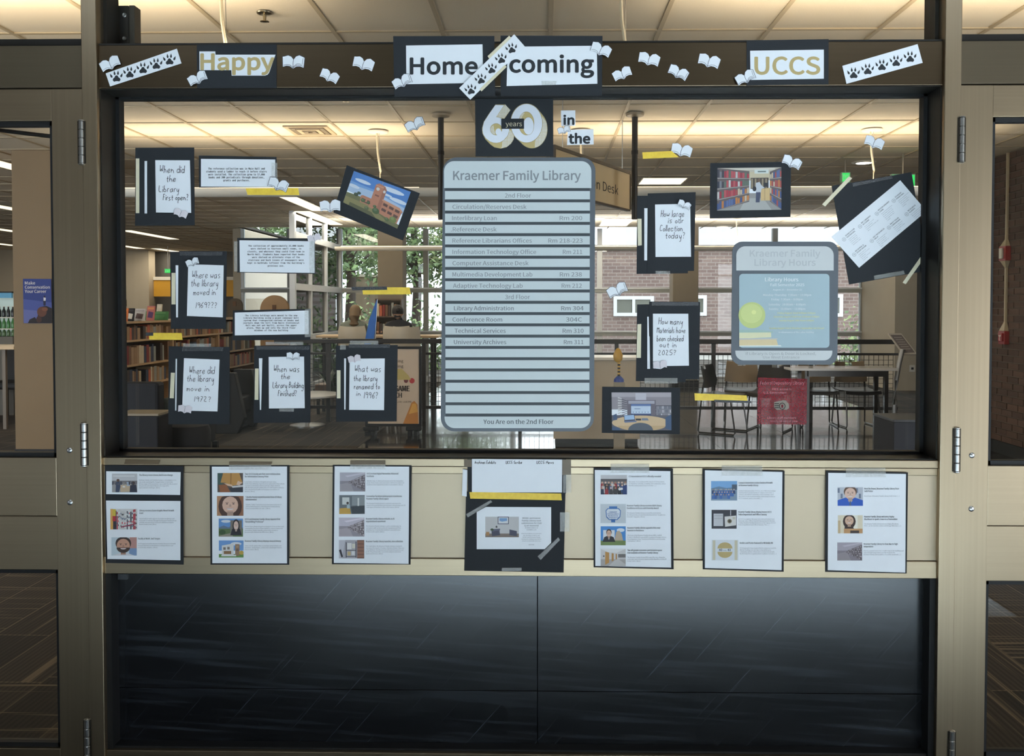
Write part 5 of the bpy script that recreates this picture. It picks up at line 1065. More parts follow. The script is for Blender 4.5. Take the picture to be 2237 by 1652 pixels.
paw_strip([(1123.3, 75), (1146.3, 101.4), (1027.4, 218), (1003, 192.6)], [z2(*p) for p in ((1042, 618), (1112, 545), (1185, 473), (1253, 403), (1325, 332))], 13, 12, 'steep strip of paw prints crossing between the Home and coming cards', 6,
          [[z2(*p) for p in ((1160, 390), (1310, 248), (1325, 262), (1172, 408))], [z2(*p) for p in ((1105, 618), (1280, 450), (1292, 465), (1118, 635))]])
# ---------------------------------------------------------------- header cards
def word_card(label, black, white, words, lay=0):
    t = card('word_card', label, 'sign card', black, PH, group='black header cards'); Y = PH - lay * .001
    sheet('backing', black, Y, .0008, BLK, t); sheet('white_sheet', white, Y - .0009, .0004, WHT, t)
    for s, x0, x1, base, ch, m, bold in words:
        mb = MB(); line(mb, s, x0, x1, base, ch, Y - .0015, bold=bold, res=5); mb.build('lettering', m, t)
    return t, Y
word_card('black card with the gold word Happy on white', [(430, 97.6), (604.4, 97.6), (604.4, 192.5), (431, 193)], [z1(*p) for p in ((1384, 357), (1494, 357), (1496, 380), (1912, 380), (1868, 505), (1858, 518), (1840, 525), (1608, 525), (1606, 487), (1385, 487))], [('Happy', 437.5, 599.6, 152, 37, GOLD, .022)])
word_card('black card with the word Home on white', [(859, 79.3), (1080, 78.7), (1081.8, 210), (861.5, 211)], [(887, 99.5), (1054, 97), (1055.7, 181), (888, 184)], [('Home', 895, 1043.7, 161.5, 37.5, LETTER, .022)])
t, Y = word_card('black card with the word coming on white', [(1093.5, 78), (1316, 78.7), (1315, 209.3), (1094, 210)], [(1109, 102.3), (1303.7, 100), (1305, 183), (1106.7, 188)], [('coming', 1112.3, 1298, 157.4, 38, LETTER, .022)])
sheet('tape', [(1183, 177), (1216, 177), (1214, 186), (1184, 186)], Y - .0015, .0003, SCOTCH, t)
word_card('black card with the gold letters UCCS on white', [(1630.9, 88.7), (1810, 85.7), (1809.7, 184.5), (1631, 187)], [(1638.7, 111), (1799.6, 108.5), (1799.6, 172), (1639.5, 174.7)], [('UCCS', 1648, 1792, 161.6, 39, GOLD, .018)])
# ---------------------------------------------------------------- 60 years card
z7 = crop(1030, 205, 7.989); bq = [(62, 90), (1425, 80), (1428, 1095), (72, 1095)]
t = card('anniversary_card', 'black card with a white and gold 60 years emblem above the directory', 'sign card', bq, PG, z7); sheet('backing', bq, PG, .0008, BLK, t, z7)
GS = col((194, 172, 116)); GLN = col((170, 152, 108)); GH = mat('gold_hatch', (208, 190, 140), .7); nt = GH.node_tree; N = nt.nodes; ck = N.new('ShaderNodeTexChecker'); ck.inputs['Scale'].default_value = 420; ck.inputs[1].default_value = lin((232, 232, 230)) + (1,); ck.inputs[2].default_value = lin((190, 168, 112)) + (1,)
tc = N.new('ShaderNodeTexCoord'); mp = N.new('ShaderNodeMapping'); mp.inputs['Rotation'].default_value = (0, .78, 0); nt.links.new(tc.outputs['Object'], mp.inputs[0]); nt.links.new(mp.outputs[0], ck.inputs[0]); nt.links.new(ck.outputs[0], N['Principled BSDF'].inputs['Base Color'])
W6 = col((228, 231, 238))
def grow(p, k): cx = sum(a for a, b_ in p) / len(p); cy = sum(b_ for a, b_ in p) / len(p); return [(a + k * (a - cx) / math.hypot(a - cx, b_ - cy), b_ + k * (b_ - cy) / math.hypot(a - cx, b_ - cy)) for a, b_ in p]
six = [(418, 195), (568, 200), (430, 405), (520, 425), (600, 470), (650, 555), (660, 640), (630, 730), (560, 810), (500, 845), (440, 857), (380, 852), (320, 830), (250, 775), (205, 705), (192, 640), (196, 580), (220, 490), (310, 350)]
sh6 = [(418, 187), (590, 187), (680, 283), (575, 432), (660, 470), (730, 600), (748, 720), (735, 800), (690, 870), (610, 935), (510, 957), (400, 935), (330, 885), (240, 790), (190, 690), (183, 600), (215, 490), (300, 360)]
hat6 = [(572, 205), (592, 190), (676, 285), (572, 428), (436, 402)]; hatb = [(660, 640), (690, 640), (745, 720), (730, 800), (690, 868), (620, 925), (520, 950), (545, 820), (600, 780)]
O = lambda cx, cy, rx, ry: ell(cx, cy, rx, ry, 40)
hull0 = ell(960, 515, 283, 345, 24, math.radians(135), math.radians(315)) + ell(1055, 615, 272, 338, 24, math.radians(-45), math.radians(135))
hat0 = ell(960, 515, 277, 338, 16, math.radians(55), math.radians(-25) + 0, 0) + ell(1055, 615, 266, 332, 16, math.radians(-25), math.radians(80))
prints('emblem', [(GLN, sh6), (GS, grow(sh6, -8)), (GH, hatb), (GH, hat6), (GLN, grow(six, 7)), (W6, six), (GLN, O(430, 620, 105, 104)), (GS, O(430, 620, 96, 95)), (GH, ell(425, 625, 92, 90, 20, math.radians(95), math.radians(240))), (W6, ell(470, 665, 52, 62, 20)),
        (GLN, hull0), (GS, grow(hull0, -9)), (GH, hat0), (GLN, O(960, 515, 283, 345)), (W6, O(960, 515, 274, 336)), (GLN, O(958, 517, 138, 207)), (GS, O(958, 517, 128, 197)), (GH, ell(945, 480, 112, 158, 18, math.radians(170), math.radians(262))), (GLN, ell(992, 560, 100, 160, 30)), (W6, ell(994, 562, 92, 152, 30))], PG - .0009, t, z7, step=.00003)
tg = sheet('years_tag', [(520, 435), (918, 432), (918, 610), (520, 613)], PG - .0016, .0003, BLK, t, z7); mb = MB(); line(mb, 'years', 596, 880, 565, 82, PG - .0021, z7, res=4); mb.build('lettering', col((214, 202, 172)), tg)
for s, q, (x0, x1, base, ch) in (('in', [(1562, 293), (1812, 290), (1815, 560), (1565, 565)], (1603, 1797, 535, 172)), ('the', [(1680, 632), (2130, 617), (2132, 885), (1668, 895)], (1693, 2075, 862, 178))):
    t = card('word_slip', 'small white slip with the word %s right of the 60 years card' % s, 'paper slip', q, PG, z7); sheet('slip', q, PG, .0006, WHT, t, z7); mb = MB(); line(mb, s, x0, x1, base, ch, PG - .0008, z7, bold=.03, res=4); mb.build('lettering', LETTER, t)
# ---------------------------------------------------------------- directory
fd = crop(940, 330, 2.621); DK = mat('slate_sign_frame', (98, 103, 109), .45, metal=.2); SV = mat('satin_white_strip', (206, 213, 213), .32, noise=(5, .04), stretch=(.4, 1, 1)); DGT = col((138, 142, 146)); BAR = mat('dark_slate_bar', (62, 68, 72), .5)
t = card('directory_sign', 'tall grey framed library directory board in the middle of the window', 'sign', [(60, 40), (945, 1605)], PG, fd)
sheet('frame', [(x + (14 - 14 * y / 1605 if x < 500 else 8 - 10 * y / 1605), y) for x, y in rrect(60, 38, 938, 1605, 78, 8)], PG, .004, DK, t, fd); sheet('backing', [(86, 205), (913, 205), (911, 1525), (88, 1525)], PG - .004, .0008, BAR, t, fd)
bars = [(221 + i * 64.6 - 8.5, 221 + i * 64.6 + 8.5) for i in range(21)]; bars = [(a - (i * .05), b_ - i * .05) for i, (a, b_) in enumerate(bars)]
hd_ = sheet('header_strip', rrect(79, 58, 922, bars[0][0], (58, 58, 0, 0), 8), PG - .004, .0016, SV, t, fd); mb = MB(); line(mb, 'Kraemer Family Library', 130, 862, 165, 52, PG - .0058, fd, bold=.014, res=4); mb.build('lettering', DGT, hd_)
rows = [('2nd Floor', 427, 577), ('Circulation/Reserves Desk', 127, 551), ('Interlibrary Loan', 125, 380, 'Rm 200', 741, 870), ('.Reference Desk', 118, 380), ('Reference Librarians Offices', 127, 581, 'Rm 218-223', 676, 872), ('Information Technology Office', 127, 606, 'Rm 211', 759, 870), ('Computer Assistance Desk', 127, 563),
        ('Multimedia Development Lab', 127, 585, 'Rm 238', 742, 868), ('Adaptive Technology Lab', 130, 529, 'Rm 212', 752, 868), ('3rd Floor', 428, 571), ('Library Administration', 136, 478, 'Rm 304', 750, 878), ('Conference Room', 127, 412, '304C', 777, 868), ('Technical Services', 139, 432, 'Rm 310', 758, 878), ('University Archives', 135, 435, 'Rm 311', 765, 877)]
for i in range(20):
    y0, y1 = bars[i][1], bars[i + 1][0]; s_ = sheet('name_strip', [(84 + i * .2, y0), (914 - i * .2, y0), (914 - i * .2, y1), (84 + i * .2, y1)], PG - .004, .0016, SV, t, fd)
    if i < len(rows):
        r_ = rows[i]
        for k_ in range(0, len(r_), 3): mb = MB(); line(mb, r_[k_], r_[k_ + 1], r_[k_ + 2], y1 - 10, 24, PG - .0058, fd, bold=.008); mb.build('lettering', DGT if i < 10 else col((118, 122, 126)), s_)  # upper rows paler: glare over the board put into the lettering colour
bt = sheet('footer_strip', rrect(82, bars[20][1], 918, 1587, (0, 0, 58, 58), 8), PG - .004, .0016, SV, t, fd); mb = MB(); line(mb, 'You Are on the 2nd Floor', 304, 706, 1563, 25, PG - .0058, fd, bold=.014); mb.build('lettering', col((96, 102, 106)), bt)
# ---------------------------------------------------------------- hours sign
fh = crop(1580, 510, 5.507); t = card('hours_sign', 'grey framed library hours sign with a green apple at the right of the window', 'sign', [(100, 100), (1360, 1580)], PG, fh)
sheet('frame', [(x - 15 * y / 1580 + (10 if x < 700 else 0), y) for x, y in rrect(98, 100, 1382, 1580, 118, 8)], PG, .004, DK, t, fh)
LS = mat('pale_grey_strip', (206, 208, 207), .4); a1 = sheet('header_strip', rrect(155, 155, 1327, 447, (110, 110, 0, 0), 8), PG - .004, .0014, LS, t, fh); mb = MB(); line(mb, 'Kraemer Family', 318, 1168, 278, 80, PG - .0056, fh, bold=.014, res=3); mb.build('lettering', col((190, 192, 193)), a1); mb = MB(); line(mb, 'Library Hours', 375, 1112, 388, 80, PG - .0056, fh, bold=.014, res=3); mb.build('lettering', col((190, 192, 193)), a1)
mid = sheet('hours_sheet', rrect(190, 487, 1276, 1377, 45, 5), PG - .004, .0014, mat('blue_grey_print', (160, 182, 188), .4, rgb2=(178, 196, 202), noise=(4, .1)), t, fh)
prints('apple_picture', [(col((198, 208, 136)), ell(345, 985, 162, 158, 24)), (col((210, 218, 146)), ell(340, 965, 130, 115, 20)), (col((228, 232, 160)), ell(368, 948, 28, 26, 12)), (col((166, 190, 180)), [(192, 1160), (420, 1160), (600, 1180), (600, 1195), (192, 1195)]), (col((226, 222, 184)), [(192, 1195), (575, 1192), (578, 1250), (192, 1268)]), (col((200, 196, 190)), [(192, 1262), (655, 1262), (655, 1276), (192, 1280)]), (col((224, 204, 160)), [(192, 1280), (640, 1276), (655, 1335), (660, 1346), (192, 1350)]), (col((236, 236, 230)), [(192, 1350), (690, 1346), (700, 1358), (192, 1362)])], PG - .0055, mid, fh)
wb, yb_ = MB(), MB()
for s, x0, x1, bs_, ch, m in (('Library Hours', 503, 903, 577, 45, 0), ('Fall Semester 2025', 567, 975, 635, 32, 0), ('August 25 ~ December 21', 597, 945, 687, 19, 0), ('Monday-Thursday  7:30am ~ 11:00pm', 480, 1058, 753, 24, 0), ('Friday  7:30am ~ 8:00pm', 578, 958, 806, 24, 0), ('Saturday   10:00am ~ 8:00pm', 543, 990, 867, 24, 0), ('Sunday   11:00am ~ 11:00pm', 547, 988, 920, 24, 0),
        ('Friday August 22nd 8:00am-4:00pm', 653, 1108, 968, 20, 1), ('Saturday August 23rd from 10:00am-4:00pm', 605, 1155, 1012, 20, 1), ('Sunday August 24th Noon-6:00pm', 670, 1090, 1058, 20, 1), ('Sunday August 31st & Monday September 1st Closed', 552, 1210, 1150, 20, 1), ('in observance of the Labor Holiday', 668, 1090, 1198, 18, 0)):
    line((wb, yb_)[m], s, x0, x1, bs_, ch, PG - .0062, fh, bold=.01)
wb.build('white_lettering', col((244, 246, 246)), mid); yb_.build('yellow_lettering', col((238, 234, 170)), mid)
fs3 = sheet('footer_strip', rrect(145, 1410, 1310, 1528, (0, 0, 100, 100), 8), PG - .004, .0014, LS, t, fh); mb = MB(); line(mb, 'If Library is Open & Door is Locked,', 270, 1115, 1462, 32, PG - .0056, fh, bold=.01); mb.build('lettering', col((166, 168, 168)), fs3); mb = MB(); line(mb, 'Use West Entrance', 478, 918, 1507, 32, PG - .0056, fh, bold=.01); mb.build('lettering', col((166, 168, 168)), fs3)
# ---------------------------------------------------------------- question cards
def question(label, f, back, flap, note, lines_, pw, strip=None, tape=None, toptape=None, extra=()):
    t = card('question_card', label, 'question card', back, PG, f, 'lift-the-flap question cards'); sheet('backing', back, PG, .0008, BLK, t, f)
    fl_ = sheet('flap', flap, PG - .0012, .0008, BLK, t, f)
    nt_ = sheet('note', note, PG - .0022, .0004, WHT, t, f); mb = MB()
    for s, x0, x1, b_, ch in lines_: hand(mb, s, x0, x1, b_, ch, PG - .0030, pw * .72, f)
    mb.build('handwriting', INK, nt_)
    if strip: sheet('answer_edge', strip, PG - .0010, .0004, WHT, t, f)
    if tape: sheet('cream_tape', tape, PG - .0010, .0003, CTAPE, t, f)
    if toptape: sheet('crinkled_tape', toptape, PG - .0022, .0003, GLIT, t, f)
    for q, m in extra: sheet('tape', q, PG - .0026, .0003, m, t, f)
def R(x0, y0, x1, y1): return [(x0, y0), (x1, y0), (x1, y1), (x0, y1)]
question('black card asking When did the Library First open', z1, [(940, 1026), (1348, 1024), (1352, 1565), (938, 1568)], [(1022, 1028), (1348, 1026), (1350, 1562), (1022, 1566)], [(1078, 1112), (1318, 1113), (1327, 1478), (1083, 1475)],
         [('When did', 1112, 1282, 1200, 52), ('the', 1157, 1218, 1262, 46), ('Library', 1103, 1242, 1332, 44), ('First open?', 1132, 1305, 1390, 42)], 5, R(1004, 1118, 1021, 1482), R(943, 1100, 967, 1480))
c2 = crop(250, 500, 6.355); question('black card asking Where was the library moved in 1969', c2, [(775, 318), (1555, 312), (1548, 1390), (785, 1390)], [(898, 308), (1562, 312), (1548, 1388), (905, 1388)], [(1025, 492), (1517, 507), (1505, 1230), (1007, 1210)],
         [('Where was', 1085, 1468, 685, 105), ('the library', 1065, 1437, 798, 95), ('moved in', 1095, 1403, 920, 90), ('1969???', 1130, 1420, 1100, 80)], 8.5, [(850, 505), (887, 507), (882, 1230), (857, 1230)], R(793, 612, 847, 1050), R(905, 318, 1500, 372))
c3 = crop(250, 720, 5.9); question('black card asking Where did the library move in 1972', c3, [(700, 215), (1487, 225), (1487, 1222), (697, 1222)], [(820, 222), (1487, 226), (1486, 1220), (812, 1220)], [(897, 370), (1355, 388), (1328, 1057), (873, 1045)],
         [('Where did', 972, 1295, 570, 95), ('the library', 937, 1280, 672, 88), ('move in', 930, 1220, 795, 75), ('1972?', 1030, 1240, 930, 66)], 8, [(790, 378), (806, 378), (799, 1045), (783, 1045)], [(728, 557), (779, 558), (765, 887), (713, 885)], R(872, 226, 1400, 278), [(R(885, 182, 1245, 225), SCOTCH)])
c4 = crop(480, 480, 3.176); question('black card asking When was the Library Building Finished', c4, [(240, 875), (630, 870), (630, 1408), (235, 1410)], [(298, 875), (630, 872), (629, 1406), (294, 1408)], [(340, 953), (585, 950), (590, 1308), (342, 1310)],
         [('When was', 378, 552, 1057, 48), ('the', 425, 486, 1106, 40), ('Library Building', 368, 582, 1168, 42), ('Finished?', 405, 532, 1224, 40)], 4.4, [(272, 962), (296, 962), (287, 1320), (279, 1320)], [(245, 1033), (270, 1033), (268, 1250), (242, 1250)], R(255, 878, 622, 903), [(R(318, 848, 580, 870), SCOTCH), (R(413, 1311, 514, 1332), SCOTCH)])
question('black card asking What was the library renamed to in 1996', c4, [(806, 875), (1235, 870), (1228, 1400), (808, 1402)], [(880, 874), (1235, 872), (1228, 1398), (876, 1400)], [(902, 965), (1145, 963), (1140, 1322), (898, 1320)],
         [('What was', 940, 1118, 1057, 48), ('the library', 930, 1092, 1120, 42), ('renamed to', 932, 1110, 1176, 40), ('in', 948, 976, 1222, 34), ('1996?', 1002, 1096, 1240, 44)], 4.4, [(863, 963), (877, 963), (873, 1318), (864, 1318)], R(813, 1045, 838, 1240), R(895, 864, 1182, 890), [(R(835, 868, 875, 902), SCOTCH), (R(903, 840, 1100, 866), SCOTCH)])
question('black card asking How large is our Collection today', ID, [(1392, 428), (1502, 428), (1502.7, 597.3), (1390.5, 598.6)], [(1415, 422.8), (1519.7, 420), (1516, 592), (1413.5, 592)], [(1431, 447), (1507.8, 445.3), (1509.5, 561), (1432, 561.4)],
         [('How large', 1443.8, 1494.3, 474, 15), ('is our', 1459.5, 1493.4, 487.6, 13), ('Collection', 1442, 1491, 505.5, 14), ('today?', 1454, 1495.6, 521, 14)], 1.4, R(1407.5, 455, 1414.5, 569), [(1392.5, 478), (1401.5, 478), (1402, 536), (1393.5, 537)], None, [(R(1432, 592, 1464, 599), SCOTCH)])
question('black card asking How many Materials have been checked out in 2025', ID, [(1391.7, 665.3), (1505, 664), (1497.6, 835), (1389, 832.7)], [(1418, 658.8), (1529.5, 659.7), (1527.3, 828.5), (1420.5, 830)], [(1426.4, 685.6), (1503.6, 685.6), (1505, 799), (1456, 799.7), (1443.4, 806.4), (1426.4, 804.7)],
         [('How many', 1438.8, 1491.2, 709, 15), ('Materials have', 1435, 1496.8, 727.5, 13), ('been checked', 1434.6, 1493.4, 745.5, 13), ('out in', 1441.4, 1477.3, 759, 12), ('2025?', 1438.8, 1476.4, 776, 11)], 1.35, [(1414, 692), (1417, 692), (1418, 734), (1421.5, 740), (1421, 806), (1414, 806)], [(1392.5, 708.5), (1401, 708), (1400, 782), (1390.5, 782)], R(1424, 660, 1526, 668), [(R(1408, 826, 1480, 838), SCOTCH)])
# ---------------------------------------------------------------- typed notes
def typed(label, f, black, white, lines_, cx, half, y0, dy_, ch, tapes=()):
    t = card('typed_note', label, 'note', black, PG, f, 'typed history notes'); sheet('backing', black, PG, .0008, BLK, t, f); w = sheet('paper', white, PG - .001, .0004, WHT, t, f); mb = MB(); mxl = max(len(s) for s in lines_)
    for i, s in enumerate(lines_): h_ = half * len(s) / mxl; line(mb, s, cx - h_, cx + h_, y0 + i * dy_, ch, PG - .0016, f, 'mono', .03, 1)
    mb.build('typing', TYPE, w)
    for q in tapes: sheet('tape', q, PG - .0018, .0003, SCOTCH, t, f)
typed('first typed note, about the ladder in Main Hall, at the top left', z1, [(1380, 1080), (1920, 1090), (1922, 1300), (1382, 1303)], [(1395, 1103), (1910, 1108), (1910, 1298), (1395, 1295)], ['The reference collection was in Main Hall and', 'students used a ladder to reach it before stairs', 'were installed. The collection grew to 17,000', 'books and 200 periodicals through donations,', 'grants and purchases.'], 1641, 210, 1177, 20.3, 13, [R(1885, 1130, 1925, 1260)])
typed('second typed note, about books in bathtubs, below the first', c4, [(122, 127), (660, 130), (665, 377), (120, 367)], [(137, 143), (656, 150), (658, 370), (140, 363)], ['The collection of approximately 22,000 books', 'were shelved in fourteen small rooms, in', 'closets, and wherever they could find room in', 'North Hall. Students have reported that books', 'were shelved on alternate steps of the', 'staircase and back issues of newspapers were', "kept in bathtubs leftover from the building's", 'previous use.'], 390, 197, 187, 19.8, 11, [R(622, 140, 662, 370), R(100, 150, 124, 360)])
typed('third typed note, about the conveyor belt move, below the second', c4, [(92, 630), (630, 618), (630, 835), (90, 837)], [(105, 645), (617, 630), (618, 795), (105, 803)], ['The Library holdings were moved to the new', 'Library Building using a giant conveyor belt', 'system that transported cartons of books and', 'journals down the hill from Dwire (Centennial', 'Hall was not yet built), across the upper', 'plaza, then up and into the third floor', 'windows of the new building'], 357, 195, 670, 17.2, 10.5, [R(590, 620, 632, 815)])
# ---------------------------------------------------------------- gold tapes on the glass
def tape(label, q, m=GTAPE, dark=None, f=ID):
    t = card('gold_tape', label, 'tape', q, PG, f, 'gold tape strips'); 
    sheet('strip', q, PG - .0042, .0005, m, t, f)
    if dark: sheet('dark_tape', dark, PG - .0048, .0004, GLIT, t, f)
tape('gold tape below the first typed note', [(536.7, 411.7), (651.5, 411), (654, 426.5), (540.8, 425.9)]); tape('gold tape with a black strip left of the directory', [(792, 633.9), (846, 627.8), (894.7, 627.8), (897.6, 643.2), (793, 643.6)], dark=[(767, 627), (845, 626), (846, 633.4), (769.7, 634.6)])
tape('short gold tape across the bookcase at the left edge', [(325.2, 735), (335, 727.4), (397, 727.7), (399, 742.8), (326.6, 742.3)], dark=R(318.5, 726.6, 335, 733.7)); tape('gold tape at the upper right below the header', [(1403, 333), (1467, 330), (1483, 343.5), (1404.5, 347)])
tape('gold tape with a dark strip right of the study room photo', [(1517, 859.3), (1631, 864), (1632.7, 875.6), (1518, 875)], dark=[(1560, 873.4), (1640, 876), (1641, 881), (1561, 879)])
# ---------------------------------------------------------------- services sheet
c6 = crop(1780, 360, 5.9); bq = [(215, 275), (1245, 95), (1460, 1365), (440, 1545)]; t = card('services_sheet', 'tilted black card with a white sheet of library services at the upper right', 'poster', bq, PG, c6); sheet('backing', bq, PG, .0008, BLK, t, c6); pq = [(215, 930), (1100, 200), (1440, 598), (570, 1328)]; pp = sheet('paper', pq, PG - .001, .0005, WHT, t, c6)
e1, e2 = Vector((.7716, -.6365)), Vector((.6657, .7463)); lf_ = lambda u, v_: c6(215 + e1.x * u + e2.x * v_, 930 + e1.y * u + e2.y * v_); hm, bm_, om = MB(), MB(), MB()
for u, v_, a, b_, body in ((138, 113, 'SEARCH FOR', 'TEXTBOOKS', ('Search for your', 'class textbooks', 'in the library', 'reserves here or', 'find them online')), (403, 117, 'MY LIBRARY', 'ACCOUNT', ('Access your account', 'to renew items', 'and view your holds and', 'fines')), (674, 128, 'INTERLIBRARY', 'LOAN', ('Request materials from', 'other libraries for', 'books, articles and', 'more for your work', 'through this free', 'service')), (948, 137, 'STUDENT', 'PRINTING', ('Print documents in the', 'library and pay', 'with your card or', 'account at any', 'printer')),
        (104, 349, 'RESERVE A', 'STUDY ROOM', ('Study rooms are', 'available to reserve', 'for groups', 'for up to 2 hours', 'every day')), (392, 357, 'GET RESEARCH', 'HELP', ('Our librarians have a', 'list of research', 'tips to help you', 'by chat, email, or', 'phone')), (672, 366, 'MEET YOUR', 'LIBRARIAN', ('Find the librarian', 'for your subject', 'or schedule a time', 'to meet')), (956, 378, 'RESEARCH', 'GUIDES', ('Discover guides in the', 'library for your', 'subject and class', 'assignments by our', 'librarians'))):
    line(hm, a, u, u + 15.5 * len(a), v_, 16, PG - .0017, lf_, bold=.02); line(hm, b_, u, u + 15.5 * len(b_), v_ + 28, 16, PG - .0017, lf_, bold=.02)
    for i, s in enumerate(body): line(bm_, s, u, u + 8.2 * len(s), v_ + 58 + i * 23, 9.5, PG - .0017, lf_, res=1)
    pen(om, ell(u - 38, v_ + 14, 23, 23, 18), 3, PG - .0017, lf_, closed=True); pen(om, ell(u - 38, v_ + 14, 9, 7, 10), 3, PG - .0017, lf_, closed=True)
hm.build('headings', col((66, 68, 74)), pp); bm_.build('small_print', col((110, 112, 118)), pp); om.build('icon_rings', col((120, 122, 128)), pp)
sheet('cream_tape', [(440, 148), (482, 175), (133, 538), (93, 512)], PG - .0018, .0004, CTAPE, t, c6); sheet('cream_tape', [(1415, 1112), (1457, 1135), (1172, 1540), (1130, 1520)], PG - .0018, .0004, CTAPE, t, c6); sheet('crinkled_tape', [(760, 1430), (1145, 1362), (1165, 1412), (768, 1480)], PG - .001, .0004, SCOTCH, t, c6); sheet('crinkled_tape', [(480, 240), (990, 140), (1003, 178), (495, 282)], PG - .001, .0004, GLIT, t, c6)
# ---------------------------------------------------------------- red sticker
c7 = crop(1640, 740, 5.59); RF = film_mat('red_translucent_film', (176, 14, 48), .62); RS = col((150, 16, 40)); t = card('red_sticker', 'translucent red depository library sticker at the lower right of the window', 'sticker', [(88, 475), (680, 1050)], PG, c7); YS = GY + .0075
sheet('film', [(88, 475), (687, 492), (680, 1050), (80, 1045)], YS, .0004, RF, t, c7)
mb = MB(); 
for s, x0, x1, b_, ch in (('Federal Depository Library', 116, 655, 560, 36), ('FREE access to', 262, 500, 630, 26), ('U.S. Government', 158, 440, 672, 26), ('Library staff members', 205, 552, 980, 26), ('ready to assist you', 238, 570, 1018, 24)): line(mb, s, x0, x1, b_, ch, YS - .0008, c7)
mb.build('lettering', col((226, 176, 186)), t); prints('emblem', [(col((196, 184, 168)), [(385, 750), (430, 755), (465, 800), (468, 850), (440, 870), (395, 866)]), (col((196, 184, 168)), [(285, 775), (385, 755), (385, 870), (320, 870), (285, 845)]), (col((44, 30, 36)), ell(385, 825, 40, 42, 20)), (col((204, 190, 176)), ell(385, 825, 30, 33, 20)), (col((140, 20, 44)), R(372, 805, 398, 845))] + [(col((44, 30, 36)), R(290, 790 + k_ * 24, 345, 800 + k_ * 24)) for k_ in range(3)], YS - .0006, t, c7)
# ================================================================== PRINTED PICTURES (unit square, v down)
def rc(x0, y0, x1, y1): return [(x0, y0), (x1, y0), (x1, y1), (x0, y1)]
def el(cx, cy, rx, ry, n=14): return ell(cx, cy, rx, ry, n)
def jit(c, k=14): return tuple(max(0, min(255, int(v / 6) * 6 + random.choice((-k, 0, k)))) for v in c)
def face(cx, cy, s, skin, hair, long=False, beard=None):
    o = []
    if long: o += [(hair, el(cx, cy + .15 * s, .62 * s, .95 * s, 16))]
    else: o += [(hair, el(cx, cy - .15 * s, .50 * s, .62 * s, 16))]
    o += [(skin, el(cx, cy + .05 * s, .42 * s, .60 * s, 16)), (tuple(int(v * .8) for v in skin), rc(cx - .16 * s, cy + .5 * s, cx + .16 * s, cy + .85 * s))]
    if beard: o += [(beard, ell(cx, cy + .22 * s, .43 * s, .48 * s, 14, 0, math.pi))]
    for q in (-1, 1): o += [((60, 44, 40), el(cx + q * .17 * s, cy - .03 * s, .06 * s, .035 * s, 8)), (hair, rc(cx + q * .17 * s - .08 * s, cy - .14 * s, cx + q * .17 * s + .08 * s, cy - .11 * s))]
    o += [(tuple(int(v * .85) for v in skin), [(cx - .04 * s, cy), (cx + .04 * s, cy), (cx + .07 * s, cy + .17 * s), (cx - .07 * s, cy + .17 * s)]), ((236, 226, 220), ell(cx, cy + .28 * s, .19 * s, .11 * s, 10, 0, math.pi)), ((170, 80, 76), rc(cx - .19 * s, cy + .265 * s, cx + .19 * s, cy + .285 * s))]
    return o
def torso(cx, top, w, c, c2=None): return [(c, [(cx - w * .45, top + .1), (cx - w * .2, top), (cx + w * .2, top), (cx + w * .45, top + .1), (cx + w * .62, 1), (cx - w * .62, 1)])] + ([(c2, [(cx - w * .12, top), (cx + w * .12, top), (cx, top + .35)])] if c2 else [])
def aisle(tint=(150, 146, 150), right=True, col_books=None):
    k = lambda c: tuple(int(a * b / 160) for a, b in zip(c, tint)); m = (lambda x: x) if right else (lambda x: 1 - x)
    o = [(k((196, 194, 200)), rc(0, 0, 1, .45)), (k((150, 146, 150)), rc(0, .45, 1, 1)), (k((226, 224, 228)), [(m(.2), .18), (m(.95), .0), (m(1), .06), (m(.3), .25)]), (k((172, 166, 166)), [(m(0), .62), (m(.4), .52), (m(.55), 1), (m(0), 1)])]
    for i in range(5):
        x0 = .34 + .66 * (i / 5) ** 1.25; x1 = .34 + .66 * ((i + 1) / 5) ** 1.25 - .012; t0, t1 = .48 - .36 * ((x0 - .34) / .66), .48 - .36 * ((x1 - .34) / .66); b0, b1 = .56 + .44 * ((x0 - .34) / .66), .56 + .44 * ((x1 - .34) / .66)
        o.append((k((96, 88, 90)), [(m(x0), t0), (m(x1), t1), (m(x1), b1), (m(x0), b0)]))
        for s in range(6):
            for q in range(2 + i // 2):
                f0 = q / (2 + i // 2); f1 = (q + .8) / (2 + i // 2); xa, xb = x0 + (x1 - x0) * f0, x0 + (x1 - x0) * f1
                ya = lambda f, x: (t0 + (t1 - t0) * (x - x0) / (x1 - x0)) * (1 - f) + (b0 + (b1 - b0) * (x - x0) / (x1 - x0)) * f
                o.append((k(random.choice(col_books or ((186, 178, 176), (150, 140, 138), (210, 204, 200), (120, 110, 110)))), [(m(xa), ya((s + .25) / 6, xa)), (m(xb), ya((s + .2) / 6, xb)), (m(xb), ya((s + .92) / 6, xb)), (m(xa), ya((s + .92) / 6, xa))]))
    return o
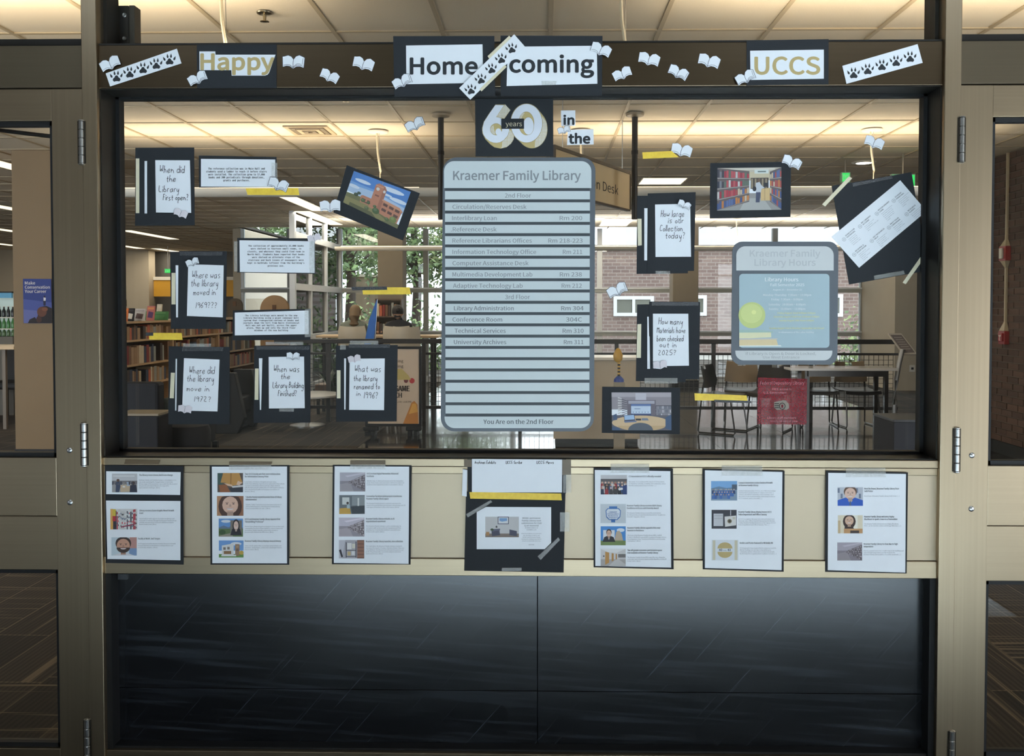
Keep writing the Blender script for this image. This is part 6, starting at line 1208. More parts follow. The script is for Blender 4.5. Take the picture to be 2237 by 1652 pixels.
def P_office():
    o = [((206, 204, 204), rc(0, 0, 1, .45)), ((164, 158, 154), rc(0, .45, 1, 1)), ((236, 234, 232), rc(.05, .1, .9, .16)), ((120, 116, 116), rc(0, .38, 1, .56)), ((206, 176, 140), [(.3, .62), (.75, .58), (.85, .95), (.35, .98)]), ((170, 186, 206), rc(.58, .45, .72, .66)), ((54, 62, 84), [(.16, .45), (.3, .42), (.34, .7), (.28, 1), (.14, 1)]), ((92, 62, 48), el(.24, .36, .06, .08)), ((40, 42, 56), [(.72, .62), (.96, .6), (1, 1), (.7, 1)]), ((64, 48, 42), el(.84, .52, .08, .1)), ((236, 232, 226), rc(.42, .66, .52, .74))]
    for i in range(9): o.append((random.choice(((60, 60, 70), (90, 86, 90), (150, 140, 130))), rc(i * .11, .42 + .05 * (i % 3), i * .11 + .06, .6)))
    return o
def P_spines():
    o = [((226, 222, 218), rc(0, 0, 1, 1)), ((232, 170, 80), rc(0, 0, .1, 1)), ((220, 190, 60), rc(.08, .02, .2, .35)), ((186, 40, 44), rc(.08, .35, .2, .6)), ((40, 40, 48), rc(.1, .6, .2, 1))]; x = .2
    while x < .97:
        w = random.uniform(.03, .06); c = random.choice(((236, 234, 230), (40, 44, 56), (90, 110, 130), (180, 50, 60), (214, 210, 204), (60, 60, 66))); y0 = random.uniform(0, .15); o += [(c, rc(x, y0, x + w, 1))]
        for k in range(4): o.append((random.choice(((30, 30, 36), (220, 60, 70), (240, 240, 236), (70, 90, 120))), rc(x + .005, y0 + .12 + k * .2, x + w - .008, y0 + .2 + k * .2)))
        x += w + .004
    return o + [((150, 60, 80), [(.4, .85), (.95, .7), (.95, .75), (.4, .92)])]
def P_man(): return [((206, 222, 228), rc(0, 0, 1, 1)), ((196, 140, 130), rc(.72, 0, 1, .6)), ((120, 150, 190), rc(.7, .6, 1, 1))] + torso(.48, .85, .7, (226, 224, 226)) + face(.47, .42, .62, (214, 156, 126), (54, 38, 32), beard=(58, 42, 36))
def P_laptop(): return [((84, 70, 62), rc(0, 0, 1, 1)), ((60, 84, 76), rc(0, 0, .2, .6)), ((196, 138, 66), [(.22, 0), (.85, 0), (.98, .5), (.8, .62), (.5, .66), (.3, .5), (.12, .5)]), ((160, 106, 48), [(.5, 0), (.56, 0), (.54, .6), (.5, .6)]), ((228, 188, 160), [(.25, .52), (.55, .6), (.62, .72), (.4, .66)]), ((228, 188, 160), [(.8, .4), (.98, .5), (.85, .64), (.74, .6)]), ((150, 84, 48), [(.05, .62), (.35, .6), (.5, 1), (.1, 1)]), ((220, 216, 214), [(.55, .68), (1, .62), (1, .75), (.6, .78)]), ((46, 46, 54), [(.45, .78), (1, .72), (1, 1), (.55, 1)])]
def P_woman(): return [((150, 96, 66), rc(0, 0, 1, 1)), ((186, 130, 90), rc(0, 0, .25, 1)), ((226, 190, 170), [(.25, 1), (.35, .85), (.7, .85), (.8, 1)])] + face(.5, .42, .72, (232, 184, 158), (70, 44, 34), long=True)
def P_scene(): return [((96, 146, 206), rc(0, 0, 1, .5)), ((226, 232, 238), el(.3, .15, .2, .08)), ((96, 116, 140), [(0, .5), (.2, .38), (.4, .48), (.6, .36), (1, .5), (1, .6), (0, .6)]), ((84, 108, 60), rc(0, .56, 1, 1)), ((150, 140, 120), [(.0, .95), (.5, .8), (.6, 1), (0, 1)]), ((52, 78, 42), el(.15, .75, .14, .14)), ((120, 112, 100), rc(.48, .1, .95, .92))] + [(c, [(.48 + .47 * x, .1 + .82 * y) for x, y in p]) for c, p in torso(.5, .5, .8, (34, 32, 38), (236, 234, 236)) + face(.5, .32, .5, (232, 196, 176), (30, 24, 26), long=True)]
def P_campus(): return [((110, 160, 222), rc(0, 0, 1, .6)), ((236, 240, 244), el(.7, .2, .22, .1)), ((92, 140, 60), rc(0, .8, 1, 1)), ((232, 230, 224), [(.12, .3), (.6, .18), (.6, .85), (.12, .85)]), ((150, 116, 86), rc(.66, .22, .84, .9)), ((180, 144, 110), rc(.7, .3, .8, .42)), ((110, 84, 66), rc(.7, .5, .8, .62)), ((196, 160, 60), el(.92, .72, .1, .12)), ((120, 110, 100), rc(.18, .4, .28, .55)), ((120, 110, 100), rc(.34, .38, .44, .53)), ((140, 100, 60), rc(.2, .62, .5, .8)), ((240, 240, 236), rc(.1, .85, .7, .93))]
def P_furn(): return [((104, 110, 112), rc(0, 0, 1, 1)), ((214, 216, 210), rc(.12, .12, .4, .5)), ((140, 146, 148), rc(.5, .05, 1, .55)), ((216, 214, 208), rc(.72, .15, .78, .85)), ((56, 62, 66), [(.45, .6), (1, .55), (1, .95), (.5, 1)]), ((206, 158, 66), [(.02, .7), (.42, .66), (.46, 1), (0, 1)]), ((170, 190, 196), rc(.3, .52, .42, .7)), ((60, 50, 46), el(.33, .42, .05, .07))]
def P_cart(): return [((176, 172, 178), rc(0, 0, 1, 1)), ((116, 78, 62), rc(.72, 0, 1, 1)), ((204, 200, 206), [(0, 0), (.25, 0), (.12, 1), (0, 1)])] + [((150, 100, 80), rc(.74, .05 + .19 * i, .98, .18 + .19 * i)) for i in range(5)] + [((40, 38, 42), rc(.27, .12, .30, .95)), ((40, 38, 42), rc(.66, .08, .69, .95)), ((40, 38, 42), rc(.27, .55, .69, .58)), ((40, 38, 42), rc(.27, .88, .69, .91)), ((236, 232, 228), rc(.33, .16, .5, .5)), ((226, 220, 200), rc(.52, .2, .64, .45)), ((206, 180, 120), rc(.34, .62, .46, .84)), ((230, 228, 226), rc(.5, .6, .62, .82)), ((44, 42, 46), [(.0, .55), (.08, .5), (.16, .9), (.1, .95)])]
def P_lounge(): return [((206, 202, 200), rc(0, 0, 1, .82)), ((128, 112, 100), rc(0, .82, 1, 1)), ((52, 56, 74), rc(.37, .0, .70, .36)), ((226, 226, 226), rc(.39, .03, .68, .33)), ((120, 160, 206), [(.42, .07), (.65, .07), (.65, .2), (.5, .24), (.42, .2)]), ((70, 70, 86), [(.18, .7), (.42, .62), (.44, .9), (.2, .95)]), ((70, 70, 86), [(.72, .62), (.94, .7), (.94, .95), (.72, .9)]), ((92, 92, 110), [(.24, .6), (.44, .58), (.44, .66), (.22, .72)]), ((60, 56, 56), [(.33, .42), (.37, .5), (.33, .55), (.3, .5)]), ((180, 130, 80), rc(.02, .74, .12, .92)), ((60, 76, 50), el(.2, .63, .05, .06))]
def P_crowd():
    o = [((204, 200, 200), rc(0, 0, 1, .3)), ((120, 112, 110), rc(0, .3, 1, 1)), ((90, 84, 84), rc(0, .2, 1, .34))]
    for r in range(3):
        for i in range(8 - r): x = .06 + i * (.125 + .02 * r) + .03 * (r % 2); y = .34 + r * .14; c = random.choice(((40, 46, 66), (60, 56, 56), (150, 40, 44), (206, 200, 196), (50, 80, 130), (34, 34, 38))); o += [(c, [(x - .055, y + .1), (x + .055, y + .1), (x + .07, y + .45), (x - .07, y + .45)]), (random.choice(((214, 164, 136), (170, 118, 90), (230, 190, 166))), el(x, y + .05, .032, .055, 10))]
    return o + [((234, 232, 230), [(.66, .7), (.82, .64), (.86, .74), (.7, .8)]), ((40, 60, 110), [(.84, .55), (1, .5), (1, 1), (.84, 1)])]
def P_award(): return [((206, 212, 216), rc(0, 0, 1, 1)), ((60, 110, 176), [(.28, .22), (.72, .22), (.8, .34), (.78, .68), (.66, .84), (.34, .84), (.22, .68), (.2, .34)]), ((232, 238, 244), [(.3, .26), (.7, .26), (.77, .36), (.75, .66), (.64, .8), (.36, .8), (.25, .66), (.23, .36)]), ((60, 110, 176), rc(.34, .12, .66, .26)), ((60, 110, 176), rc(.42, .84, .58, .96))]
def P_manb(): return [((70, 140, 214), rc(0, 0, 1, .8)), ((230, 236, 242), el(.8, .2, .16, .1)), ((190, 168, 140), [(.62, .3), (.74, .22), (.84, .4), (.9, .75), (.55, .75)]), ((110, 130, 70), rc(0, .75, 1, 1)), ((232, 236, 238), rc(.1, .2, .56, .82))] + [(c, [(.1 + .46 * x, .2 + .62 * y) for x, y in p]) for c, p in torso(.5, .5, .9, (40, 38, 42), (232, 230, 230)) + face(.5, .28, .48, (226, 178, 150), (44, 32, 28))]
def P_corr(): return [((214, 210, 206), rc(0, 0, 1, .6)), ((176, 168, 162), rc(0, .6, 1, 1)), ((236, 234, 232), [(0, 0), (1, .0), (.62, .24), (.3, .2)]), ((196, 140, 70), [(.18, .16), (.34, .22), (.34, .8), (.18, .92)]), ((196, 140, 70), [(.44, .24), (.52, .27), (.52, .68), (.44, .72)]), ((190, 136, 70), [(.6, .28), (.65, .3), (.65, .6), (.6, .62)]), ((110, 104, 100), rc(.7, .3, 1, .5)), ((60, 52, 48), rc(.1, .38, .15, .46)), ((204, 198, 192), [(.3, 1), (.6, .62), (.72, .6), (1, .9), (1, 1)])]
def P_group():
    o = [((120, 172, 222), rc(0, 0, 1, .38)), ((96, 130, 160), [(0, .38), (.3, .28), (.6, .36), (1, .3), (1, .45), (0, .45)]), ((126, 150, 170), rc(0, .42, 1, 1)), ((70, 84, 100), rc(.8, .18, 1, .45))]
    for r in range(3):
        for i in range(9 - r): x = .08 + i * .1 + .04 * (r % 2); y = .42 + r * .13; o += [(random.choice(((46, 86, 150), (60, 100, 170), (40, 60, 100), (90, 120, 160))), [(x - .045, y + .06), (x + .045, y + .06), (x + .055, y + .24), (x - .055, y + .24)]), (random.choice(((200, 170, 150), (150, 120, 104))), el(x, y + .02, .026, .04, 8))]
    return o
def P_case(): return [((52, 52, 58), rc(0, 0, 1, 1)), ((206, 206, 208), rc(.08, .2, .46, .86)), ((226, 222, 216), [(.52, .36), (.98, .3), (.98, .82), (.54, .9)]), ((120, 108, 80), el(.72, .6, .09, .12)), ((60, 54, 44), el(.72, .6, .05, .07)), ((206, 200, 180), rc(.84, .38, .95, .5)), ((180, 180, 184), rc(.74, .02, .78, .3)), ((150, 150, 154), rc(.1, .3, .44, .32)), ((150, 150, 154), rc(.1, .45, .44, .47))]
def P_forty(): return [((230, 234, 238), rc(0, 0, 1, 1)), ((214, 206, 176), rc(.04, .02, .14, .98)), ((214, 206, 176), rc(.86, .02, .97, .98)), ((196, 172, 110), ell(.5, .42, .28, .3, 16, math.pi, 2 * math.pi)), ((196, 172, 110), ell(.5, .58, .28, .3, 16, 0, math.pi))]
def P_suit(): return [((196, 200, 208), rc(0, 0, 1, 1))] + [((random.choice(((150, 130, 110), (110, 120, 140), (214, 210, 206)))), rc(i * .12, .05 + .3 * (i % 2), i * .12 + .08, .3 + .3 * (i % 2))) for i in range(8)] + [((38, 86, 190), [(0, .7), (.3, .56), (.7, .56), (1, .7), (1, 1), (0, 1)]), ((236, 238, 242), [(.4, .58), (.6, .58), (.5, .95)]), ((70, 90, 130), [(.47, .64), (.53, .64), (.54, 1), (.46, 1)])] + face(.5, .32, .52, (234, 192, 168), (92, 66, 50))
def P_podium(): return [((236, 222, 190), rc(0, 0, 1, 1)), ((246, 240, 220), rc(.62, 0, .8, 1)), ((206, 176, 130), rc(0, .3, .1, 1)), ((40, 36, 40), [(.28, .55), (.42, .46), (.58, .48), (.66, .8), (.26, .8)])] + face(.46, .28, .42, (222, 176, 146), (52, 34, 28), long=True) + [((206, 152, 96), rc(.24, .74, 1, 1)), ((60, 46, 40), rc(.5, .84, .86, 1))]
def P_tower():
    o = [((72, 122, 190), rc(0, 0, 1, .35)), ((110, 152, 206), rc(0, .3, 1, .62)), ((170, 190, 216), [(0, .4), (.5, .35), (1, .45), (1, .62), (0, .62)])]
    for x, y, rx, ry in ((.7, .14, .22, .06), (.2, .2, .14, .05), (.86, .34, .16, .05), (.08, .42, .1, .05), (.62, .3, .12, .03)): o.append(((214, 222, 232), el(x, y, rx, ry)))
    o += [((104, 100, 62), [(0, .66), (.3, .62), (.7, .8), (1, .9), (1, 1), (0, 1)]), ((132, 122, 74), [(0, .78), (.4, .76), (.8, .94), (.7, 1), (0, 1)]), ((88, 84, 54), [(.1, .9), (.5, .9), (.6, 1), (.1, 1)])]
    br = (186, 118, 88); dk = (92, 62, 54)
    o += [(br, [(.24, .6), (.27, .56), (.48, .56), (.48, .76), (.26, .78)]), (dk, rc(.27, .64, .34, .69)), (dk, rc(.37, .64, .46, .69)), (dk, rc(.3, .71, .46, .74))]
    o += [(br, [(.42, .14), (.47, .08), (.58, .11), (.62, .19), (.62, .82), (.42, .80)]), ((160, 98, 74), [(.56, .12), (.62, .19), (.62, .82), (.56, .8)]), ((208, 144, 110), rc(.42, .14, .56, .17)), ((214, 206, 196), el(.475, .24, .03, .045)), ((214, 206, 196), el(.59, .25, .022, .04)), ((120, 72, 58), rc(.46, .4, .53, .44)), ((170, 150, 140), rc(.515, .0, .522, .1))]
    o += [(br, [(.62, .46), (.9, .5), (.98, .56), (.96, .9), (.62, .84)]), ((204, 138, 104), [(.6, .45), (.92, .49), (.99, .56), (.99, .585), (.6, .49)])] + [(dk, [(.64 + .11 * i, .53 + .14 * j + .012 * i), (.72 + .11 * i, .54 + .14 * j + .012 * i), (.72 + .11 * i, .61 + .14 * j + .012 * i), (.64 + .11 * i, .6 + .14 * j + .012 * i)]) for i in range(3) for j in range(2)]
    for x, y, r, c in ((.16, .62, .05, (52, 66, 46)), (.2, .55, .04, (44, 58, 42)), (.3, .7, .05, (70, 88, 50)), (.56, .82, .08, (66, 84, 48)), (.52, .72, .04, (70, 86, 50)), (.88, .84, .08, (106, 118, 60)), (.78, .9, .05, (80, 92, 54)), (.4, .86, .05, (86, 92, 56)), (.4, .7, .04, (64, 80, 46))): o += [(c, el(x, y, r * .8, r)), (tuple(v + 20 for v in c), el(x - r * .2, y - r * .3, r * .4, r * .5))]
    return o
def P_stacks():
    o = [((196, 186, 166), rc(0, 0, 1, .2)), ((206, 190, 156), rc(.5, .1, .86, .3)), ((150, 146, 140), rc(0, .6, 1, 1)), ((176, 174, 168), [(.45, .72), (.72, .72), (.85, 1), (.35, 1)]), ((220, 212, 196), rc(.2, .02, .9, .05))]
    reds = ((176, 50, 62), (160, 44, 58), (190, 76, 80), (90, 106, 90), (200, 196, 190)); blues = ((60, 80, 130), (80, 100, 150), (196, 120, 60), (170, 70, 66), (200, 180, 150))
    for side in (0, 1):
        m = (lambda x: x) if side == 0 else (lambda x: 1 - x); W_ = .5 if side == 0 else .2; far = .5 if side == 0 else .18
        tf, bf = (.20, .72) if side == 0 else (.22, .72)
        o.append(((96, 84, 82), [(m(0), -.0), (m(far), tf - .12), (m(far), bf + .08), (m(0), 1)]))
        for s in range(4):
            for i in range(14 if side == 0 else 7):
                n = 14 if side == 0 else 7; x0 = far * (i / n); x1 = far * ((i + .86) / n); k = lambda x, f: (0 + (tf - .10) * x / far) * (1 - f) + (1.02 + (bf + .06 - 1.02) * x / far) * f; h = random.uniform(0, .05)
                cc_ = random.choice((reds if s < 3 and i > 2 else ((44, 46, 60), (60, 56, 64), (120, 120, 128))) if side == 0 and s < 2 else (reds if side == 0 and s == 2 and i < 8 else blues)); o.append((cc_, [(m(x0), k(x0, (s + .12) / 4 + h)), (m(x1), k(x1, (s + .12) / 4 + h)), (m(x1), k(x1, (s + .86) / 4)), (m(x0), k(x0, (s + .86) / 4))]))
        for s in range(1, 5): f = (s - .1) / 4; k = lambda x, f: (0 + (tf - .10) * x / far) * (1 - f) + (1.02 + (bf + .06 - 1.02) * x / far) * f; o.append(((176, 164, 156), [(m(0), k(0, f)), (m(far), k(far, f)), (m(far), k(far, f + .012)), (m(0), k(0, f + .02))]))
    o += [((70, 62, 56), rc(.52, .24, .8, .5))] + [((150, 132, 104), rc(.53 + .055 * i, .26, .555 + .055 * i, .48)) for i in range(5)] + [((214, 178, 120), [(.68, .5), (.82, .48), (.82, .78), (.68, .78)]), ((120, 90, 60), rc(.74, .5, .745, .78)), ((196, 200, 206), [(.6, .36), (.66, .34), (.69, .42), (.74, .48), (.69, .5), (.68, .6), (.6, .58)]), ((64, 70, 92), [(.605, .58), (.675, .58), (.66, .82), (.6, .82)]), ((110, 80, 62), el(.645, .30, .02, .04)), ((40, 38, 42), el(.58, .5, .03, .06)), ((40, 40, 44), rc(.72, .36, .8, .46)), ((216, 222, 216), rc(.58, .05, .8, .14)), ((96, 110, 104), rc(.63, .08, .76, .11))]
    return o
def P_study():
    o = [((150, 140, 144), rc(0, 0, 1, .45)), ((182, 172, 176), rc(0, .0, 1, .12)), ((206, 200, 206), rc(.4, .02, .58, .2)), ((110, 100, 108), rc(.26, .2, .74, .62)), ((176, 170, 180), rc(.28, .22, .72, .3)), ((58, 70, 108), rc(.32, .3, .66, .62)), ((206, 220, 236), rc(.325, .36, .655, .56)), ((96, 120, 170), rc(.325, .31, .655, .36)), ((120, 140, 176), rc(.38, .42, .48, .44))] + [((90, 110, 150), el(.36 + .05 * i, .52, .008, .014, 8)) for i in range(6)]
    o += [((214, 208, 204), [(.105, .12 + .07 * i), (.17, .15 + .06 * i), (.17, .17 + .06 * i), (.105, .155 + .07 * i)]) for i in range(8)] + [((66, 66, 74), [(.17, .17 + .06 * i), (.26, .22 + .045 * i), (.26, .235 + .045 * i), (.17, .19 + .06 * i)]) for i in range(8)]
    o += [((74, 72, 80), rc(.74, .34, 1, .64))] + [(random.choice(((206, 200, 204), (150, 144, 150), (120, 120, 130))), rc(.75 + .025 * i, .36 + .1 * j, .77 + .025 * i, .43 + .1 * j)) for i in range(10) for j in range(3)] + [((196, 190, 194), rc(.74, .44 + .1 * j, 1, .45 + .1 * j)) for j in range(3)]
    o += [((96, 92, 100), rc(0, .6, 1, 1)), ((222, 186, 140), ell(.48, .80, .48, .19, 28)), ((206, 168, 122), ell(.5, .88, .4, .14, 20, 0, math.pi)), ((60, 66, 84), [(.2, .6), (.38, .58), (.39, .74), (.21, .76)]), ((170, 200, 232), [(.21, .61), (.37, .59), (.38, .71), (.215, .73)]), ((110, 120, 150), [(.2, .76), (.4, .74), (.42, .78), (.22, .8)]), ((120, 130, 150), [(.5, .68), (.6, .68), (.62, .74), (.5, .74)]), ((50, 50, 60), rc(.4, .69, .49, .74)), ((86, 92, 100), ell(.48, 1.0, .21, .2, 16, math.pi, 2 * math.pi)), ((64, 84, 116), [(.02, .6), (.08, .56), (.09, .72), (.03, .74)]), ((64, 84, 116), [(.9, .66), (1, .58), (1, 1), (.9, .95)]), ((64, 84, 116), [(0, .9), (.12, .94), (.14, 1), (0, 1)])]
    return o
def picture(name, shapes, quad, Y, parent, f=ID, **k):
    (ax, ay), (bx_, by), (cx, cy), (dx, dy_) = quad
    def g(u, v_): u = min(1, max(0, u)); v_ = min(1, max(0, v_)); return f((ax * (1 - u) + bx_ * u) * (1 - v_) + (dx * (1 - u) + cx * u) * v_, (ay * (1 - u) + by * u) * (1 - v_) + (dy_ * (1 - u) + cy * u) * v_)
    return prints(name, [(col(tuple(.84 * v + .16 * g0 for v, g0 in zip(c, (150, 150, 156)))), p) for c, p in shapes], Y, parent, g, step=.000006, **k)
# ---------------------------------------------------------------- three large photographs on the glass
for lab, black, ph, fnc in (('tilted photo of a brick clock tower building on black card', [(757.6, 361), (917.2, 422.4), (880.3, 525.8), (728.3, 464.3)], [(773.3, 373.6), (897.4, 419.3), (867.8, 499.8), (749.7, 442.2)], P_tower), ('photo of red book stacks and a reader on black card at the upper right', [(1551.5, 356.6), (1728, 353.6), (1726.7, 474.4), (1550.4, 477.8)], [(1567.3, 367.4), (1706.8, 365.6), (1706.8, 458.3), (1566.5, 460.2)], P_stacks), ('photo of a study room table and screen on black card below the question cards', [(1315.4, 844.9), (1485.8, 847), (1485, 949), (1314.6, 946)], [(1336, 857.6), (1466.3, 857.6), (1466.8, 940.3), (1337, 940.3)], P_study)):
    t = card('mounted_photo', lab, 'photo', black, PG, ID, 'photos mounted on black card'); sheet('backing', black, PG, .0008, BLK, t); pr = sheet('photo_print', ph, PG - .001, .0004, WHT, t); picture('picture', fnc(), ph, PG - .0015, pr)
# ---------------------------------------------------------------- news sheets on the notice panel
cA, cB, cC = crop(200, 980, 4.66), crop(660, 980, 3.728), crop(1240, 980, 2.728)
HD = col((56, 58, 66)); BD_ = col((116, 118, 126))
def news(label, f, s, black, whites, entries, tape_q=None, tm=BROWNT, crk=None):
    """s: drawing units per photo pixel; entries: (picture box, picture, heading x, heading baseline, headings, body baseline, body lines)"""
    t = card('news_sheet', label, 'notice', black, PN, f, 'news sheets on the notice panel'); sheet('backing', black, PN, .0008, BLK, t, f); ps_ = [sheet('paper', w, PN - .001, .0004, WHT, t, f) for w in whites]; hm, bm_ = MB(), MB()
    for (x0, y0, x1, y1), fnc, hx, hy, heads, by, body in entries:
        picture('printed_photo', fnc() if callable(fnc) else fnc, rc(x0, y0, x1, y1), PN - .0015, t, f)
        for i, h_ in enumerate(heads): line(hm, h_, hx, hx + len(h_) * 1.72 * s, hy + i * 5.6 * s, 3.6 * s, PN - .0017, f, bold=.012)
        line(bm_, 'o ' + 'June 1, 2025', hx, hx + 20 * s, by - 5.2 * s, 2.0 * s, PN - .0017, f, res=1) if 0 else None
        for i, b_ in enumerate(body): line(bm_, b_, hx, hx + len(b_) * 1.42 * s, by + i * 4.15 * s, 2.5 * s, PN - .0017, f, res=1)
    hm.build('headlines', HD, t); bm_.build('small_print', BD_, t)
    if tape_q: sheet('tape', tape_q, PN - .0016, .0003, tm, t, f)
    if crk: sheet('crinkled_tape', crk, PN - .0017, .0004, SCOTCH, t, f)
news('black card with two white news slips at the left end of the panel', cA, 4.66, [(135, 170), (935, 178), (937, 1182), (145, 1165)], [[(150, 232), (908, 240), (902, 473), (150, 465)], [(148, 530), (905, 535), (905, 1138), (162, 1125)]],
     [((208, 256, 465, 446), P_office, 483, 278, ['The library never closes, but it can change'], 328, ['Matthew Jabaily and Tabatha Farney, co-investigators of a', 'new study examining the changed nature of university', 'library usage in the pandemic, say results that the work of', 'the past decade helped libraries to respond to', 'unprecedented challenges. [More]']),
      ((192, 615, 465, 824), P_spines, 486, 640, ['Library receives Eisner Graphic Novel Growth', 'Grant'], 720, ['A grant will provide support of creative workshops and', 'materials for veterans through the Kraemer Family Library', 'with the announcement of the 2019 Will Eisner Graphic', 'Novel Growth Grant. [More]']),
      ((202, 905, 460, 1090), P_man, 472, 926, ['Faculty at Work: Joel Tonyan'], 975, ['Joel Tonyan joined the Kraemer Family Library in 2014 with', 'research interests in information seeking behavior and', 'social media analytics. [More]'])], [(345, 112), (697, 120), (683, 160), (332, 158)])
news('news sheet with four stories, second from the left on the panel', cA, 4.66, [(1203, 170), (2012, 170), (2012, 1183), (1212, 1182)], [[(1225, 185), (1990, 183), (1990, 1170), (1230, 1168)]],
     [((1282, 250, 1542, 446), P_laptop, 1560, 268, ['Two UCCS faculty win first-ever Collaboration', 'for Information Literacy Prize'], 346, ['Larry Eames, Professor of English and Lynn Gates,', 'Instruction Librarian, have been recognized for their efforts', 'to promote information literacy among college students', 'with the first annual Collaboration for Information Literacy', 'Prize awarded by EasyBib and language associations of', 'America. [More]']),
      ((1277, 484, 1546, 685), P_woman, 1568, 502, ['Tabatha Farney named Associate Dean of Library', 'Administration'], 578, ['Tabatha "Tabby" Farney has been named Associate Dean of', 'Library Administration of the Kraemer Family Library.', 'Farney assumed the role Jan. 1. [More]']),
      ((1294, 714, 1542, 898), P_scene, 1560, 728, ['UCCS and Kraemer Family Library Appoint First', "'Storytelling Professor'"], 800, ['Stories have always played an integral role in our lives and', 'communities because of their ability to connect, transcend', 'generations, inspire empathy and provide a means to', 'preserve and communicate differences. [More]']),
      ((1296, 936, 1547, 1110), P_campus, 1560, 950, ['Kraemer Family Library displays mascot history'], 996, ['Curios, books and profiles on our lives and problems and', 'questions, and plaques, a 2020 visit a downright historic', 'mascot search. [More]'])], [(1400, 135), (1840, 138), (1828, 165), (1400, 165)], BROWNT, R(1400, 166, 1828, 216))
news('news sheet with four book stack stories, third from the left on the panel', cB, 3.728, [(250, 133), (892, 137), (883, 945), (243, 942)], [[(265, 145), (872, 148), (867, 940), (258, 932)]],
     [((307, 195, 514, 350), lambda: aisle((150, 146, 150)), 527, 211, ['UCCS to host Digital Humanities Advanced', 'Institute'], 269, ['With the help of a National Endowment for the Humanities', 'grant, Helen Davies and Larry Eames will host an advanced', 'institute in the Digital Humanities next summer. [More]']),
      ((302, 380, 510, 534), P_furn, 524, 395, ['Innovative furniture pilot project transforms', 'Kraemer Family Library space'], 452, ['The Kraemer Family Library is excited to announce the', 'launch of a new furniture pilot project, introducing over 15', 'new types of furniture to the entire space. [More]']),
      ((300, 563, 507, 717), lambda: aisle((166, 160, 164)), 520, 579, ['Kraemer Family Library embarks on AI', 'organizational experiment'], 637, ['The Kraemer Family Library is set to revolutionize its', 'operations with an innovative AI Organizational Pilot,', 'granting one of our faculty members a special license', 'to Microsoft Copilot. [More]']),
      ((300, 746, 506, 896), P_cart, 519, 763, ['Kraemer Family Library launches zine collection'], 800, ['This September, the Kraemer Family Library is excited to', 'announce the launch of a new collection of zines. Zines are', 'self-published, distributed and self-made for passion, not', 'profit. They frequently cover niche subjects and serve', 'underserved voices. [More]'])], R(392, 98, 678, 130), BROWNT, R(392, 130, 678, 168))
# QR sheet and lounge card in the middle: the codes themselves are left blank
bq = [(1335, 350), (2145, 350), (2130, 1010), (1320, 995)]; t = card('lounge_card', 'black card with a lounge photo and story at the middle of the panel', 'notice', bq, PN, cB); sheet('backing', bq, PN, .0008, BLK, t, cB); cpq = [(1497, 476), (2028, 478), (2028, 768), (1975, 820), (1422, 820), (1422, 518)]; sheet('paper', cpq, PN - .001, .0004, WHT, t, cB); picture('printed_photo', P_lounge(), rc(1492, 556, 1765, 723), PN - .0015, t, cB)
hm, bm_ = MB(), MB()
for i, s in enumerate(('MOSAIC and Kraemer', 'Family Library seek', 'submissions for Club', 'Q art memorial')): w = len(s) * 4.1; line(hm, s, 1868 - w, 1868 + w, 573 + i * 20.5, 12, PN - .0017, cB)
for i, s in enumerate(('BY BRANDON REICH / IN', 'NOVEMBER 1, 2023', '', 'It has been almost one year since', 'the shooting at Club Q, and', 'MOSAIC and the Kraemer Family', 'Library are seeking proposals for', 'art pieces that will serve as a', '', 'READ MORE')):
    if s: w = len(s) * 2.45; line(bm_, s, 1868 - w, 1868 + w, 651 + i * 15.2, 8, PN - .0017, cB, res=1)
hm.build('headlines', HD, t); bm_.build('small_print', BD_, t)
for q in ([(1335, 535), (1535, 420), (1548, 437), (1350, 562)], [(1918, 880), (2085, 725), (2100, 745), (1943, 908)], R(1626, 972, 1788, 998), R(2100, 520, 2178, 676)): sheet('tape', q, PN - .0016, .0003, SCOTCH, t, cB)
bq = [(1345, 85), (2150, 85), (2150, 365), (1350, 365)]; t = card('code_sheet', 'white sheet headed Archives Exhibits, UCCS Scribe and UCCS News on black card', 'notice', bq, PN - .002, cB); sheet('backing', bq, PN - .0015, .0008, BLK, t, cB); pp = sheet('paper', [(1383, 85), (2118, 90), (2116, 358), (1383, 358)], PN - .0025, .0004, WHT, t, cB); mb = MB()
for s, x0, x1 in (('Archives Exhibits', 1405, 1578), ('UCCS Scribe', 1660, 1790), ('UCCS News', 1910, 2050)): hand(mb, s, x0, x1, 124, 24, PN - .0031, 3.4, cB)
mb.build('handwriting', INK, pp); sheet('answer_edge', [(1308, 168), (1346, 175), (1340, 392), (1302, 385)], PN - .0012, .0003, WHT, t, cB)
for q in (R(1318, 90, 1380, 150), R(2120, 90, 2190, 215), R(2125, 215, 2192, 360)): sheet('brown_tape', q, PN - .0031, .0003, BROWNT if q[0][0] != 2125 else SCOTCH, t, cB)
gq = [(1362, 355), (2110, 367), (2115, 422), (1370, 408)]; gt = card('gold_tape', 'gold tape strip below the white code sheet on the panel', 'tape', gq, PN - .003, cB, 'gold tape strips'); sheet('strip', gq, PN - .0032, .0005, GTAPE, gt, cB)
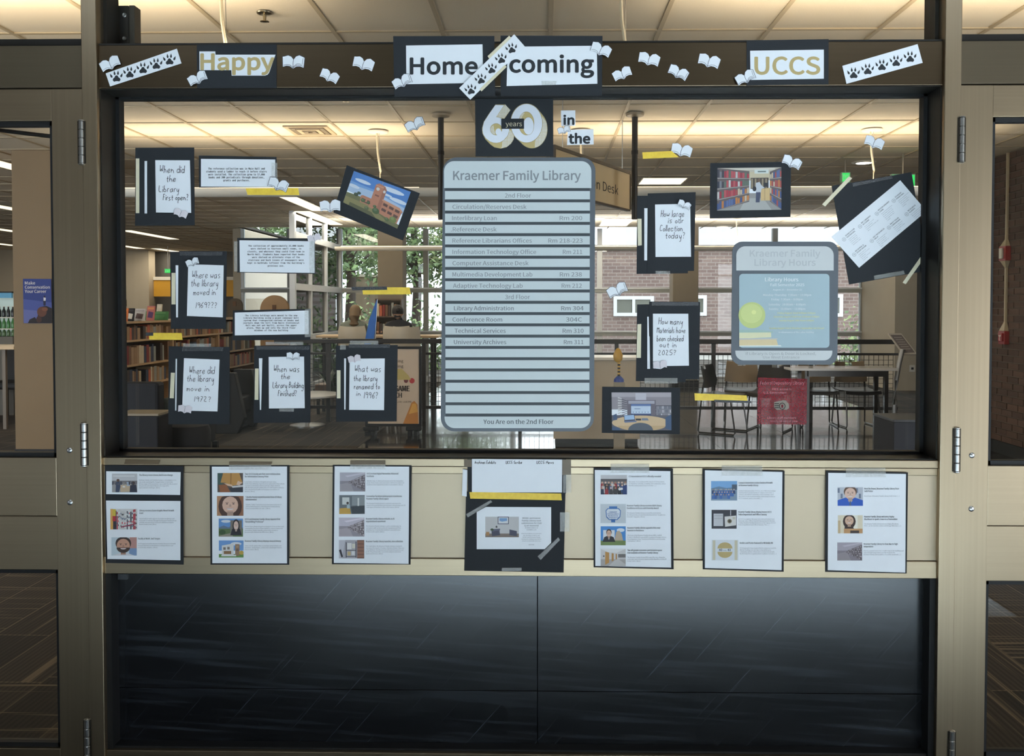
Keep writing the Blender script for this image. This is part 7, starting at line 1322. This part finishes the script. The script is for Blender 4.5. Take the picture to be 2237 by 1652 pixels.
news('news sheet with crowd and award stories right of the middle card', cC, 2.728, [(155, 115), (628, 120), (632, 720), (155, 708)], [[(162, 128), (612, 135), (617, 710), (165, 700)]],
     [((197, 158, 354, 274), P_crowd, 364, 171, ['C3 Innovation at UCCS officially revealed'], 202, ['This week, UCCS celebrated the launch of C3 Innovation,', 'C3 stands for curiosity, creativity and community, values', 'that the ambassadors hope to foster. [...]']),
      ((196, 331, 347, 445), P_award, 354, 345, ['Kraemer Family Library receives 2024 Library', 'Excellence in Access and Diversity Award'], 388, ['The Kraemer Family Library received the 2024 Library', 'Excellence in Access and Diversity Award from "Insight Into', 'Diversity" magazine. [More]']),
      ((197, 464, 346, 577), P_manb, 356, 478, ['Kraemer Family Library appoints first-ever', 'Inventor in Residence'], 521, ['The Dean of the Kraemer Family Library (KFL), Seth M.', 'Porter, is thrilled to unveil KFL\'s newest strategic choice:', 'the integration of an "Inventor in Residence at University', 'Convergence". [More]']),
      ((197, 598, 346, 702), P_corr, 356, 611, ['Two all-gender restrooms and lactation space', 'now available at Kraemer Family Library'], 652, ['The Kraemer Family Library (KFL) now offers two all-gender', 'restrooms and a lactation space on the third floor of the El', 'Pomar Center. [More]'])], R(256, 92, 486, 118), SCOTCH, R(256, 118, 486, 146))
news('news sheet with blue group and medal stories, second from the right', cC, 2.728, [(805, 122), (1293, 133), (1287, 735), (805, 720)], [[(818, 130), (1280, 140), (1275, 725), (818, 712)]],
     [((855, 194, 1010, 310), P_group, 1019, 209, ['Campus Connections creates Garden of Growth', 'at Kraemer Family Library'], 256, ['As Alex Pratt (university of UCCS, one of the most unique', 'and majority focused programs in Campus Connections, a', 'wellness and skilled community-service learning course', 'directed to foster trusted working relationships between', 'UCCS students and local youths [...]']),
      ((858, 366, 1007, 478), P_case, 1018, 383, ['Kraemer Family Library display honors UCCS', 'Police Department and Officer Swasey'], 424, ['As UCCS recognizes, this years since disheartenment and', 'ten years since Officer Garrett Swasey lived in the line', 'of duty, Kraemer Family Library honors the legacy of UCCS', 'Police Department and Officer Swasey. The [...]']),
      ((858, 545, 1017, 667), P_forty, 1026, 568, ['Dreiler and Porter featured in 40 Under 40'], 597, ['UCCS is proud to have many in the Rosemary Luci and Silv', 'that are leading ever and expressing within your', 'community, and two of them were recently honored with', 'the 40 Under 40 recognition from Southern Colorado [...]'])], R(918, 102, 1160, 125), SCOTCH, R(918, 125, 1160, 162))
news('news sheet with three portrait and book stack stories at the right end of the panel', cC, 2.728, [(1540, 133), (2028, 143), (2020, 745), (1535, 735)], [[(1553, 145), (2016, 152), (2012, 740), (1550, 725)]],
     [((1609, 231, 1760, 342), P_suit, 1768, 244, ['Meet the Deans | Kraemer Family Library Dean', 'Seth Porter'], 287, ['Meet Dean of Kraemer Family Library Seth Porter. [...]']), ((1611, 398, 1758, 506), P_podium, 1768, 411, ['Kraemer Family Library welcomes Hayley', 'Blackburn to spark a new era of innovation'], 453, ['The Kraemer Family Library welcomes Hayley Blackburn,', 'Ph.D., as its new innovation and design librarian. [...]']), ((1607, 560, 1755, 668), lambda: aisle((140, 134, 138)), 1765, 574, ['Kraemer Family Library to close due to high', 'temperatures'], 613, ['Due to a current lack of air conditioning in the building and', 'expected high temperatures over the weekend, the', 'Kraemer Family Library will be closed this weekend. [...]'])], R(1658, 116, 1895, 140), SCOTCH, R(1658, 140, 1895, 170))
mb = MB(); t = [o for o in bpy.data.objects if o.name.startswith('news_sheet') and 'award' in o['label']][0]
for i, s in enumerate(('LIBRARY', 'EXCELLENCE', 'IN ACCESS', '& DIVERSITY', 'AWARD')): w = len(s) * 3.4; line(mb, s, 271 - w, 271 + w, 383 + i * 11, 7.5, PN - .0018, cC, bold=.02)
mb.build('award_lettering', col((40, 84, 150)), t); mb = MB(); t = [o for o in bpy.data.objects if o.name.startswith('news_sheet') and 'medal' in o['label']][0]; line(mb, '40', 901, 922, 612, 14, PN - .0018, cC, bold=.02); line(mb, '40', 952, 972, 612, 14, PN - .0018, cC, bold=.02); line(mb, 'Under', 925, 949, 611, 7, PN - .0018, cC); mb.build('medal_lettering', col((50, 52, 60)), t)

for o in bpy.data.objects:      # print too small to pick apart stays joined
    if o.type == 'MESH' and o.parent and o.name.split('.')[0] in ('small_print', 'headlines', 'headings', 'typing', 'handwriting', 'icon_rings', 'white_lettering', 'yellow_lettering', 'print_lines', 'award_lettering', 'medal_lettering', 'poster_lettering', 'headline', 'drawn_lines', 'mesh_panel'): o['kind'] = 'stuff'
